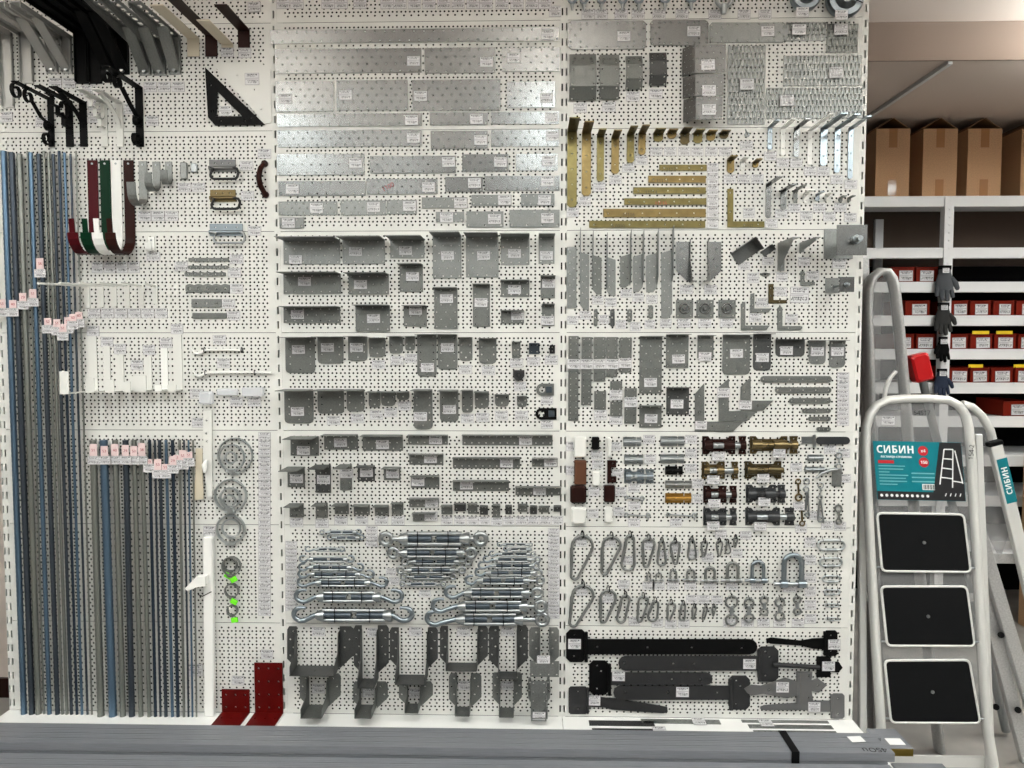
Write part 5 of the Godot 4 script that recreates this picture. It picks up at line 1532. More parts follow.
	var taper := [["small grey tapered hinge, plate at left", M.graphite, [[587, 694.5], [606, 697], [614, 697.5], [660, 705], [667, 706.5], [667.5, 711], [663, 712.5], [612, 709], [604, 706.5], [587, 706]], [568.5, 686, 587.5, 713.5], [588, 695.5]], ["small black tapered hinge, plate at right", M.black, [[766, 638], [771, 637], [800, 640], [812, 638], [825, 637.5], [825, 649], [812, 648], [800, 645], [770, 643], [766, 641.5]], [824, 630, 837, 655.5], [828, 639.5]], ["small grey tapered hinge, plate at far right", M.graphite_light, [[760, 706], [764, 704.5], [806, 701.5], [814, 700], [832, 700], [832, 711], [814, 711], [804, 709.5], [764, 709.5], [760, 708.5]], [831, 693, 844, 718], [808, 702]]]
	for i in 3:
		var q: Array = taper[i]
		var b: Array = q[3]
		org((b[0] + b[2]) * .5, b[3])
		t = thing("gate_hinge", q[0], "hinge", gh)
		st = mb()
		slab(st, q[2].map(func(p): return L2(p[0], p[1])), [], .003, 0.003, 0.006)
		part("strap", st, q[1], t)
		st = mb()
		slab(st, [[b[0] + 2, b[1]], [b[2] - 2, b[1]], [b[2], b[1] + 2], [b[2], b[3] - 2], [b[2] - 2, b[3]], [b[0] + 2, b[3]], [b[0], b[3] - 2], [b[0], b[1] + 2]].map(func(p): return L2(p[0], p[1])), [L2((b[0] + b[2]) * .5, b[1] + 5), L2((b[0] + b[2]) * .5, b[3] - 5)], .003, 0.002, 0.005)
		part("plate", st, q[1], t)
		st = mb()
		var xk: float = b[2] if i == 0 else b[0]
		rod(st, L(xk, b[1] + 1) + Vector3(0, 0, .006), L(xk, b[3] - 1) + Vector3(0, 0, .006), .005, 8)
		part("knuckle", st, q[1], t)
		tag_at(t, "price_label", q[4][0], q[4][1], q[4][0] + 12.5, q[4][1] + 10, 0.0068 if i > 0 else 0.007, O)
	org(803, 702)
	t = thing("ornate_hinge", "grey ornate hinge with waisted left leaf and arrow-shaped right leaf", "hinge")
	st = mb()
	slab(st, [[743, 687], [750, 683], [760, 684], [784, 676], [796, 680], [796, 694], [786, 696.5], [762, 692], [750, 694], [746, 691]].map(func(p): return L2(p[0], p[1])), [L2(768, 688), L2(786, 688.5)], .003, 0.011, 0.014)
	slab(st, [[797, 671], [812, 671], [811, 680], [817, 677.5], [826.5, 684.5], [818, 692], [811, 690], [813, 702], [797, 702]].map(func(p): return L2(p[0], p[1])), [L2(808, 675), L2(817, 684.5), L2(808, 697)], .003, 0.003, 0.006)
	part("leaf", st, M.graphite_light, t)
	st = mb()
	rod(st, L(797.5, 671) + Vector3(0, 0, .009), L(797.5, 702) + Vector3(0, 0, .009), .008, 10)
	part("knuckle", st, M.graphite_light, t)
	tag_at(t, "price_label", 776, 682, 789, 692.5, .0152, O)
	org(817, 676)
	t = thing("dark_shoot_bolt", "black shoot bolt with arrow end under the small black hinge", "door bolt")
	st = mb()
	rod(st, L(772, 663) + Vector3(0, 0, .012), L(818, 666) + Vector3(0, 0, .012), .008, 10)
	part("bolt", st, M.graphite, t)
	st = mb()
	slab(st, [[816, 656], [830, 656], [830, 662], [838, 661], [842, 667], [838, 672], [830, 671], [830, 676.5], [816, 676.5]].map(func(p): return L2(p[0], p[1])), [], .003, 0.002, 0.006)
	part("plate", st, M.black, t)
	tag_at(t, "price_label", 822, 661.5, 835, 671, .0068, O)
	# strips lying on the base shelf
	var ly := [[588, 652, 0.03, 0.065, "dark drilled strip lying at left on the base shelf"], [640, 718, 0.015, 0.045, "grey drilled strip lying beside the dark one"], [740, 826, 0.012, 0.03, "grey drilled strip lying at right, hindmost of three"], [744, 826, 0.045, 0.07, "grey drilled strip lying at right, middle of three"], [746, 826, 0.085, 0.11, "grey drilled strip lying at right, front of three"], [590, 650, 0.085, 0.125, "dark drilled strip lying at left, nearer the profiles"]]
	for q in ly:
		var x0 := P(q[0], 718).x
		var x1 := P(q[1], 718).x
		O = Vector3((x0 + x1) * .5, 0.3082, q[2])
		st = mb()
		var a := Vector2(x0 - O.x, -(q[3] - q[2]))
		var b := Vector2(x1 - O.x, 0)
		sheet(st, a, b, rows_of(a, b, .02, .014), .0025, 0, .002, Transform3D(Basis(Vector3(1, 0, 0), Vector3(0, 0, -1), Vector3(0, 1, 0)), Vector3.ZERO))
		solo("drilled_strip", st, M.graphite if q[4].begins_with("dark") else M.galv_mid, q[4], "strip", "strips on the base shelf")
	for q in [[697, 0.03, "left"], [655, 0.095, "middle"], [763, 0.035, "right"]]:
		O = Vector3(P(q[0], 720).x, 0.3105, q[1])
		var m := MeshInstance3D.new()
		m.name = numbered("price_tag")
		m.mesh = tag_mesh
		m.material_override = tag_mats[1]
		add_child(m)
		m.position = O
		m.rotation.x = -PI / 2
		m.scale = Vector3(.045, .05, 1)
		metas(m, "white price tag lying on the drilled strips of base shelf, " + q[2] + " one", "price tag", "price tags on the boards")

# shelf bracket: leg on the wall, arm to the aisle; style 0 plain profile, 1 with strut, 2 with slotted arm and gusset, 3 flat angle
func shelf_bracket(x0, x1, yt, yb, d, mat, style, label, group) -> Node3D:
	org((x0 + x1) * .5, yb)
	var t := thing("shelf_bracket", label, "bracket", group)
	var a := L2(x0, yb)
	var b := L2(x1, yt)
	var w := b.x - a.x
	var st := mb()
	if style == 3:
		box(st, Vector3(a.x, a.y, .002), Vector3(b.x, b.y, .005))
		part("leg", st, mat, t)
		st = mb()
		box(st, Vector3(a.x, b.y - .003, .002), Vector3(b.x, b.y, d))
		part("arm", st, mat, t)
		return t
	var dp := .014
	# channel section leg: web and two flanges
	box(st, Vector3(a.x, a.y, .002), Vector3(b.x, b.y, .005))
	for x in [a.x, b.x - .003]:
		box(st, Vector3(x, a.y + .004, .002), Vector3(x + .003, b.y, .002 + dp))
	part("leg", st, mat, t)
	st = mb()
	if style == 2:
		var rows := []
		var z := .03
		while z < d - .02:
			rows.append([z, [(a.x + b.x) * .5]])
			z += .034
		sheet(st, Vector2(a.x, .002), Vector2(b.x, d), rows, w * .17, 0, .002, Transform3D(Basis(Vector3(1, 0, 0), Vector3(0, 0, 1), Vector3(0, -1, 0)), Vector3(0, b.y, 0)), 4, .011)
		for x in [a.x]:
			slab(st, [Vector2(.002, b.y), Vector2(.002, b.y - .05), Vector2(d, b.y - .012), Vector2(d, b.y)], [], .002, 0, .002, Transform3D(Basis(Vector3(0, 0, 1), Vector3(0, 1, 0), Vector3(-1, 0, 0)), Vector3(x + .002, 0, 0)))
	else:
		box(st, Vector3(a.x, b.y - .003, .002), Vector3(b.x, b.y, d))
		for x in [a.x, b.x - .003]:
			box(st, Vector3(x, b.y - .003 - dp, .002), Vector3(x + .003, b.y - .002, d - .004))
	part("arm", st, mat, t)
	if style > 0:
		st = mb()
		var xm := (a.x + b.x) * .5
		var u := .62 if style == 1 else .35
		var p0 := Vector3(xm, a.y + .012, .01)
		var p1 := Vector3(xm, b.y - .006, d * u)
		var dir := (p1 - p0).normalized()
		var nrm := dir.cross(Vector3(1, 0, 0)).normalized()
		var xf := Transform3D(Basis(Vector3(1, 0, 0), dir, nrm * -1.0), p0)
		box(st, Vector3(-w * .42, 0, -.002), Vector3(w * .42, (p1 - p0).length(), .002), xf)
		for s in [-1, 1]:
			box(st, Vector3(s * w * .42 - .001, 0, -.010), Vector3(s * w * .42 + .001, (p1 - p0).length(), .002), xf)
		part("strut", st, mat, t)
		st = mb()
		rod(st, Vector3(xm, a.y + .012, .005), Vector3(xm, a.y + .012, .016), .006, 10)
		part("screw", st, M.zinc, t)
	return t
func scroll(cy: float, cz: float, r: float, a0: float, turns: float, n := 18) -> Array:
	var o := []
	for i in n + 1:
		var u := i / float(n)
		var a := a0 + turns * TAU * u
		var rr := r * (1.0 - .55 * u)
		o.append(Vector2(cy + sin(a) * rr, cz + cos(a) * rr))
	return o
func deco_bracket(x0, x1, yt, yb, d, mat, style, label, group) -> void:
	org((x0 + x1) * .5, yb)
	var t := thing("decorative_bracket", label, "bracket", group)
	var a := L2(x0, yb)
	var b := L2(x1, yt)
	var h := b.y - a.y
	var st := mb()
	var path := [Vector2(a.y, .004), Vector2(b.y, .004), Vector2(b.y, d)]
	band(st, path, a.x, b.x, .004)
	part("frame", st, mat, t)
	st = mb()
	var xi0 := lerpf(a.x, b.x, .2)
	var xi1 := lerpf(a.x, b.x, .8)
	if style == 0:        # scrolls
		for sc in [scroll(b.y - .028, d - .01, .026, PI * .5, -1.15), scroll(b.y - .026, d - .07, .024, PI * .5, -1.1), [Vector2(b.y - .035, d * .55), Vector2(b.y - .075, d * .3), Vector2(b.y - h * .55, .008)], scroll(a.y + .022, .03, .024, PI, 1.15), scroll(a.y + h * .42, .024, .018, PI, 1.1)]:
			st = mb()
			band(st, sc, xi0, xi1, .003)
			part("scroll" if sc.size() > 3 else "stay", st, mat, t)
	elif style == 1:      # stepped stay
		var p := []
		for i in 9:
			p.append(Vector2(lerpf(a.y + h * .25, b.y - .01, ceilf(i / 2.0) / 4.0), lerpf(.006, d * .75, floorf((i + 1) / 2.0 - .001) / 4.0)))
		band(st, p, xi0, xi1, .003)
		band(st, circle(Vector3.ZERO, .02, .028, 12).map(func(q): return Vector2(b.y - .035 + q.y, .03 + q.x)), xi0, xi1, .003)
		part("stay", st, mat, t)
	else:                 # bowed stay
		var p := []
		for i in 11:
			var u := i / 10.0
			p.append(Vector2(lerpf(a.y + h * .4, b.y - .004, u), lerpf(.006, d * .8, u * u)))
		band(st, p, xi0, xi1, .003)
		part("stay", st, mat, t)
func j_hook(x0, x1, yt, ye, r, mat, label, group, lip := .02, n := 10, called := "gutter_hook") -> void:
	org((x0 + x1) * .5, ye)
	var a := L2(x0, ye)
	var b := L2(x1, yt)
	var p := [Vector2(b.y, .004), Vector2(a.y, .004)]
	for i in range(1, n + 1):
		var an := PI * i / n
		p.append(Vector2(a.y - sin(an) * r, .004 + r - cos(an) * r))
	var st := mb()
	band(st, p, a.x, b.x, .0032)
	var t := thing(called, label, "hook", group)
	part("strap", st, mat, t)
	st = mb()
	var nar: float = (b.x - a.x) * (.25 if called == "gutter_hook" else .0)
	band(st, [p[-1], Vector2(a.y + lip, .004 + 2 * r + lip * .1)], a.x + nar, b.x - nar, .0032)
	part("tip", st, mat, t)
	st = mb()
	rod(st, Vector3((a.x + b.x) * .5, b.y - .012, .004), Vector3((a.x + b.x) * .5, b.y - .012, .008), .0035, 8)
	part("screw", st, M.zinc, t)
func arm_hook(x0, x1, yt, yb, d, tip, mat, label, group, wtip := 1.0) -> void:
	org((x0 + x1) * .5, yb)
	var a := L2(x0, yb)
	var b := L2(x1, yt)
	var st := mb()
	var t := thing("arm_hook", label, "hook", group)
	box(st, Vector3(a.x, a.y, .002), Vector3(b.x, b.y, .0045))
	part("back_strap", st, mat, t)
	st = mb()
	box(st, Vector3(a.x, a.y, .0045), Vector3(b.x, a.y + .0025, d))
	part("arm", st, mat, t)
	st = mb()
	var c := (a.x + b.x) * .5
	var hw: float = (b.x - a.x) * .5 * wtip
	box(st, Vector3(c - hw, a.y, d), Vector3(c + hw, a.y + tip, d + .0025))
	part("tip", st, mat, t)

func build_left() -> void:
	var st: SurfaceTool
	var t: Node3D
	var gb := "shelf brackets at the top left"
	shelf_bracket(3, 13, 33, 108, .30, M.silver_paint, 0, "silver shelf bracket at the far left edge", gb)
	shelf_bracket(22, 33, 32, 84, .30, M.silver_paint, 0, "silver shelf bracket, second from the left edge", gb)
	shelf_bracket(48, 58, 36, 74, .27, M.silver_paint, 1, "silver shelf bracket with strut, left of two", gb)
	shelf_bracket(63, 72, 36, 74, .27, M.silver_paint, 1, "silver shelf bracket with strut, right of two", gb)
	shelf_bracket(77, 88, 30, 84, .30, M.black, 0, "black plain shelf bracket, left of two", gb)
	shelf_bracket(90.5, 101.5, 30, 84, .30, M.black, 0, "black plain shelf bracket, right of two", gb)
	shelf_bracket(104, 115, 30, 75, .28, M.black, 1, "black shelf bracket with strut, left of two", gb)
	shelf_bracket(117.5, 129, 32, 75, .28, M.black, 1, "black shelf bracket with strut, right of two", gb)
	shelf_bracket(140, 151, 39, 76, .33, M.galv_mid, 2, "galvanized shelf bracket with slotted arm, left of three", gb)
	shelf_bracket(154.5, 166, 39, 76, .33, M.galv_mid, 2, "galvanized shelf bracket with slotted arm, middle of three", gb)
	shelf_bracket(170, 181, 36, 75, .27, M.galv_mid, 2, "galvanized shelf bracket with slotted arm, right of three", gb)
	shelf_bracket(188, 199.5, 38, 57, .26, M.beige, 3, "beige flat angle bracket, left of two", gb)
	shelf_bracket(206, 217.5, 35, 57, .28, M.brown_dark, 3, "dark brown flat angle bracket, longer of two", gb)
	shelf_bracket(222, 233.5, 44, 48, .2, M.beige, 3, "beige flat angle bracket, right of two", gb)
	shelf_bracket(238.5, 250, 30, 48, .2, M.brown_dark, 3, "dark brown flat angle bracket, shorter of two", gb)
	for q in [[248, 2, "at the top right of left board"], [187, 47, "below the left beige angle"], [205, 47, "below the longer dark brown angle"], [221, 47, "below the right beige angle"], [238.5, 48, "below the shorter dark brown angle"], [9, 86, "below the second silver bracket"], [49, 78, "below the left strutted silver bracket"], [63, 78, "below the right strutted silver bracket"], [144, 82, "below the left slotted bracket"], [158, 82, "below the middle slotted bracket"], [172, 82, "below the right slotted bracket"], [80, 85, "below the plain black brackets"], [36, 117, "left of the scrolled black bracket"], [88, 100, "beside the bowed black bracket, upper"], [88, 113, "beside the bowed black bracket, lower"], [124, 104, "left of the tall scrolled bracket"], [146, 116, "right of the tall scrolled bracket"], [0, 112, "at the left edge above the rods"]]:
		wall_tag(q[0], q[1], q[0] + 12.5, q[1] + 10, "white price tag " + q[2])
	# triangular shelf plates
	org(236, 126)
	st = mb()
	var outer := [[206, 68], [266, 125.5], [216, 126], [209, 118]]
	# frame of three bars with chamfered joints
	slab(st, [[206, 68], [218.5, 92.5], [217.5, 117], [209, 118]].map(func(p): return L2(p[0], p[1])), [L2(212, 86), L2(213, 112)], .003, .006, .009)
	slab(st, [[206, 68], [266, 125.5], [243, 117], [218.5, 92.5]].map(func(p): return L2(p[0], p[1])), [L2(252, 119)], .003, .006, .009)
	slab(st, [[217.5, 117], [243, 117], [266, 125.5], [216, 126], [209, 118]].map(func(p): return L2(p[0], p[1])), [L2(222, 121.5), L2(246, 121.5)], .003, .006, .009)
	solo("triangle_bracket", st, M.black, "black triangular bracket with triangular cut-out", "bracket")
	cut("triangle_bracket", [[212, 63], [262, 64], [271, 70], [272, 123], [265, 124]], [[238, 76], [255, 74], [255, 90], [262, 110]], .003, M.cream, "white triangular bracket behind the black one", "bracket", "", [245, 73, 259, 85], .002, .0025)
	wall_tag(219, 106, 232, 116, "white price tag inside the black triangle")
	var gd := "decorative brackets on left board"
	deco_bracket(49.5, 54, 100, 147, .19, M.black, 0, "black wrought bracket with scrolls, left of three", gd)
	deco_bracket(67, 73, 102, 147, .17, M.black, 1, "black wrought bracket with stepped stay, middle of three", gd)
	deco_bracket(81, 87, 103, 147, .17, M.black, 2, "black wrought bracket with bowed stay, right of three", gd)
	deco_bracket(102.5, 107.5, 103, 147, .15, M.cream, 1, "white wrought bracket with stepped stay", gd)
	deco_bracket(117.5, 123, 103, 147, .15, M.cream, 2, "white wrought bracket with bowed stay", gd)
	deco_bracket(137, 143, 88, 147, .21, M.black, 0, "tall black wrought bracket with scrolls, standing alone", gd)
	# threaded rods of the tall group: x at the foot, x at the top, width, material
	var rods := [[24, 3.5, 7.0, "rod_blue"], [32, 11.5, 7.0, "rod_slate"], [38.5, 19.5, 6.5, "rod_grey"], [44, 27.2, 2.6, "rod_grey"], [49.5, 30.5, 5.2, "rod_blue"], [57.5, 38.5, 5.6, "rod_slate"], [62.5, 43.8, 3.4, "rod_grey"], [67, 48.5, 4, "rod_grey"], [71.5, 53.2, 4.2, "rod_slate"], [77, 59, 3.6, "rod_dark"], [82, 64.5, 3.6, "rod_blue"], [87.5, 70.5, 3, "rod_slate"], [92, 76, 2.4, "rod_grey"]]
	for i in rods.size():
		var q: Array = rods[i].duplicate()
		q[2] *= .84 if q[2] > 5.0 else .76
		var k := px(30, 400, 1.0)
		var foot := P(q[0], 712.5, .028)
		foot.y = .3082
		var top := P(q[1], 151 + (i % 3) * 1.5, .012 + q[2] * k * .5)
		top.x = foot.x + (top.x - foot.x)
		O = foot
		t = thing("threaded_rod", "long %s threaded rod, %s in the tall group" % [{"rod_blue": "bluish", "rod_slate": "slate grey", "rod_grey": "pale grey", "rod_dark": "dark blue"}[q[3]], ["leftmost", "second from left", "third from left", "fourth from left", "fifth from left", "sixth from left", "seventh from left", "eighth from left", "ninth from left", "tenth from left", "eleventh from left", "twelfth from left", "rightmost"][i]], "threaded rod", "tall threaded rods")
		st = mb()
		thread(st, Vector3.ZERO, top - foot, q[2] * k * .5)
		part("shaft", st, M[q[3]], t)
		var lab: Array = [[2, 308, 299, 1], [13, 308, 300, 1], [23, 301, 293, 1], [], [33, 298, 289, 1], [40, 269, 258, 1], [48, 325, 318, 0], [57, 327, 319, 0], [63, 332, 324, 0], [68, 325, 317, 0], [73, 321, 314, 0], [79, 319, 312, 0], []][i]
		if not lab.is_empty():
			rod_label(t, lab, foot, top, q[2] * k * .5)
	rods = [[101, 93, 8.5, "rod_grey"], [113, 103.5, 9.5, "rod_blue"], [123, 115, 7, "rod_grey"], [132, 125.5, 7.2, "rod_slate"], [141, 134, 6, "rod_grey"], [149.5, 142, 5.2, "rod_grey"], [155.5, 149.5, 4.2, "rod_dark"], [160.5, 154.8, 3, "rod_slate"], [166, 159.5, 4.6, "rod_slate"], [172.5, 166, 4, "rod_blue"], [178, 172.5, 4.6, "rod_dark"], [184, 179.5, 3.6, "rod_grey"], [188.5, 184, 2.6, "rod_slate"], [192.5, 188.5, 2.6, "rod_blue"], [196.5, 193, 2.4, "rod_grey"]]
	for i in rods.size():
		var q: Array = rods[i].duplicate()
		q[2] *= .84 if q[2] > 5.0 else .76
		var k := px(140, 500, 1.0)
		var foot := P(q[0], 715, .036)
		foot.y = .3082
		var top := P(q[1], 440, .012 + q[2] * k * .5)
		O = foot
		t = thing("threaded_rod", "shorter %s threaded rod, %s in the short group" % [{"rod_blue": "bluish", "rod_slate": "slate grey", "rod_grey": "pale grey", "rod_dark": "dark blue"}[q[3]], "leftmost" if i == 0 else ("rightmost" if i == 14 else ORD[i] + " from left")], "threaded rod", "short threaded rods")
		st = mb()
		thread(st, Vector3.ZERO, top - foot, q[2] * k * .5)
		part("shaft", st, M[q[3]], t)
		var lab: Array = [[93.5, 456, 444, 1], [104.5, 456, 446, 1], [115, 456, 444, 1], [125.5, 456, 445, 1], [134, 456, 446, 1], [142, 456, 443, 1], [149, 464, 459, 0], [], [158, 470, 459, 0], [165.5, 470, 464, 0], [173, 465, 456, 0], [177, 460, 455, 0], [183, 461, 450, 0], [189, 458, 452, 0], []][i]
		if not lab.is_empty():
			rod_label(t, lab, foot, top, q[2] * k * .5)
	# gutter hooks
	var gg := "gutter hooks on left board"
	j_hook(90, 98, 160.5, 238, .064, M.maroon, "maroon gutter hook, leftmost of four", gg, .045)
	j_hook(102.5, 110.5, 160.5, 238, .064, M.green, "dark green gutter hook", gg, .045)
	j_hook(113.5, 121.5, 160.5, 238, .064, M.white_paint, "white gutter hook between the green and brown ones", gg, .045)
	j_hook(126, 134, 160.5, 238, .064, M.choco, "dark brown gutter hook, rightmost of four", gg, .045)
	j_hook(140, 147.5, 161.5, 196, .04, M.galv_mid, "galvanized open hook, largest and left of three", gg, .03, 10, "open_hook")
	j_hook(153.5, 160.5, 162, 184, .03, M.galv_mid, "galvanized open hook, middle of three", gg, .025, 10, "open_hook")
	j_hook(166, 172.5, 162, 180, .018, M.galv_mid, "galvanized open hook, smallest and right of three", gg, .025, 10, "open_hook")
	for i in 4:
		wall_tag(92 + i * 12.2, 262, 103 + i * 12.2, 273, "white price tag below gutter hooks, " + ["leftmost", "second from left", "third from left", "rightmost"][i] + " of four")
	for i in 3:
		wall_tag(138 + i * 13.6, 211, 151 + i * 13.6, 221, "white price tag below open hooks, " + ["left", "middle", "right"][i] + " of three")
	lump("hook_clip", 182, 163, 188, 179.5, .012, M.galv_mid, "small upright zinc clip", "clip", "", .002)
	lump("hook_clip", 192.5, 164, 198, 173, .012, M.zinc, "tiny zinc clip right of the upright one", "clip", "", .002)
	wall_tag(178, 183, 191, 192, "white price tag below the upright zinc clip")
	wall_tag(192, 183, 205, 192, "white price tag below the tiny zinc clip")
	j_hook(149, 155, 237, 248, .012, M.white_paint, "small white hook alone under the open hooks", gg, .015, 8, "open_hook")
	wall_tag(147, 252, 160, 261, "white price tag below the small white hook")
	# folding handles
	for q in [[210, 236, 160, 172, 208, 238.5, 183, M.graphite_light, M.graphite, "grey folding handle with dark grip, topmost"], [211, 236, 190, 202, 208.5, 239.5, 212.5, M.brass, M.graphite, "brass folding handle with dark grip"], [210.5, 243, 224, 236, 210, 244, 246, M.zinc_blue, M.zinc, "bright zinc folding handle, lowest of three"]]:
		org((q[0] + q[1]) * .5, q[6])
		t = thing("folding_handle", q[9], "handle", "folding handles")
		st = mb()
		var a := L2(q[0], q[3])
		var b := L2(q[1], q[2])
		sheet(st, a, b, [[b.y - .012, [a.x + .02, (a.x + b.x) * .5, b.x - .02]]], .003, .002, .006)
		rod(st, Vector3(a.x, a.y + .012, .009), Vector3(b.x, a.y + .012, .009), .007, 10)
		part("plate", st, q[7], t)
		st = mb()
		var p := []
		var x0 := L2(q[4] + 1.5, 0).x
		var x1 := L2(q[5] - 1.5, 0).x
		var y1 := a.y + .012
		var y0 := L2(0, q[6] - 1.5).y
		p.append(Vector3(a.x + .006, y1, .012))
		p.append(Vector3(x0 + .006, y1 - .004, .014))
		p.append(Vector3(x0, y1 - .018, .016))
		for i in 5:
			var an := PI + PI * .5 * i / 4.0
			p.append(Vector3(x0 + .014 + cos(an) * .014, y0 + .014 + sin(an) * .014, .022))
		for i in 5:
			var an := PI * 1.5 + PI * .5 * i / 4.0
			p.append(Vector3(x1 - .014 + cos(an) * .014, y0 + .014 + sin(an) * .014, .022))
		p.append(Vector3(x1, y1 - .018, .016)); p.append(Vector3(x1 - .006, y1 - .004, .014)); p.append(Vector3(b.x - .006, y1, .012))
		tube(st, p, .0044, 8)
		part("grip", st, q[8], t)
	for q in [[240, 161, "the grey folding handle"], [241, 191, "the brass folding handle"], [248, 226, "the bright folding handle"], [258, 149, "the brown pull handle"]]:
		wall_tag(q[0], q[1], q[0] + 13, q[1] + 9.5, "white price tag beside " + q[2])
	org(265, 198)
	t = thing("pull_handle", "dark brown upright pull handle", "handle")
	st = mb()
	tube(st, [L(264, 165) + Vector3(0, 0, .006), L(262.5, 170) + Vector3(0, 0, .022), L(262, 179) + Vector3(0, 0, .032), L(263, 187) + Vector3(0, 0, .028), L(266, 195) + Vector3(0, 0, .006)], [.009, .009, .010, .010, .009], 8)
	part("grip", st, M.choco, t)
	st = mb()
	for q in [[265, 164], [266, 195]]:
		rod(st, L(q[0], q[1]) + Vector3(0, 0, .002), L(q[0], q[1]) + Vector3(0, 0, .007), .012, 12)
	part("foot", st, M.choco, t)
	# perforated strips
	var ps := [[189, 229, 258, 261.8, 3], [188, 229, 265.5, 269, 7], [185, 226, 272, 276.5, 6], [186, 230, 284, 293, 5], [192, 222, 299, 307.5, 3], [193, 227, 313, 318.5, 0]]
	for i in 6:
		var q: Array = ps[i]
		var o := []
		var n: int = q[4]
		var ym: float = (q[2] + q[3]) * .5
		var rr: float = (q[3] - q[2]) * .5
		if i in [1, 2, 3]:
			for s in [1, -1]:
				for j in n * 4 + 1:
					var u: float = j / float(n * 4)
					if s < 0:
						u = 1.0 - u
					var wv: float = rr * (.72 + .28 * absf(sin(u * n * PI)))
					if (s > 0 and j == 0) or (s < 0 and j == n * 4):
						wv = rr * .5
					o.append([lerpf(q[0], q[1], u), ym - s * wv])
		else:
			o = [[q[0], q[2]], [q[1], q[2]], [q[1], q[3]], [q[0], q[3]]]
		var hs := []
		for j in n:
			hs.append([lerpf(q[0], q[1], (j + .5) / n), ym])
		cut("perforated_strip", o, hs, [.0025, .0022, .0035, .005, .004, .003][i], M.galv_dull if i != 4 else M.galv_mid, "horizontal grey perforated strip, " + ("topmost of six" if i == 0 else ("lowest of six" if i == 5 else TOP[i] + " from top of six")), "strip", "perforated strips on left board")
	for q in [[230, 254.5, "the topmost strip"], [175, 261.5, "the wavy strips, on their left"], [228, 268, "the third strip"], [230, 284, "the wide wavy strip"], [222, 299, "the fifth strip"], [227, 311, "the lowest strip"]]:
		wall_tag(q[0], q[1], q[0] + 13, q[1] + 9.5, "white price tag beside " + q[2])
	# long arm hooks
	var gl := "white arm hooks on left board"
	var hx := [[85, 90], [99, 104], [112, 117], [125, 130], [139, 144], [153, 158]]
	for i in 6:
		org((hx[i][0] + hx[i][1]) * .5, 308)
		t = thing("rod_hook", "white hook with slender rod arm, " + place(i, 6, "the row under gutter hooks"), "hook", gl)
		st = mb()
		box(st, L(hx[i][0], 308 - i * .8) + Vector3(0, 0, .002), L(hx[i][1], 284) + Vector3(0, 0, .005))
		part("back_plate", st, M.cream, t)
		st = mb()
		var c := L((hx[i][0] + hx[i][1]) * .5, 286)
		rod(st, c + Vector3(0, 0, .004), c + Vector3(0, -.012 + .003 * i, [.27, .24, .21, .18, .14, .08][i]), .004, 8)
		part("arm", st, M.cream, t)
		wall_tag(88 + i * 13.4, 308.5, 100.5 + i * 13.4, 318, "white price tag below " + ref("rod hook", i, 6, "its row"))
	var ah := [[90, 97, 336, 391, .17, .075, 87, 326, 1.0], [105, 110.5, 346, 391, .11, .05, 101, 337, 1.2], [117, 124, 355, 391.5, .07, .045, 114, 344, 1.1], [131, 138, 376, 391, .05, .035, 131, 360, 1.0], [145, 152, 357, 390.5, .06, .055, 143, 345, 1.6], [162, 168, 348, 390, .05, .02, 160, 338, 1.0], [174.5, 182, 335, 390, .05, .02, 171, 324, 1.0]]
	for i in 7:
		var q: Array = ah[i]
		arm_hook(q[0], q[1], q[2], q[3], q[4], q[5], M.cream if i != 5 else M.white_paint, "white strap hook with upturned tip, " + place(i, 7, "its row"), gl, q[8])
		wall_tag(q[6], q[7], q[6] + 12, q[7] + 10, "white price tag above " + ref("strap hook", i, 7, "its row"))
	# white stays
	for q in [[193, 243, 350, "white rod stay with curved end, upper of two", 0], [194.5, 273, 372.5, "white rod stay with curved end, lower of two", 1]]:
		org((q[0] + q[1]) * .5, q[2] + 4)
		t = thing("rod_stay", q[3], "stay", "white rod stays")
		st = mb()
		tube(st, [L(q[0], q[2] - 2) + Vector3(0, 0, .01), L(q[0] + 3, q[2] + 2.5) + Vector3(0, 0, .012), L(q[0] + 7, q[2] + 3.5) + Vector3(0, 0, .012), L(q[0] + 11, q[2] + 1.5) + Vector3(0, 0, .012), L(q[0] + 14, q[2]) + Vector3(0, 0, .012), L(q[1] - 20, q[2] - .5) + Vector3(0, 0, .012), L(q[1], q[2]) + Vector3(0, 0, .012)], [.003, .005, .006, .005, .004, .004, .0045], 8)
		part("rod", st, M.white_paint, t)
		for x in ([206, 243] if q[4] == 0 else [207, 256]):
			st = mb()
			var c := L(x, q[2])
			tube(st, circle(Vector3.ZERO, .011, .009, 12).map(func(p): return c + Vector3(p.x * .15, p.y, .012 + p.x)), .0016, 5, true)
			part("cable_tie", st, M.black, t)
	wall_tag(213, 335, 226, 345, "white price tag above the upper rod stay")
	wall_tag(217, 358.5, 230, 368, "white price tag above the lower rod stay")
	lump("plastic_fitting", 202, 391, 215, 404, .03, M.clear, "clear plastic bracket fitting, leftmost of three", "fitting", "clear plastic fittings", .006)
	lump("plastic_fitting", 219, 388.5, 239, 395, .02, M.clear, "clear plastic fitting, middle of three", "fitting", "clear plastic fittings", .003)
	lump("plastic_fitting", 245, 387, 265, 396, .03, M.clear, "clear plastic fitting, rightmost of three", "fitting", "clear plastic fittings", .003)
	for q in [[190, 389, "left of the clear plastic fittings"], [230, 397, "below the middle clear fitting"], [248, 397, "below the rightmost clear fitting"], [192, 418, "left of the beige bracket"]]:
		wall_tag(q[0], q[1], q[0] + 13, q[1] + 9.5, "white price tag " + q[2])
	# beige telescopic bracket
	org(208, 500)
	t = thing("wall_bracket", "cream wall bracket with lever and side plate", "bracket")
	st = mb()
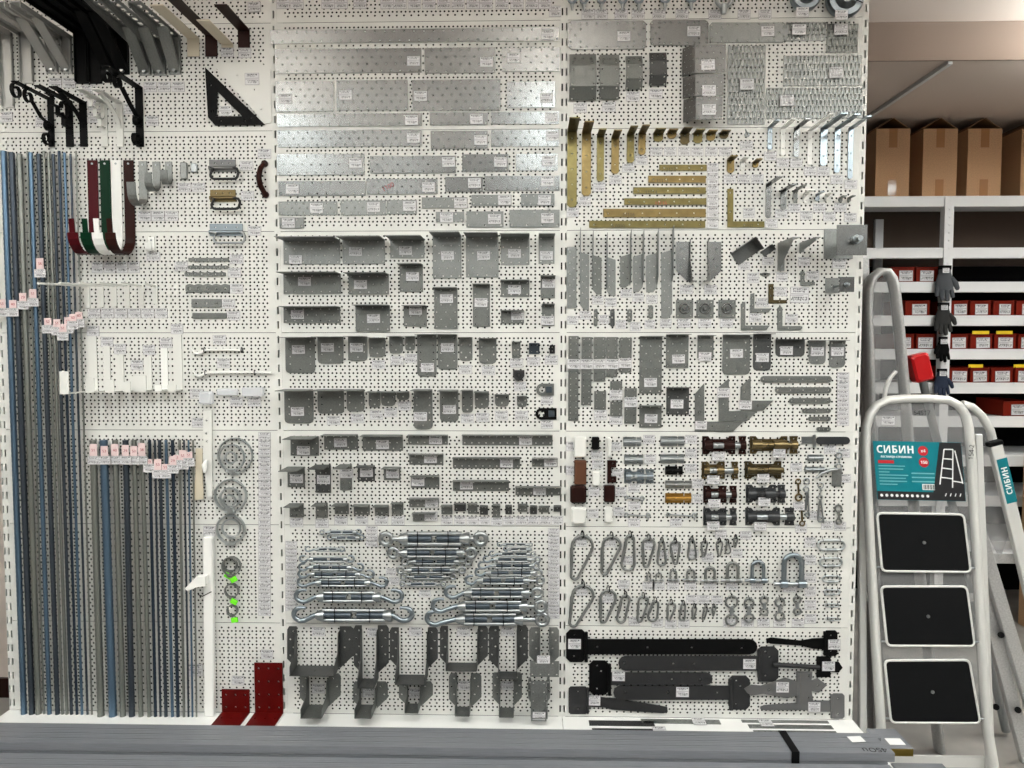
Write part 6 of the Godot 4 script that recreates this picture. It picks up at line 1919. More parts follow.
	slab(st, [[204.5, 410], [213, 410], [213.5, 497], [209, 496], [204.5, 460]].map(func(p): return L2(p[0], p[1])), [L2(208, 420), L2(208, 433), L2(208.5, 441)], .004, .004, .012)
	part("rail", st, M.cream, t)
	st = mb()
	slab(st, [[197.5, 448], [204, 448], [204, 473], [205, 498], [195.5, 500], [197, 473]].map(func(p): return L2(p[0], p[1])), [], .004, .010, .014)
	part("side_plate", st, M.beige, t)
	st = mb()
	tube(st, [L(208.5, 460) + Vector3(0, 0, .014), L(208, 464) + Vector3(0, 0, .026), L(207.5, 471) + Vector3(0, 0, .022)], [.006, .012, .006], 8)
	part("lever", st, M.white_paint, t)
	# long batten
	org(208, 715)
	t = thing("white_batten", "tall white batten with clip, standing right of the rods", "batten")
	st = mb()
	var top := L(208, 537, .02)
	var bot := L(209.5, 716, .03)
	bot.y = .3085 - O.y
	box(st, Vector3(-.017, 0, -.012), Vector3(.017, (top - bot).length(), .012), Transform3D(Basis(Quaternion(Vector3.UP, (top - bot).normalized())), bot + Vector3(0, 0, -.006)), .003)
	part("bar", st, M.white_paint, t)
	st = mb()
	slab(st, [[203, 572], [212, 572], [212.5, 581], [203, 582]].map(func(p): return L2(p[0], p[1])), [], .003, .030, .06)
	slab(st, [[203.2, 572], [203.2, 582], [195, 586], [192.5, 583]].map(func(p): return L2(p[0], p[1])), [], .003, .05, .06)
	part("clip", st, M.white_paint, t)
	st = mb()
	tube(st, [L(203, 591) + Vector3(0, 0, .04), L(208, 592) + Vector3(0, 0, .046), L(215, 589) + Vector3(0, 0, .03)], .0018, 5)
	part("cable_tie", st, M.black, t)
	wall_tag(203.5, 526, 216, 536, "white price tag above the tall white batten")
	wall_tag(188, 664, 203, 676, "crumpled white price tag low beside the short rods")
	# hose clamps
	var hc := [[236, 455, 17.5, .9, 0], [233.5, 457, 13.2, 1.1, 0], [233.5, 456.5, 6.0, 1.2, 0], [231.5, 495, 16.2, 1.3, 0], [232, 497, 10.5, 1.3, 0], [232, 499.5, 6.5, 1.2, 0], [231.5, 528.5, 14.6, 1.5, 0], [233, 527, 9.5, 1.1, 0], [234, 564, 9.6, 1.0, 1], [231, 564, 7.2, 1.2, 1], [233.5, 589, 7.2, 1.2, 1], [235, 608, 5.6, 1.2, 1]]
	for i in 12:
		var q: Array = hc[i]
		org(q[0], q[1] + q[2])
		var k := px(q[0], q[1], 1.0)
		t = thing("hose_clamp", ["large thin ring clamp, outermost of the top cluster", "ring clamp, second in the top cluster", "smallest ring clamp, innermost of the top cluster", "large ring clamp, outermost of the second cluster", "ring clamp, second in the second cluster", "small ring clamp, innermost of the second cluster", "thick ring clamp, outermost of the third cluster", "ring clamp inside the third cluster", "thin small clamp above two green clips", "dark small clamp with green clip, left", "small clamp with green clip, second from bottom", "smallest clamp with green clip, lowest"][i], "hose clamp", "hose clamps on left board")
		st = mb()
		var zz: float = .008 + .008 * (i % 3)
		var c := L(q[0], q[1]) + Vector3(0, 0, zz)
		var r: float = (q[2] - q[3] * .5) * k
		# a flat steel band seen on edge
		var n := 28
		for j in n:
			var a0 := TAU * j / n
			var a1 := TAU * (j + 1) / n
			var th: float = q[3] * k * .5
			var d0 := Vector3(cos(a0), sin(a0), 0)
			var d1 := Vector3(cos(a1), sin(a1), 0)
			var f := Vector3(0, 0, .006)
			quad(st, c + d0 * (r - th) + f, c + d0 * (r + th) + f, c + d1 * (r + th) + f, c + d1 * (r - th) + f)
			quad(st, c + d0 * (r + th) - f, c + d1 * (r + th) - f, c + d1 * (r + th) + f, c + d0 * (r + th) + f)
			quad(st, c + d1 * (r - th) - f, c + d0 * (r - th) - f, c + d0 * (r - th) + f, c + d1 * (r - th) + f)
		part("band", st, M.zinc_bright if q[4] == 0 else M.galv_mid, t)
		st = mb()
		var s: float = clampf(q[2] * .2, 1.2, 2.4) * k
		box(st, c + Vector3(-s * 1.4, -r - s, -.007), c + Vector3(s * 1.4, -r + s * .6, .010), Transform3D.IDENTITY, .001)
		rod(st, c + Vector3(-s * 2.3, -r - s * .2, .002), c + Vector3(s * 2.0, -r - s * .2, .002), s * .6, 8)
		part("screw_housing", st, M.zinc_bright if q[4] == 0 else M.graphite_light, t)
		if q[4] == 1:
			st = mb()
			var off := Vector3(-.004 if i == 9 else .012, -r - .012, .012)
			box(st, Vector3(-.012, -.009, -.002), Vector3(.012, .009, .003), Transform3D(Basis(Vector3(0, 0, 1), [.5, -.5, -.5, .15][i - 8]), c + off), .001)
			part("green_clip", st, M.lime, t)
	tag_column(258.5, 270.5, 432, 616, 23, "the long column beside hose clamps")
	# red oxide angles with their feet on the base shelf
	for q in [[222.5, 250, 686, .13, "smaller dark red angle bracket standing on the base shelf", 232, 676], [255.5, 283.5, 659.5, .13, "larger dark red angle bracket standing on the base shelf", 261, 650]]:
		org((q[0] + q[1]) * .5, 712)
		O.y = .3085
		st = mb()
		var a := Vector2(L2(q[0], 700).x, .002)
		var b := Vector2(L2(q[1], 700).x, L2(0, q[2]).y)
		sheet(st, a, b, rows_of(a, b, .04, .045, false, .015, .02), .004, .003, .007)
		sheet(st, Vector2(a.x, .003), Vector2(b.x, q[3]), rows_of(Vector2(a.x, .03), Vector2(b.x, q[3]), .04, .045, false, .015, .02), .004, 0, .004, Transform3D(Basis(Vector3(1, 0, 0), Vector3(0, 0, 1), Vector3(0, -1, 0)), Vector3(0, .0042, 0)))
		solo("red_angle", st, M.red_oxide, q[4], "bracket", "dark red angles")
		wall_tag(q[5], q[6], q[5] + 12, q[6] + 9, "white price tag above the " + ("smaller" if q[0] < 230 else "larger") + " dark red angle")
func thread(st: SurfaceTool, a: Vector3, b: Vector3, r: float) -> void:
	# coarse thread: rings of alternating radius along the shaft
	var n := int((b - a).length() / .0085)
	var pts := []
	var rs := []
	for i in n + 1:
		pts.append(a.lerp(b, i / float(n)))
		rs.append(r * (1.0 if i % 2 == 0 else .9))
	tube(st, pts, rs, 9)
func rod_label(t, lab, foot: Vector3, top: Vector3, r: float) -> void:
	var y: float = P(lab[0], lab[1]).y
	var u: float = (y - foot.y) / (top.y - foot.y)
	var c := foot.lerp(top, u) - foot
	var z: float = c.z + foot.z + r + .0015 + (.003 if lab[3] == 0 else 0.0) + rng.randf() * .004
	var w := 5.6
	tag_at(t, "price_label", lab[0] - w, lab[1], lab[0] + w, lab[1] + 8.5, z, foot)
	var st := mb()
	var a := P(lab[0] - 3.6, lab[1] + .5, z - .0005) - foot
	var b := P(lab[0] + 3.2, lab[2], z + .0003) - foot
	if absf(b.y - a.y) < .012:
		b.y = a.y + .02
	box(st, a, b)
	var m := part("pink_sticker", st, M.pink, t)
	text(["52", "40", "53", "51", "38", "29"][int(lab[0]) % 6], .012, M.ink_red, m, Vector3((a.x + b.x) * .5, (a.y + b.y) * .5, b.z + .0003))

# ---------- to the right: picking rack, cartons, bins, gloves, step ladders ----------
const RZ := -1.95
func build_far() -> void:
	var st: SurfaceTool
	var t: Node3D
	O = Vector3(P(945, 300, RZ).x, 0, RZ)
	t = thing("picking_rack", "white steel picking rack with shelves of red bins", "rack")
	var xl := P(855, 300, RZ).x - O.x - .5
	var xr := 1.6
	var lv := [[196.5, 207], [248, 258.5], [282, 292.5], [315.5, 326], [349, 359.5], [382.5, 393.5], [416, 427], [455, 466], [495, 506], [540, 551]]
	for q in lv:
		var y1: float = P(945, q[0], RZ).y
		var y0: float = P(945, q[1], RZ).y
		st = mb()
		box(st, Vector3(xl, y0, -.02), Vector3(xr, y1, .012), Transform3D.IDENTITY, .003)
		box(st, Vector3(xl, y1 - .012, .012), Vector3(xr, y1, .016))
		part("beam", st, M.rack_white, t)
		st = mb()
		box(st, Vector3(xl, y1 - .012, -.45), Vector3(xr, y1 - .004, -.021))
		part("shelf", st, M.rack_white, t)
	for x in [0.0, xl + .02, 1.25]:
		st = mb()
		var rows := []
		var y := .06
		while y < P(945, 197, RZ).y - .03:
			rows.append([y, [0.0]])
			y += .045
		sheet(st, Vector2(-.026, 0), Vector2(.026, P(945, 197, RZ).y), rows, .004, .013, .017, Transform3D(Basis.IDENTITY, Vector3(x, 0, .004)))
		for s in [-1, 1]:
			box(st, Vector3(x + s * .026, 0, -.03), Vector3(x + s * .023, P(945, 197, RZ).y, .019))
		part("upright", st, M.rack_white, t)
		st = mb()
		box(st, Vector3(x - .22, 0, -.47), Vector3(x - .17, P(945, 207, RZ).y, -.44))
		part("rear_upright", st, M.rack_white, t)
	st = mb()
	box(st, Vector3(xl, P(945, 258, RZ).y, -.49), Vector3(xr, P(945, 190, RZ).y, -.475))
	part("back_panel", st, M.rack_back, t)
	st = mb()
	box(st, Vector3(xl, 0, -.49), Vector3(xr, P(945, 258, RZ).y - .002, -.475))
	part("shade_panel", st, M.rack_shade, t)  # near-black sheet painting the shade between the lower shelves
	# cartons on top
	var cx := [[875, 910.5, "leftmost"], [922, 958, "second"], [966.5, 1002.5, "third"], [1020, 1056, "rightmost"]]
	for i in 4:
		var q: Array = cx[i]
		var z := RZ - .02
		var a := P(q[0], 193.5, z)
		var b := P(q[1], 128.5, z)
		a.y = P(945, 196.5, RZ).y + .0005
		O = Vector3((a.x + b.x) * .5, a.y, z)
		t = thing("carton", "brown cardboard box with open top flaps, " + q[2] + " on the rack", "box", "cartons on the rack")
		var w := b.x - a.x
		var h := b.y - a.y
		var d := .36
		st = mb()
		var th := .004
		box(st, Vector3(-w / 2, 0, -th), Vector3(w / 2, h, 0))
		box(st, Vector3(-w / 2, 0, -d), Vector3(w / 2, h, -d + th))
		box(st, Vector3(-w / 2, 0, -d + th), Vector3(-w / 2 + th, h, -th))
		box(st, Vector3(w / 2 - th, 0, -d + th), Vector3(w / 2, h, -th))
		box(st, Vector3(-w / 2 + th, 0, -d + th), Vector3(w / 2 - th, th, -th))
		part("body", st, M.carton, t)
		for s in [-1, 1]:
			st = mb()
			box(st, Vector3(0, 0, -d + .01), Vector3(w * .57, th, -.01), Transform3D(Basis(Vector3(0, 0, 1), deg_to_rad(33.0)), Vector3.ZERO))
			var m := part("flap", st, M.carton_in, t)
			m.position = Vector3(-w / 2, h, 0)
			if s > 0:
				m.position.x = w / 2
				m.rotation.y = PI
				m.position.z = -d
		for y in [[.0, .26], [.72, 1.0]]:
			st = mb()
			box(st, Vector3(-.024, h * y[0] + .002, 0.0002), Vector3(.024, h * y[1] - .001, .0012))
			part("tape", st, M.tape, t)
	# bins: [x0, x1, shelf index, label x0, label x1, has yellow strip, words]
	var bins := [[892, 914.5, 2, 899, 913], [916, 938, 2, 920, 934], [905, 930, 3, 912, 927], [950.5, 968, 3, 954, 967], [970, 991, 3, 975, 988], [993, 1014.5, 3, 999, 1011], [1016, 1038, 3, 1022, 1034], [896, 914, 4, 905, 911], [916, 935, 4, 918, 933], [950, 968, 4, 952, 966], [970, 992.5, 4, 976, 990], [994, 1016, 4, 998, 1013], [1018, 1040, 4, 1021, 1036], [949, 968, 5, 952, 967], [970, 989.5, 5, 973, 987], [991, 1013, 5, 995, 1010], [1015, 1036, 5, 1018, 1032], [1003, 1028, 6, 1011, 1025]]
	var names := ["first", "second", "third", "fourth", "fifth", "sixth"]
	var count := {}
	for q in bins:
		var shelf: int = q[2]
		count[shelf] = count.get(shelf, -1) + 1
		var z := RZ + .005
		var a := P(q[0], lv[shelf][0], z)
		var b := P(q[1], lv[shelf][0] - 15.5, z)
		a.y = P(945, lv[shelf][0], RZ).y + .0005
		O = Vector3((a.x + b.x) * .5, a.y, z)
		var w := b.x - a.x
		var h := b.y - a.y
		t = thing("storage_bin", "red storage bin, %s from left on rack shelf %s" % [names[count[shelf]], ["", "", "three", "four", "five", "six", "seven"][shelf]], "bin", "red bins on the rack")
		st = mb()
		var th := .004
		var d := .28
		box(st, Vector3(-w / 2, 0, -th), Vector3(w / 2, h * .92, 0), Transform3D.IDENTITY, .001)
		box(st, Vector3(-w / 2, 0, -d), Vector3(-w / 2 + th, h, -th))
		box(st, Vector3(w / 2 - th, 0, -d), Vector3(w / 2, h, -th))
		box(st, Vector3(-w / 2 + th, 0, -d), Vector3(w / 2 - th, h, -d + th))
		box(st, Vector3(-w / 2 + th, 0, -d + th), Vector3(w / 2 - th, th, -th))
		box(st, Vector3(-w / 2, h * .88, 0), Vector3(w / 2, h * .95, .006))
		part("tray", st, M.bin_red, t)
		tag_at(t, "price_label", q[3], lv[shelf][0] - 11.5, q[4], lv[shelf][0] - .8, z + .002, O)
		if (shelf == 4 and q[0] > 960 and q[0] < 1010) or (shelf == 5 and (q[0] == 970 or q[0] == 1015)):
			st = mb()
			var dx := -.02 if shelf == 5 else 0.0
			box(st, Vector3(-w * .38 + dx, h * .96, -.01), Vector3(w * .38 + dx, h * 1.17, -.008))
			part("yellow_card", st, M.label_yellow, t)
	# gloves hung on the upright
	var gl := [[945, 266, 301, M.knit_grey, "grey knit work glove with white label, topmost on the upright"], [943.5, 303, 335, M.knit_dark, "dark grey work glove, second on the upright"], [943, 337, 362, M.knit_black, "black work glove, third on the upright"], [942, 369, 397, M.knit_navy, "navy work glove, lowest on the upright"]]
	for i in 4:
		glove(gl[i][0], gl[i][1], gl[i][2], gl[i][3], gl[i][4], i)
	build_ladders()
func glove(cx, y0, y1, mat, label, idx) -> void:
	var z := RZ + .045
	org(cx, y1, z)
	var t := thing("work_glove", label, "glove", "gloves on the rack upright")
	var k: float = (P(cx + 1, y0, z) - P(cx, y0, z)).x
	var h: float = (y1 - y0) * k
	var st := mb()
	# palm and wrist hanging with the fingers down, flattened
	var c := L(cx, y0, z)
	tube(st, [c, c + Vector3(0, -h * .18, 0), c + Vector3(0, -h * .32, 0), c + Vector3(0, -h * .5, 0), c + Vector3(0, -h * .66, 0), c + Vector3(0, -h * .7, 0)], [h * .17, h * .17, h * .22, h * .27, h * .25, h * .16], 14, false, .5)
	var f := [[-.19, -.08, .86, .068], [-.07, -.03, .97, .072], [.055, .02, 1.0, .072], [.17, .08, .9, .064]]
	for q in f:
		var a := c + Vector3(q[0] * h, -h * .55, 0)
		var b := c + Vector3((q[0] + q[1] * .4) * h, -h * q[2] * .82, .006)
		var e := c + Vector3((q[0] + q[1] * .6) * h, -h * q[2], .012)
		tube(st, [a, b, e, e + Vector3(0, -h * .02, .001)], [h * q[3], h * q[3], h * q[3] * .85, h * q[3] * .4], 9)
	var s := 1.0 if idx != 2 else -1.0
	tube(st, [c + Vector3(s * h * .16, -h * .36, .004), c + Vector3(s * h * .29, -h * .52, .012), c + Vector3(s * h * .34, -h * .66, .014), c + Vector3(s * h * .345, -h * .7, .014)], [h * .085, h * .08, h * .06, h * .03], 9)
	part("hand", st, mat, t)
	st = mb()
	tube(st, [c + Vector3(0, h * .01, 0), c + Vector3(0, -h * .1, 0)], [h * .185, h * .185], 14, false, .55)
	part("cuff", st, M.knit_black, t)
	tag_at(t, "price_label", cx - 2.5, y0 + 2, cx + 4.5, y0 + 7, z + h * .185 * .55 + .006, O)
func rail(st, pts, w, d, mat_sides := 8) -> void:
	tube(st, pts, w, mat_sides, false, d)
func build_ladders() -> void:
	var st: SurfaceTool
	var t: Node3D
	# main folded step ladder; it stands on the floor and leans a little back
	var ZL := func(y): return -.14 + .11 * (y - 397.0) / 371.0
	org(925, 820, -.02)
	O.y = 0.0
	t = thing("step_ladder", "white folded step ladder with black treads and teal product card", "ladder", "step ladders")
	var q := func(x, y, o := 0.0): return P(x, y, ZL.call(y) + o) - O
	var k: float = (P(921, 500, -.1) - P(920, 500, -.1)).x
	st = mb()
	var pts := [q.call(888, 838), q.call(883, 760), q.call(876, 650), q.call(870, 540), q.call(865.5, 450), q.call(866, 428), q.call(870, 414), q.call(877, 405), q.call(888, 400), q.call(905, 398.5), q.call(930, 398.5), q.call(948, 400), q.call(958, 405), q.call(965, 414), q.call(968.5, 428), q.call(971, 460), q.call(977, 560), q.call(982, 650), q.call(986, 720), q.call(996, 780), q.call(1004, 838)]
	pts[0].y = .012
	pts[20].y = .012
	tube(st, pts, 4.2 * k, 10, false, 1.5)
	part("front_frame", st, M.ladder_white, t)
	st = mb()
	for s in [[861.5, 432, 861.5, 838], [977.5, 434, 990, 838]]:
		var a: Vector3 = q.call(s[0], s[1], -.05)
		var b: Vector3 = q.call(s[2], s[3], -.05)
		b.y = .001
		var dd := (a - b).normalized()
		box(st, Vector3(-3.6 * k, 0, -.012), Vector3(3.6 * k, (a - b).length(), .012), Transform3D(Basis(Quaternion(Vector3.UP, dd)), b), .003)
	box(st, q.call(861, 765, -.056), q.call(985, 757, -.044))
	box(st, q.call(861, 600, -.056), q.call(983, 594, -.044))
	part("rear_frame", st, M.ladder_white, t)
	for s in [[[877, 513], [963.5, 514.5], [970.5, 572], [882, 571]], [[881, 586.5], [966.5, 586.5], [974.5, 646], [887, 645.5]], [[884.5, 660.5], [969, 660], [980, 723], [891, 722.5]]]:
		var m := Node3D.new()
		m.name = "tread"
		t.add_child(m, true)
		var p := []
		for e in s:
			p.append(q.call(e[0], e[1], .012))
		m.position = (p[0] + p[2]) * .5
		st = mb()
		var cen: Vector3 = m.position
		var rim := []
		for i in 4:
			var prev: Vector3 = p[(i + 3) % 4]
			var nxt: Vector3 = p[(i + 1) % 4]
			for u in 5:
				var v: float = u / 4.0
				var e0: Vector3 = p[i] + (prev - p[i]).normalized() * .018
				var e1: Vector3 = p[i] + (nxt - p[i]).normalized() * .018
				rim.append(e0.lerp(p[i], v).lerp(p[i].lerp(e1, v), v) - cen)
		tube(st, rim, 1.35 * k, 8, true)
		part("rim", st, M.ladder_white, m)
		st = mb()
		var fn: Vector3 = (p[1] - p[0]).cross(p[3] - p[0]).normalized()
		if fn.z < 0:
			fn = -fn
		var front := []
		for e in rim:
			front.append(e * .985 + fn * .0)
		for i in range(1, front.size() - 1):
			tri(st, front[0] + fn * .002, front[i + 1] + fn * .002, front[i] + fn * .002)
			tri(st, front[0] - fn * .002, front[i] - fn * .002, front[i + 1] - fn * .002)
		part("mat", st, M.rubber, m)
		st = mb()
		rod(st, fn * .002, fn * .006, .006, 10)
		part("screw", st, M.zinc, m)
		st = mb()
		for e in [[p[3], -1.0], [p[2], 1.0]]:
			var c: Vector3 = e[0] - cen + Vector3(0, .012, -.006)
			rod(st, c, c + Vector3(e[1] * .018, 0, 0), .004, 8)
		part("pivot", st, M.zinc, m)
	# product card
	var c0: Vector3 = q.call(919, 471, .018)
	var card := Node3D.new()
	card.name = "product_card"
	t.add_child(card)
	card.position = c0
	var w: float = 88.0 * k
	var h: float = 59.0 * k
	var lean := atan2(.11, (P(920, 397, -.14).y - P(920, 768, -.03).y))
	card.rotation = Vector3(-lean, 0, deg_to_rad(-1.0))
	card.basis = card.basis * Basis(Vector3(1, 0, 0), Vector3(-.085, 1, 0), Vector3(0, 0, 1))
	st = mb()
	box(st, Vector3(-w / 2, -h / 2, 0), Vector3(w / 2, h / 2, .002))
	part("sheet", st, M.teal, card)
	st = mb()
	slab(st, [Vector2(w * .255, h / 2 - .001), Vector2(w / 2 - .001, h / 2 - .001), Vector2(w / 2 - .001, -h / 2 + .001), Vector2(-w / 2 + .001, -h / 2 + .001), Vector2(-w / 2 + .001, -h * .355), Vector2(w * .14, -h * .355)], [], .001, .002, .0024)
	part("dark_field", st, M.card_grey, card)
	text("СИБИН", .038, M.card_white, card, Vector3(-w * .255, h * .36, .0022), Vector3.ZERO, .0006, true).scale = Vector3(1.0, 1, 1)
	text("ЛЕСТНИЦА-СТРЕМЯНКА", .0095, M.card_white, card, Vector3(-w * .25, h * .235, .0022), Vector3.ZERO, .0006, true)
	st = mb()
	box(st, Vector3(-w * .46, h * .12, .002), Vector3(-w * .28, h * .175, .0024))
	part("red_strip", st, M.badge, card)
	for e in [[h * .345, "x4"], [h * .15, "150"]]:
		st = mb()
		rod(st, Vector3(w * .06, e[0], .002), Vector3(w * .06, e[0], .0026), h * .085, 20)
		var bd := part("badge", st, M.badge, card)
		text(e[1], .015, M.card_white, bd, Vector3(w * .06, e[0], .0028), Vector3.ZERO, .0004, true)
	st = mb()
	for i in 7:
		box(st, Vector3(-w * .46, h * (.07 - i * .052), .002), Vector3(-w * .46 + w * [.30, .28, .12, .33, .30, .31, .2][i], h * (.085 - i * .052), .0023))
	for i in 3:
		box(st, Vector3(-w * .09, h * (-.05 - i * .07), .002), Vector3(w * .17, h * (-.03 - i * .07), .0023))
	part("small_print", st, M.card_pale, card)
	st = mb()
	box(st, Vector3(w * .02, -h * .32, .002), Vector3(w * .16, -h * .22, .0024))
	part("barcode_field", st, M.card_white, card)
	st = mb()
	for i in 12:
		box(st, Vector3(w * (.03 + i * .0105), -h * .31, .0024), Vector3(w * (.034 + i * .0105 + .002 * (i % 3)), -h * .23, .0026))
	part("barcode", st, M.ink, card)
	st = mb()
	for i in 10:
		rod(st, Vector3(-w * .45 + i * w * .058, -h * .425, .0024), Vector3(-w * .45 + i * w * .058, -h * .425, .0028), h * .026, 10)
	part("pictogram", st, M.card_white, card)
	st = mb()
	var lp := func(x, y): return Vector3(w * x, h * y, .003)
	for e in [[.30, .38, .22, -.22], [.40, .38, .36, -.27], [.42, .36, .48, -.2], [.30, .38, .40, .38], [.285, .22, .385, .21], [.265, .06, .375, .04], [.245, -.1, .365, -.12], [.37, -.16, .47, -.18]]:
		rod(st, lp.call(e[0], e[1]), lp.call(e[2], e[3]), .0022, 6)
	for i in 4:
		rod(st, lp.call(.27 + i * .055, -.42), lp.call(.285 + i * .055, -.37), .0016, 5)
	part("ladder_drawing", st, M.card_white, card)
	# film wrapped over the upper half, sticker, pen marks
	st = mb()
	var fp := [[870, 430], [880, 407], [900, 401], [940, 401], [957, 408], [966, 430], [972, 510], [873, 510]]
	for i in range(1, fp.size() - 1):
		tri(st, q.call(fp[0][0], fp[0][1], -.004), q.call(fp[i + 1][0], fp[i + 1][1], -.004), q.call(fp[i][0], fp[i][1], -.004))
	part("plastic_film", st, M.film, t)
	st = mb()
	for i in 1:
		tri(st, q.call(873, 510, -.004), q.call(972, 510, -.004), q.call(982, 722, -.004))
		tri(st, q.call(873, 510, -.004), q.call(982, 722, -.004), q.call(886, 722, -.004))
	part("plastic_film", st, M.film, t)
	tag_at(t, "price_label", 881, 416, 895, 425, ZL.call(420) + .001, O)
	text("54517", .022, M.ink, t, q.call(922, 413, .001))
	text("154-2", .022, M.ink, t, q.call(971.5, 452, .022), Vector3(0, 0, PI / 2 - .05))

	# taller aluminium ladder standing behind
	org(880, 800, -.36)
	O.y = 0
	t = thing("step_ladder", "tall aluminium step ladder with rounded top behind the white one", "ladder", "step ladders")
	var z2 := -.36
	k = (P(881, 400, z2) - P(880, 400, z2)).x
	st = mb()
	var q2 := func(x, y, o := 0.0): return P(x, y, z2 + o) - O
	pts = [q2.call(878, 800), q2.call(874, 560), q2.call(870, 400), q2.call(867, 310), q2.call(868, 290), q2.call(872, 278), q2.call(880, 271.5), q2.call(887, 272), q2.call(892, 279), q2.call(895, 292), q2.call(899, 330), q2.call(905, 400), q2.call(918, 560), q2.call(938, 800)]
	pts[0].y = .01
	pts[13].y = .01
	tube(st, pts, 4.4 * k, 10, false, 2.0)
	part("frame", st, M.aluminium, t)
	st = mb()
	for s in [[863.5, 258, 870, 800]]:
		var a: Vector3 = q2.call(s[0], s[1], -.05)
		var b: Vector3 = q2.call(s[2], s[3], -.05)
		b.y = .001
		box(st, Vector3(-4.5 * k, 0, -.012), Vector3(4.5 * k, (a - b).length(), .012), Transform3D(Basis(Quaternion(Vector3.UP, (a - b).normalized())), b), .002)
	part("rear_leg", st, M.aluminium, t)
	st = mb()
	fp = [[870, 300], [874, 282], [884, 276], [890, 286], [903, 410], [874, 410]]
	for i in range(1, fp.size() - 1):
		tri(st, q2.call(fp[0][0], fp[0][1]), q2.call(fp[i + 1][0], fp[i + 1][1]), q2.call(fp[i][0], fp[i][1]))
	part("plastic_film", st, M.film, t)
	for y in [470, 545, 620]:
		st = mb()
		box(st, q2.call(874 + (y - 470) * .03, y + 6, -.03), q2.call(908 + (y - 470) * .08, y, .03), Transform3D.IDENTITY, .003)
		part("tread", st, M.aluminium, t)
	st = mb()
	tube(st, [q2.call(884, 400, .05), q2.call(886, 388, .05), q2.call(890, 378, .05), q2.call(896, 371, .05)], 2.2 * k, 8)
	part("handle", st, M.ladder_white, t)
	# red capped pole
	org(922, 395, -.5)
	O.y = 0
	t = thing("red_capped_pole", "round metal pole with red plastic cap beside the ladders", "pole")
	st = mb()
	var pa := P(932, 420, -.5) - O
	var pb := P(917, 357, -.5) - O
	var pe := pa + (pa - pb).normalized() * (pa.y / ((pb - pa).normalized().y) - .02)
	rod(st, pe, pb.lerp(pa, .3), .016, 12)
	part("pole", st, M.zinc, t)
	st = mb()
	var pd := (pb - pa).normalized()
	box(st, Vector3(-.036, -.1, -.03), Vector3(.036, .012, .03), Transform3D(Basis(Quaternion(Vector3.UP, pd)), pb), .008)
	part("cap", st, M.red_plastic, t)
	# third ladder, standing open at the right edge
	org(1010, 800, -.24)
	O.y = 0
	t = thing("step_ladder", "white step ladder leaning at the right edge with teal sticker", "ladder", "step ladders")
	var z3 := -.24
	var q3 := func(x, y, o := 0.0): return P(x, y, z3 + o) - O
	k = (P(1001, 500, z3) - P(1000, 500, z3)).x
	st = mb()
	pts = [q3.call(962, 404, -.02), q3.call(972, 407, -.02), q3.call(982, 416, -.02), q3.call(990, 430, -.02), q3.call(994, 446, -.02)]
	tube(st, pts, 4.0 * k, 10, false, 1.2)
	part("top_bow", st, M.ladder_white, t)
	var rl := [[994.5, 444, 1090, 840, .02, 6.0, M.ladder_white], [975, 520, 1050, 768, -.03, 6.5, M.aluminium], [974, 560, 1040, 810, -.06, 6.5, M.aluminium]]
	for r in rl:
		st = mb()
		var a: Vector3 = q3.call(r[0], r[1], r[4])
		var b: Vector3 = q3.call(r[2], r[3], r[4])
		var dv := (a - b).normalized()
		var foot := b + dv * ((.002 - b.y) / dv.y)
		box(st, Vector3(-r[5] * k, 0.004, -.014), Vector3(r[5] * k, (a - foot).length(), .014), Transform3D(Basis(Quaternion(Vector3.UP, dv)), foot), .003)
		var m := part("rail", st, r[6], t)
		if r[1] == 444:
			st = mb()
			var xf := Transform3D(Basis(Quaternion(Vector3.UP, dv)), a)
			box(st, Vector3(-7 * k, -.006, -.016), Vector3(7 * k, .012, .016), xf, .003)
			part("cap", st, M.black, m)
			st = mb()
			var mid: Vector3 = q3.call(1004.5, 480, r[4])
			var bs := Basis(Quaternion(Vector3.UP, dv))
			box(st, Vector3(-5.2 * k, -23 * k, .0142), Vector3(5.2 * k, 23 * k, .0152), Transform3D(bs, mid), .0)
			var sk := part("sticker", st, M.teal, m)
			var tx := text("СИБИН", .03, M.card_white, t, mid + bs * Vector3(.0, 0, .0157), Vector3.ZERO, .0006, true)
			tx.basis = bs * Basis(Vector3(0, 0, 1), PI / 2)
			sk.name = "sticker"
	for e in [[1001, 635], [1018, 710], [996, 707]]:
		st = mb()
		rod(st, q3.call(e[0], e[1], -.05), q3.call(e[0], e[1], -.012), .012, 12)
		part("rubber_bolt", st, M.black, t)
	st = mb()
	box(st, q3.call(985, 560, -.07), q3.call(1040, 553, -.02), Transform3D.IDENTITY, .003)
	part("tread", st, M.aluminium, t)
	st = mb()
	fp = [[966, 412], [976, 416], [985, 428], [990, 446], [1010, 530], [1000, 560], [985, 530], [976, 480]]
	for i in range(1, fp.size() - 1):
		tri(st, q3.call(fp[0][0], fp[0][1], -.02), q3.call(fp[i + 1][0], fp[i + 1][1], -.02), q3.call(fp[i][0], fp[i][1], -.02))
	part("plastic_film", st, M.film, t)
	# boxes on the floor of the rack
	O = Vector3(P(1040, 500, RZ).x, 0, RZ + .3)
	t = thing("carton", "brown cardboard box with white label standing before the rack at the right edge", "box", "")
	st = mb()
	box(st, Vector3(-.2, 0, -.15), Vector3(.25, P(1020, 450, RZ + .3).y, .15), Transform3D.IDENTITY, .003)
	part("body", st, M.carton, t)
	st = mb()
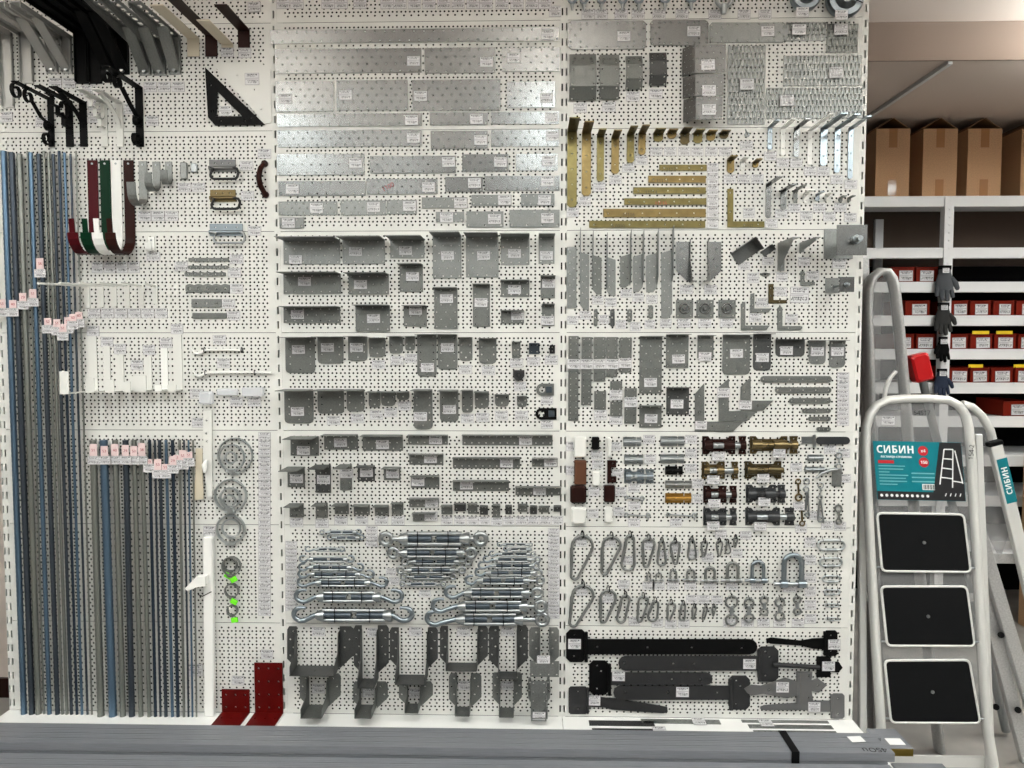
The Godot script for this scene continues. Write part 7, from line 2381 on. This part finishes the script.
	box(st, Vector3(-.1, P(1020, 500, RZ + .3).y, .151), Vector3(.2, P(1020, 455, RZ + .3).y, .153))
	part("label", st, M.paper, t)
	# rail under the lower ceiling
	var la := Vector3(1.94, 2.955, -2.6)
	O = Vector3(1.955, 2.94, -1.2)
	t = thing("ceiling_rail", "thin white rail running across the lower ceiling towards the aisle", "rail")
	st = mb()
	box(st, Vector3(-.011, -.018, -1.9), Vector3(.011, 0, .14))
	part("channel", st, M.lamp_body, t)

func _ready() -> void:
	rng.seed = 20417
	# camera, light, exposure
	R = Basis.from_euler(Vector3(deg_to_rad(-3.0), deg_to_rad(1.4), 0))
	var cam := Camera3D.new()
	cam.name = "camera"
	add_child(cam)
	cam.transform = Transform3D(R, EYE)
	cam.fov = rad_to_deg(2.0 * atan(384.0 / F))
	cam.near = 0.02
	cam.current = true
	var we := WorldEnvironment.new()
	we.name = "environment"
	var env := Environment.new()
	env.background_mode = Environment.BG_COLOR
	env.background_color = Color(0.02, 0.02, 0.02)
	env.tonemap_mode = Environment.TONE_MAPPER_LINEAR
	env.tonemap_exposure = 0.86
	env.sdfgi_enabled = true
	env.ssao_enabled = true
	env.ssil_enabled = true
	we.environment = env
	add_child(we)
	make_materials()
	make_tags()
	for q in [[-2.9, 1.75, "first of the near row"], [-1.4, 1.75, "second of the near row"], [0.1, 1.75, "third of the near row"], [1.6, 1.75, "fourth of the near row"], [3.1, 1.75, "fifth of the near row"], [-3.0, 3.7, "first of the middle row"], [-1.0, 3.7, "second of the middle row"], [1.0, 3.7, "third of the middle row"], [3.0, 3.7, "fourth of the middle row"], [-2.0, 6.4, "left one of the far row"], [2.0, 6.4, "right one of the far row"], [2.6, -0.32, "left added fill light beside the display wall"], [4.4, -0.32, "right added fill light beside the display wall"]]:
		ceiling_lamp(q[0], q[1], "long white hanging lamp, " + q[2], LAMP)  # the two beside the display wall are added unseen, brightening rack and ceiling
	build_room()
	build_gondola()
	build_middle()
	build_right()
	build_left()
	build_far()
const LAMP := 1.55
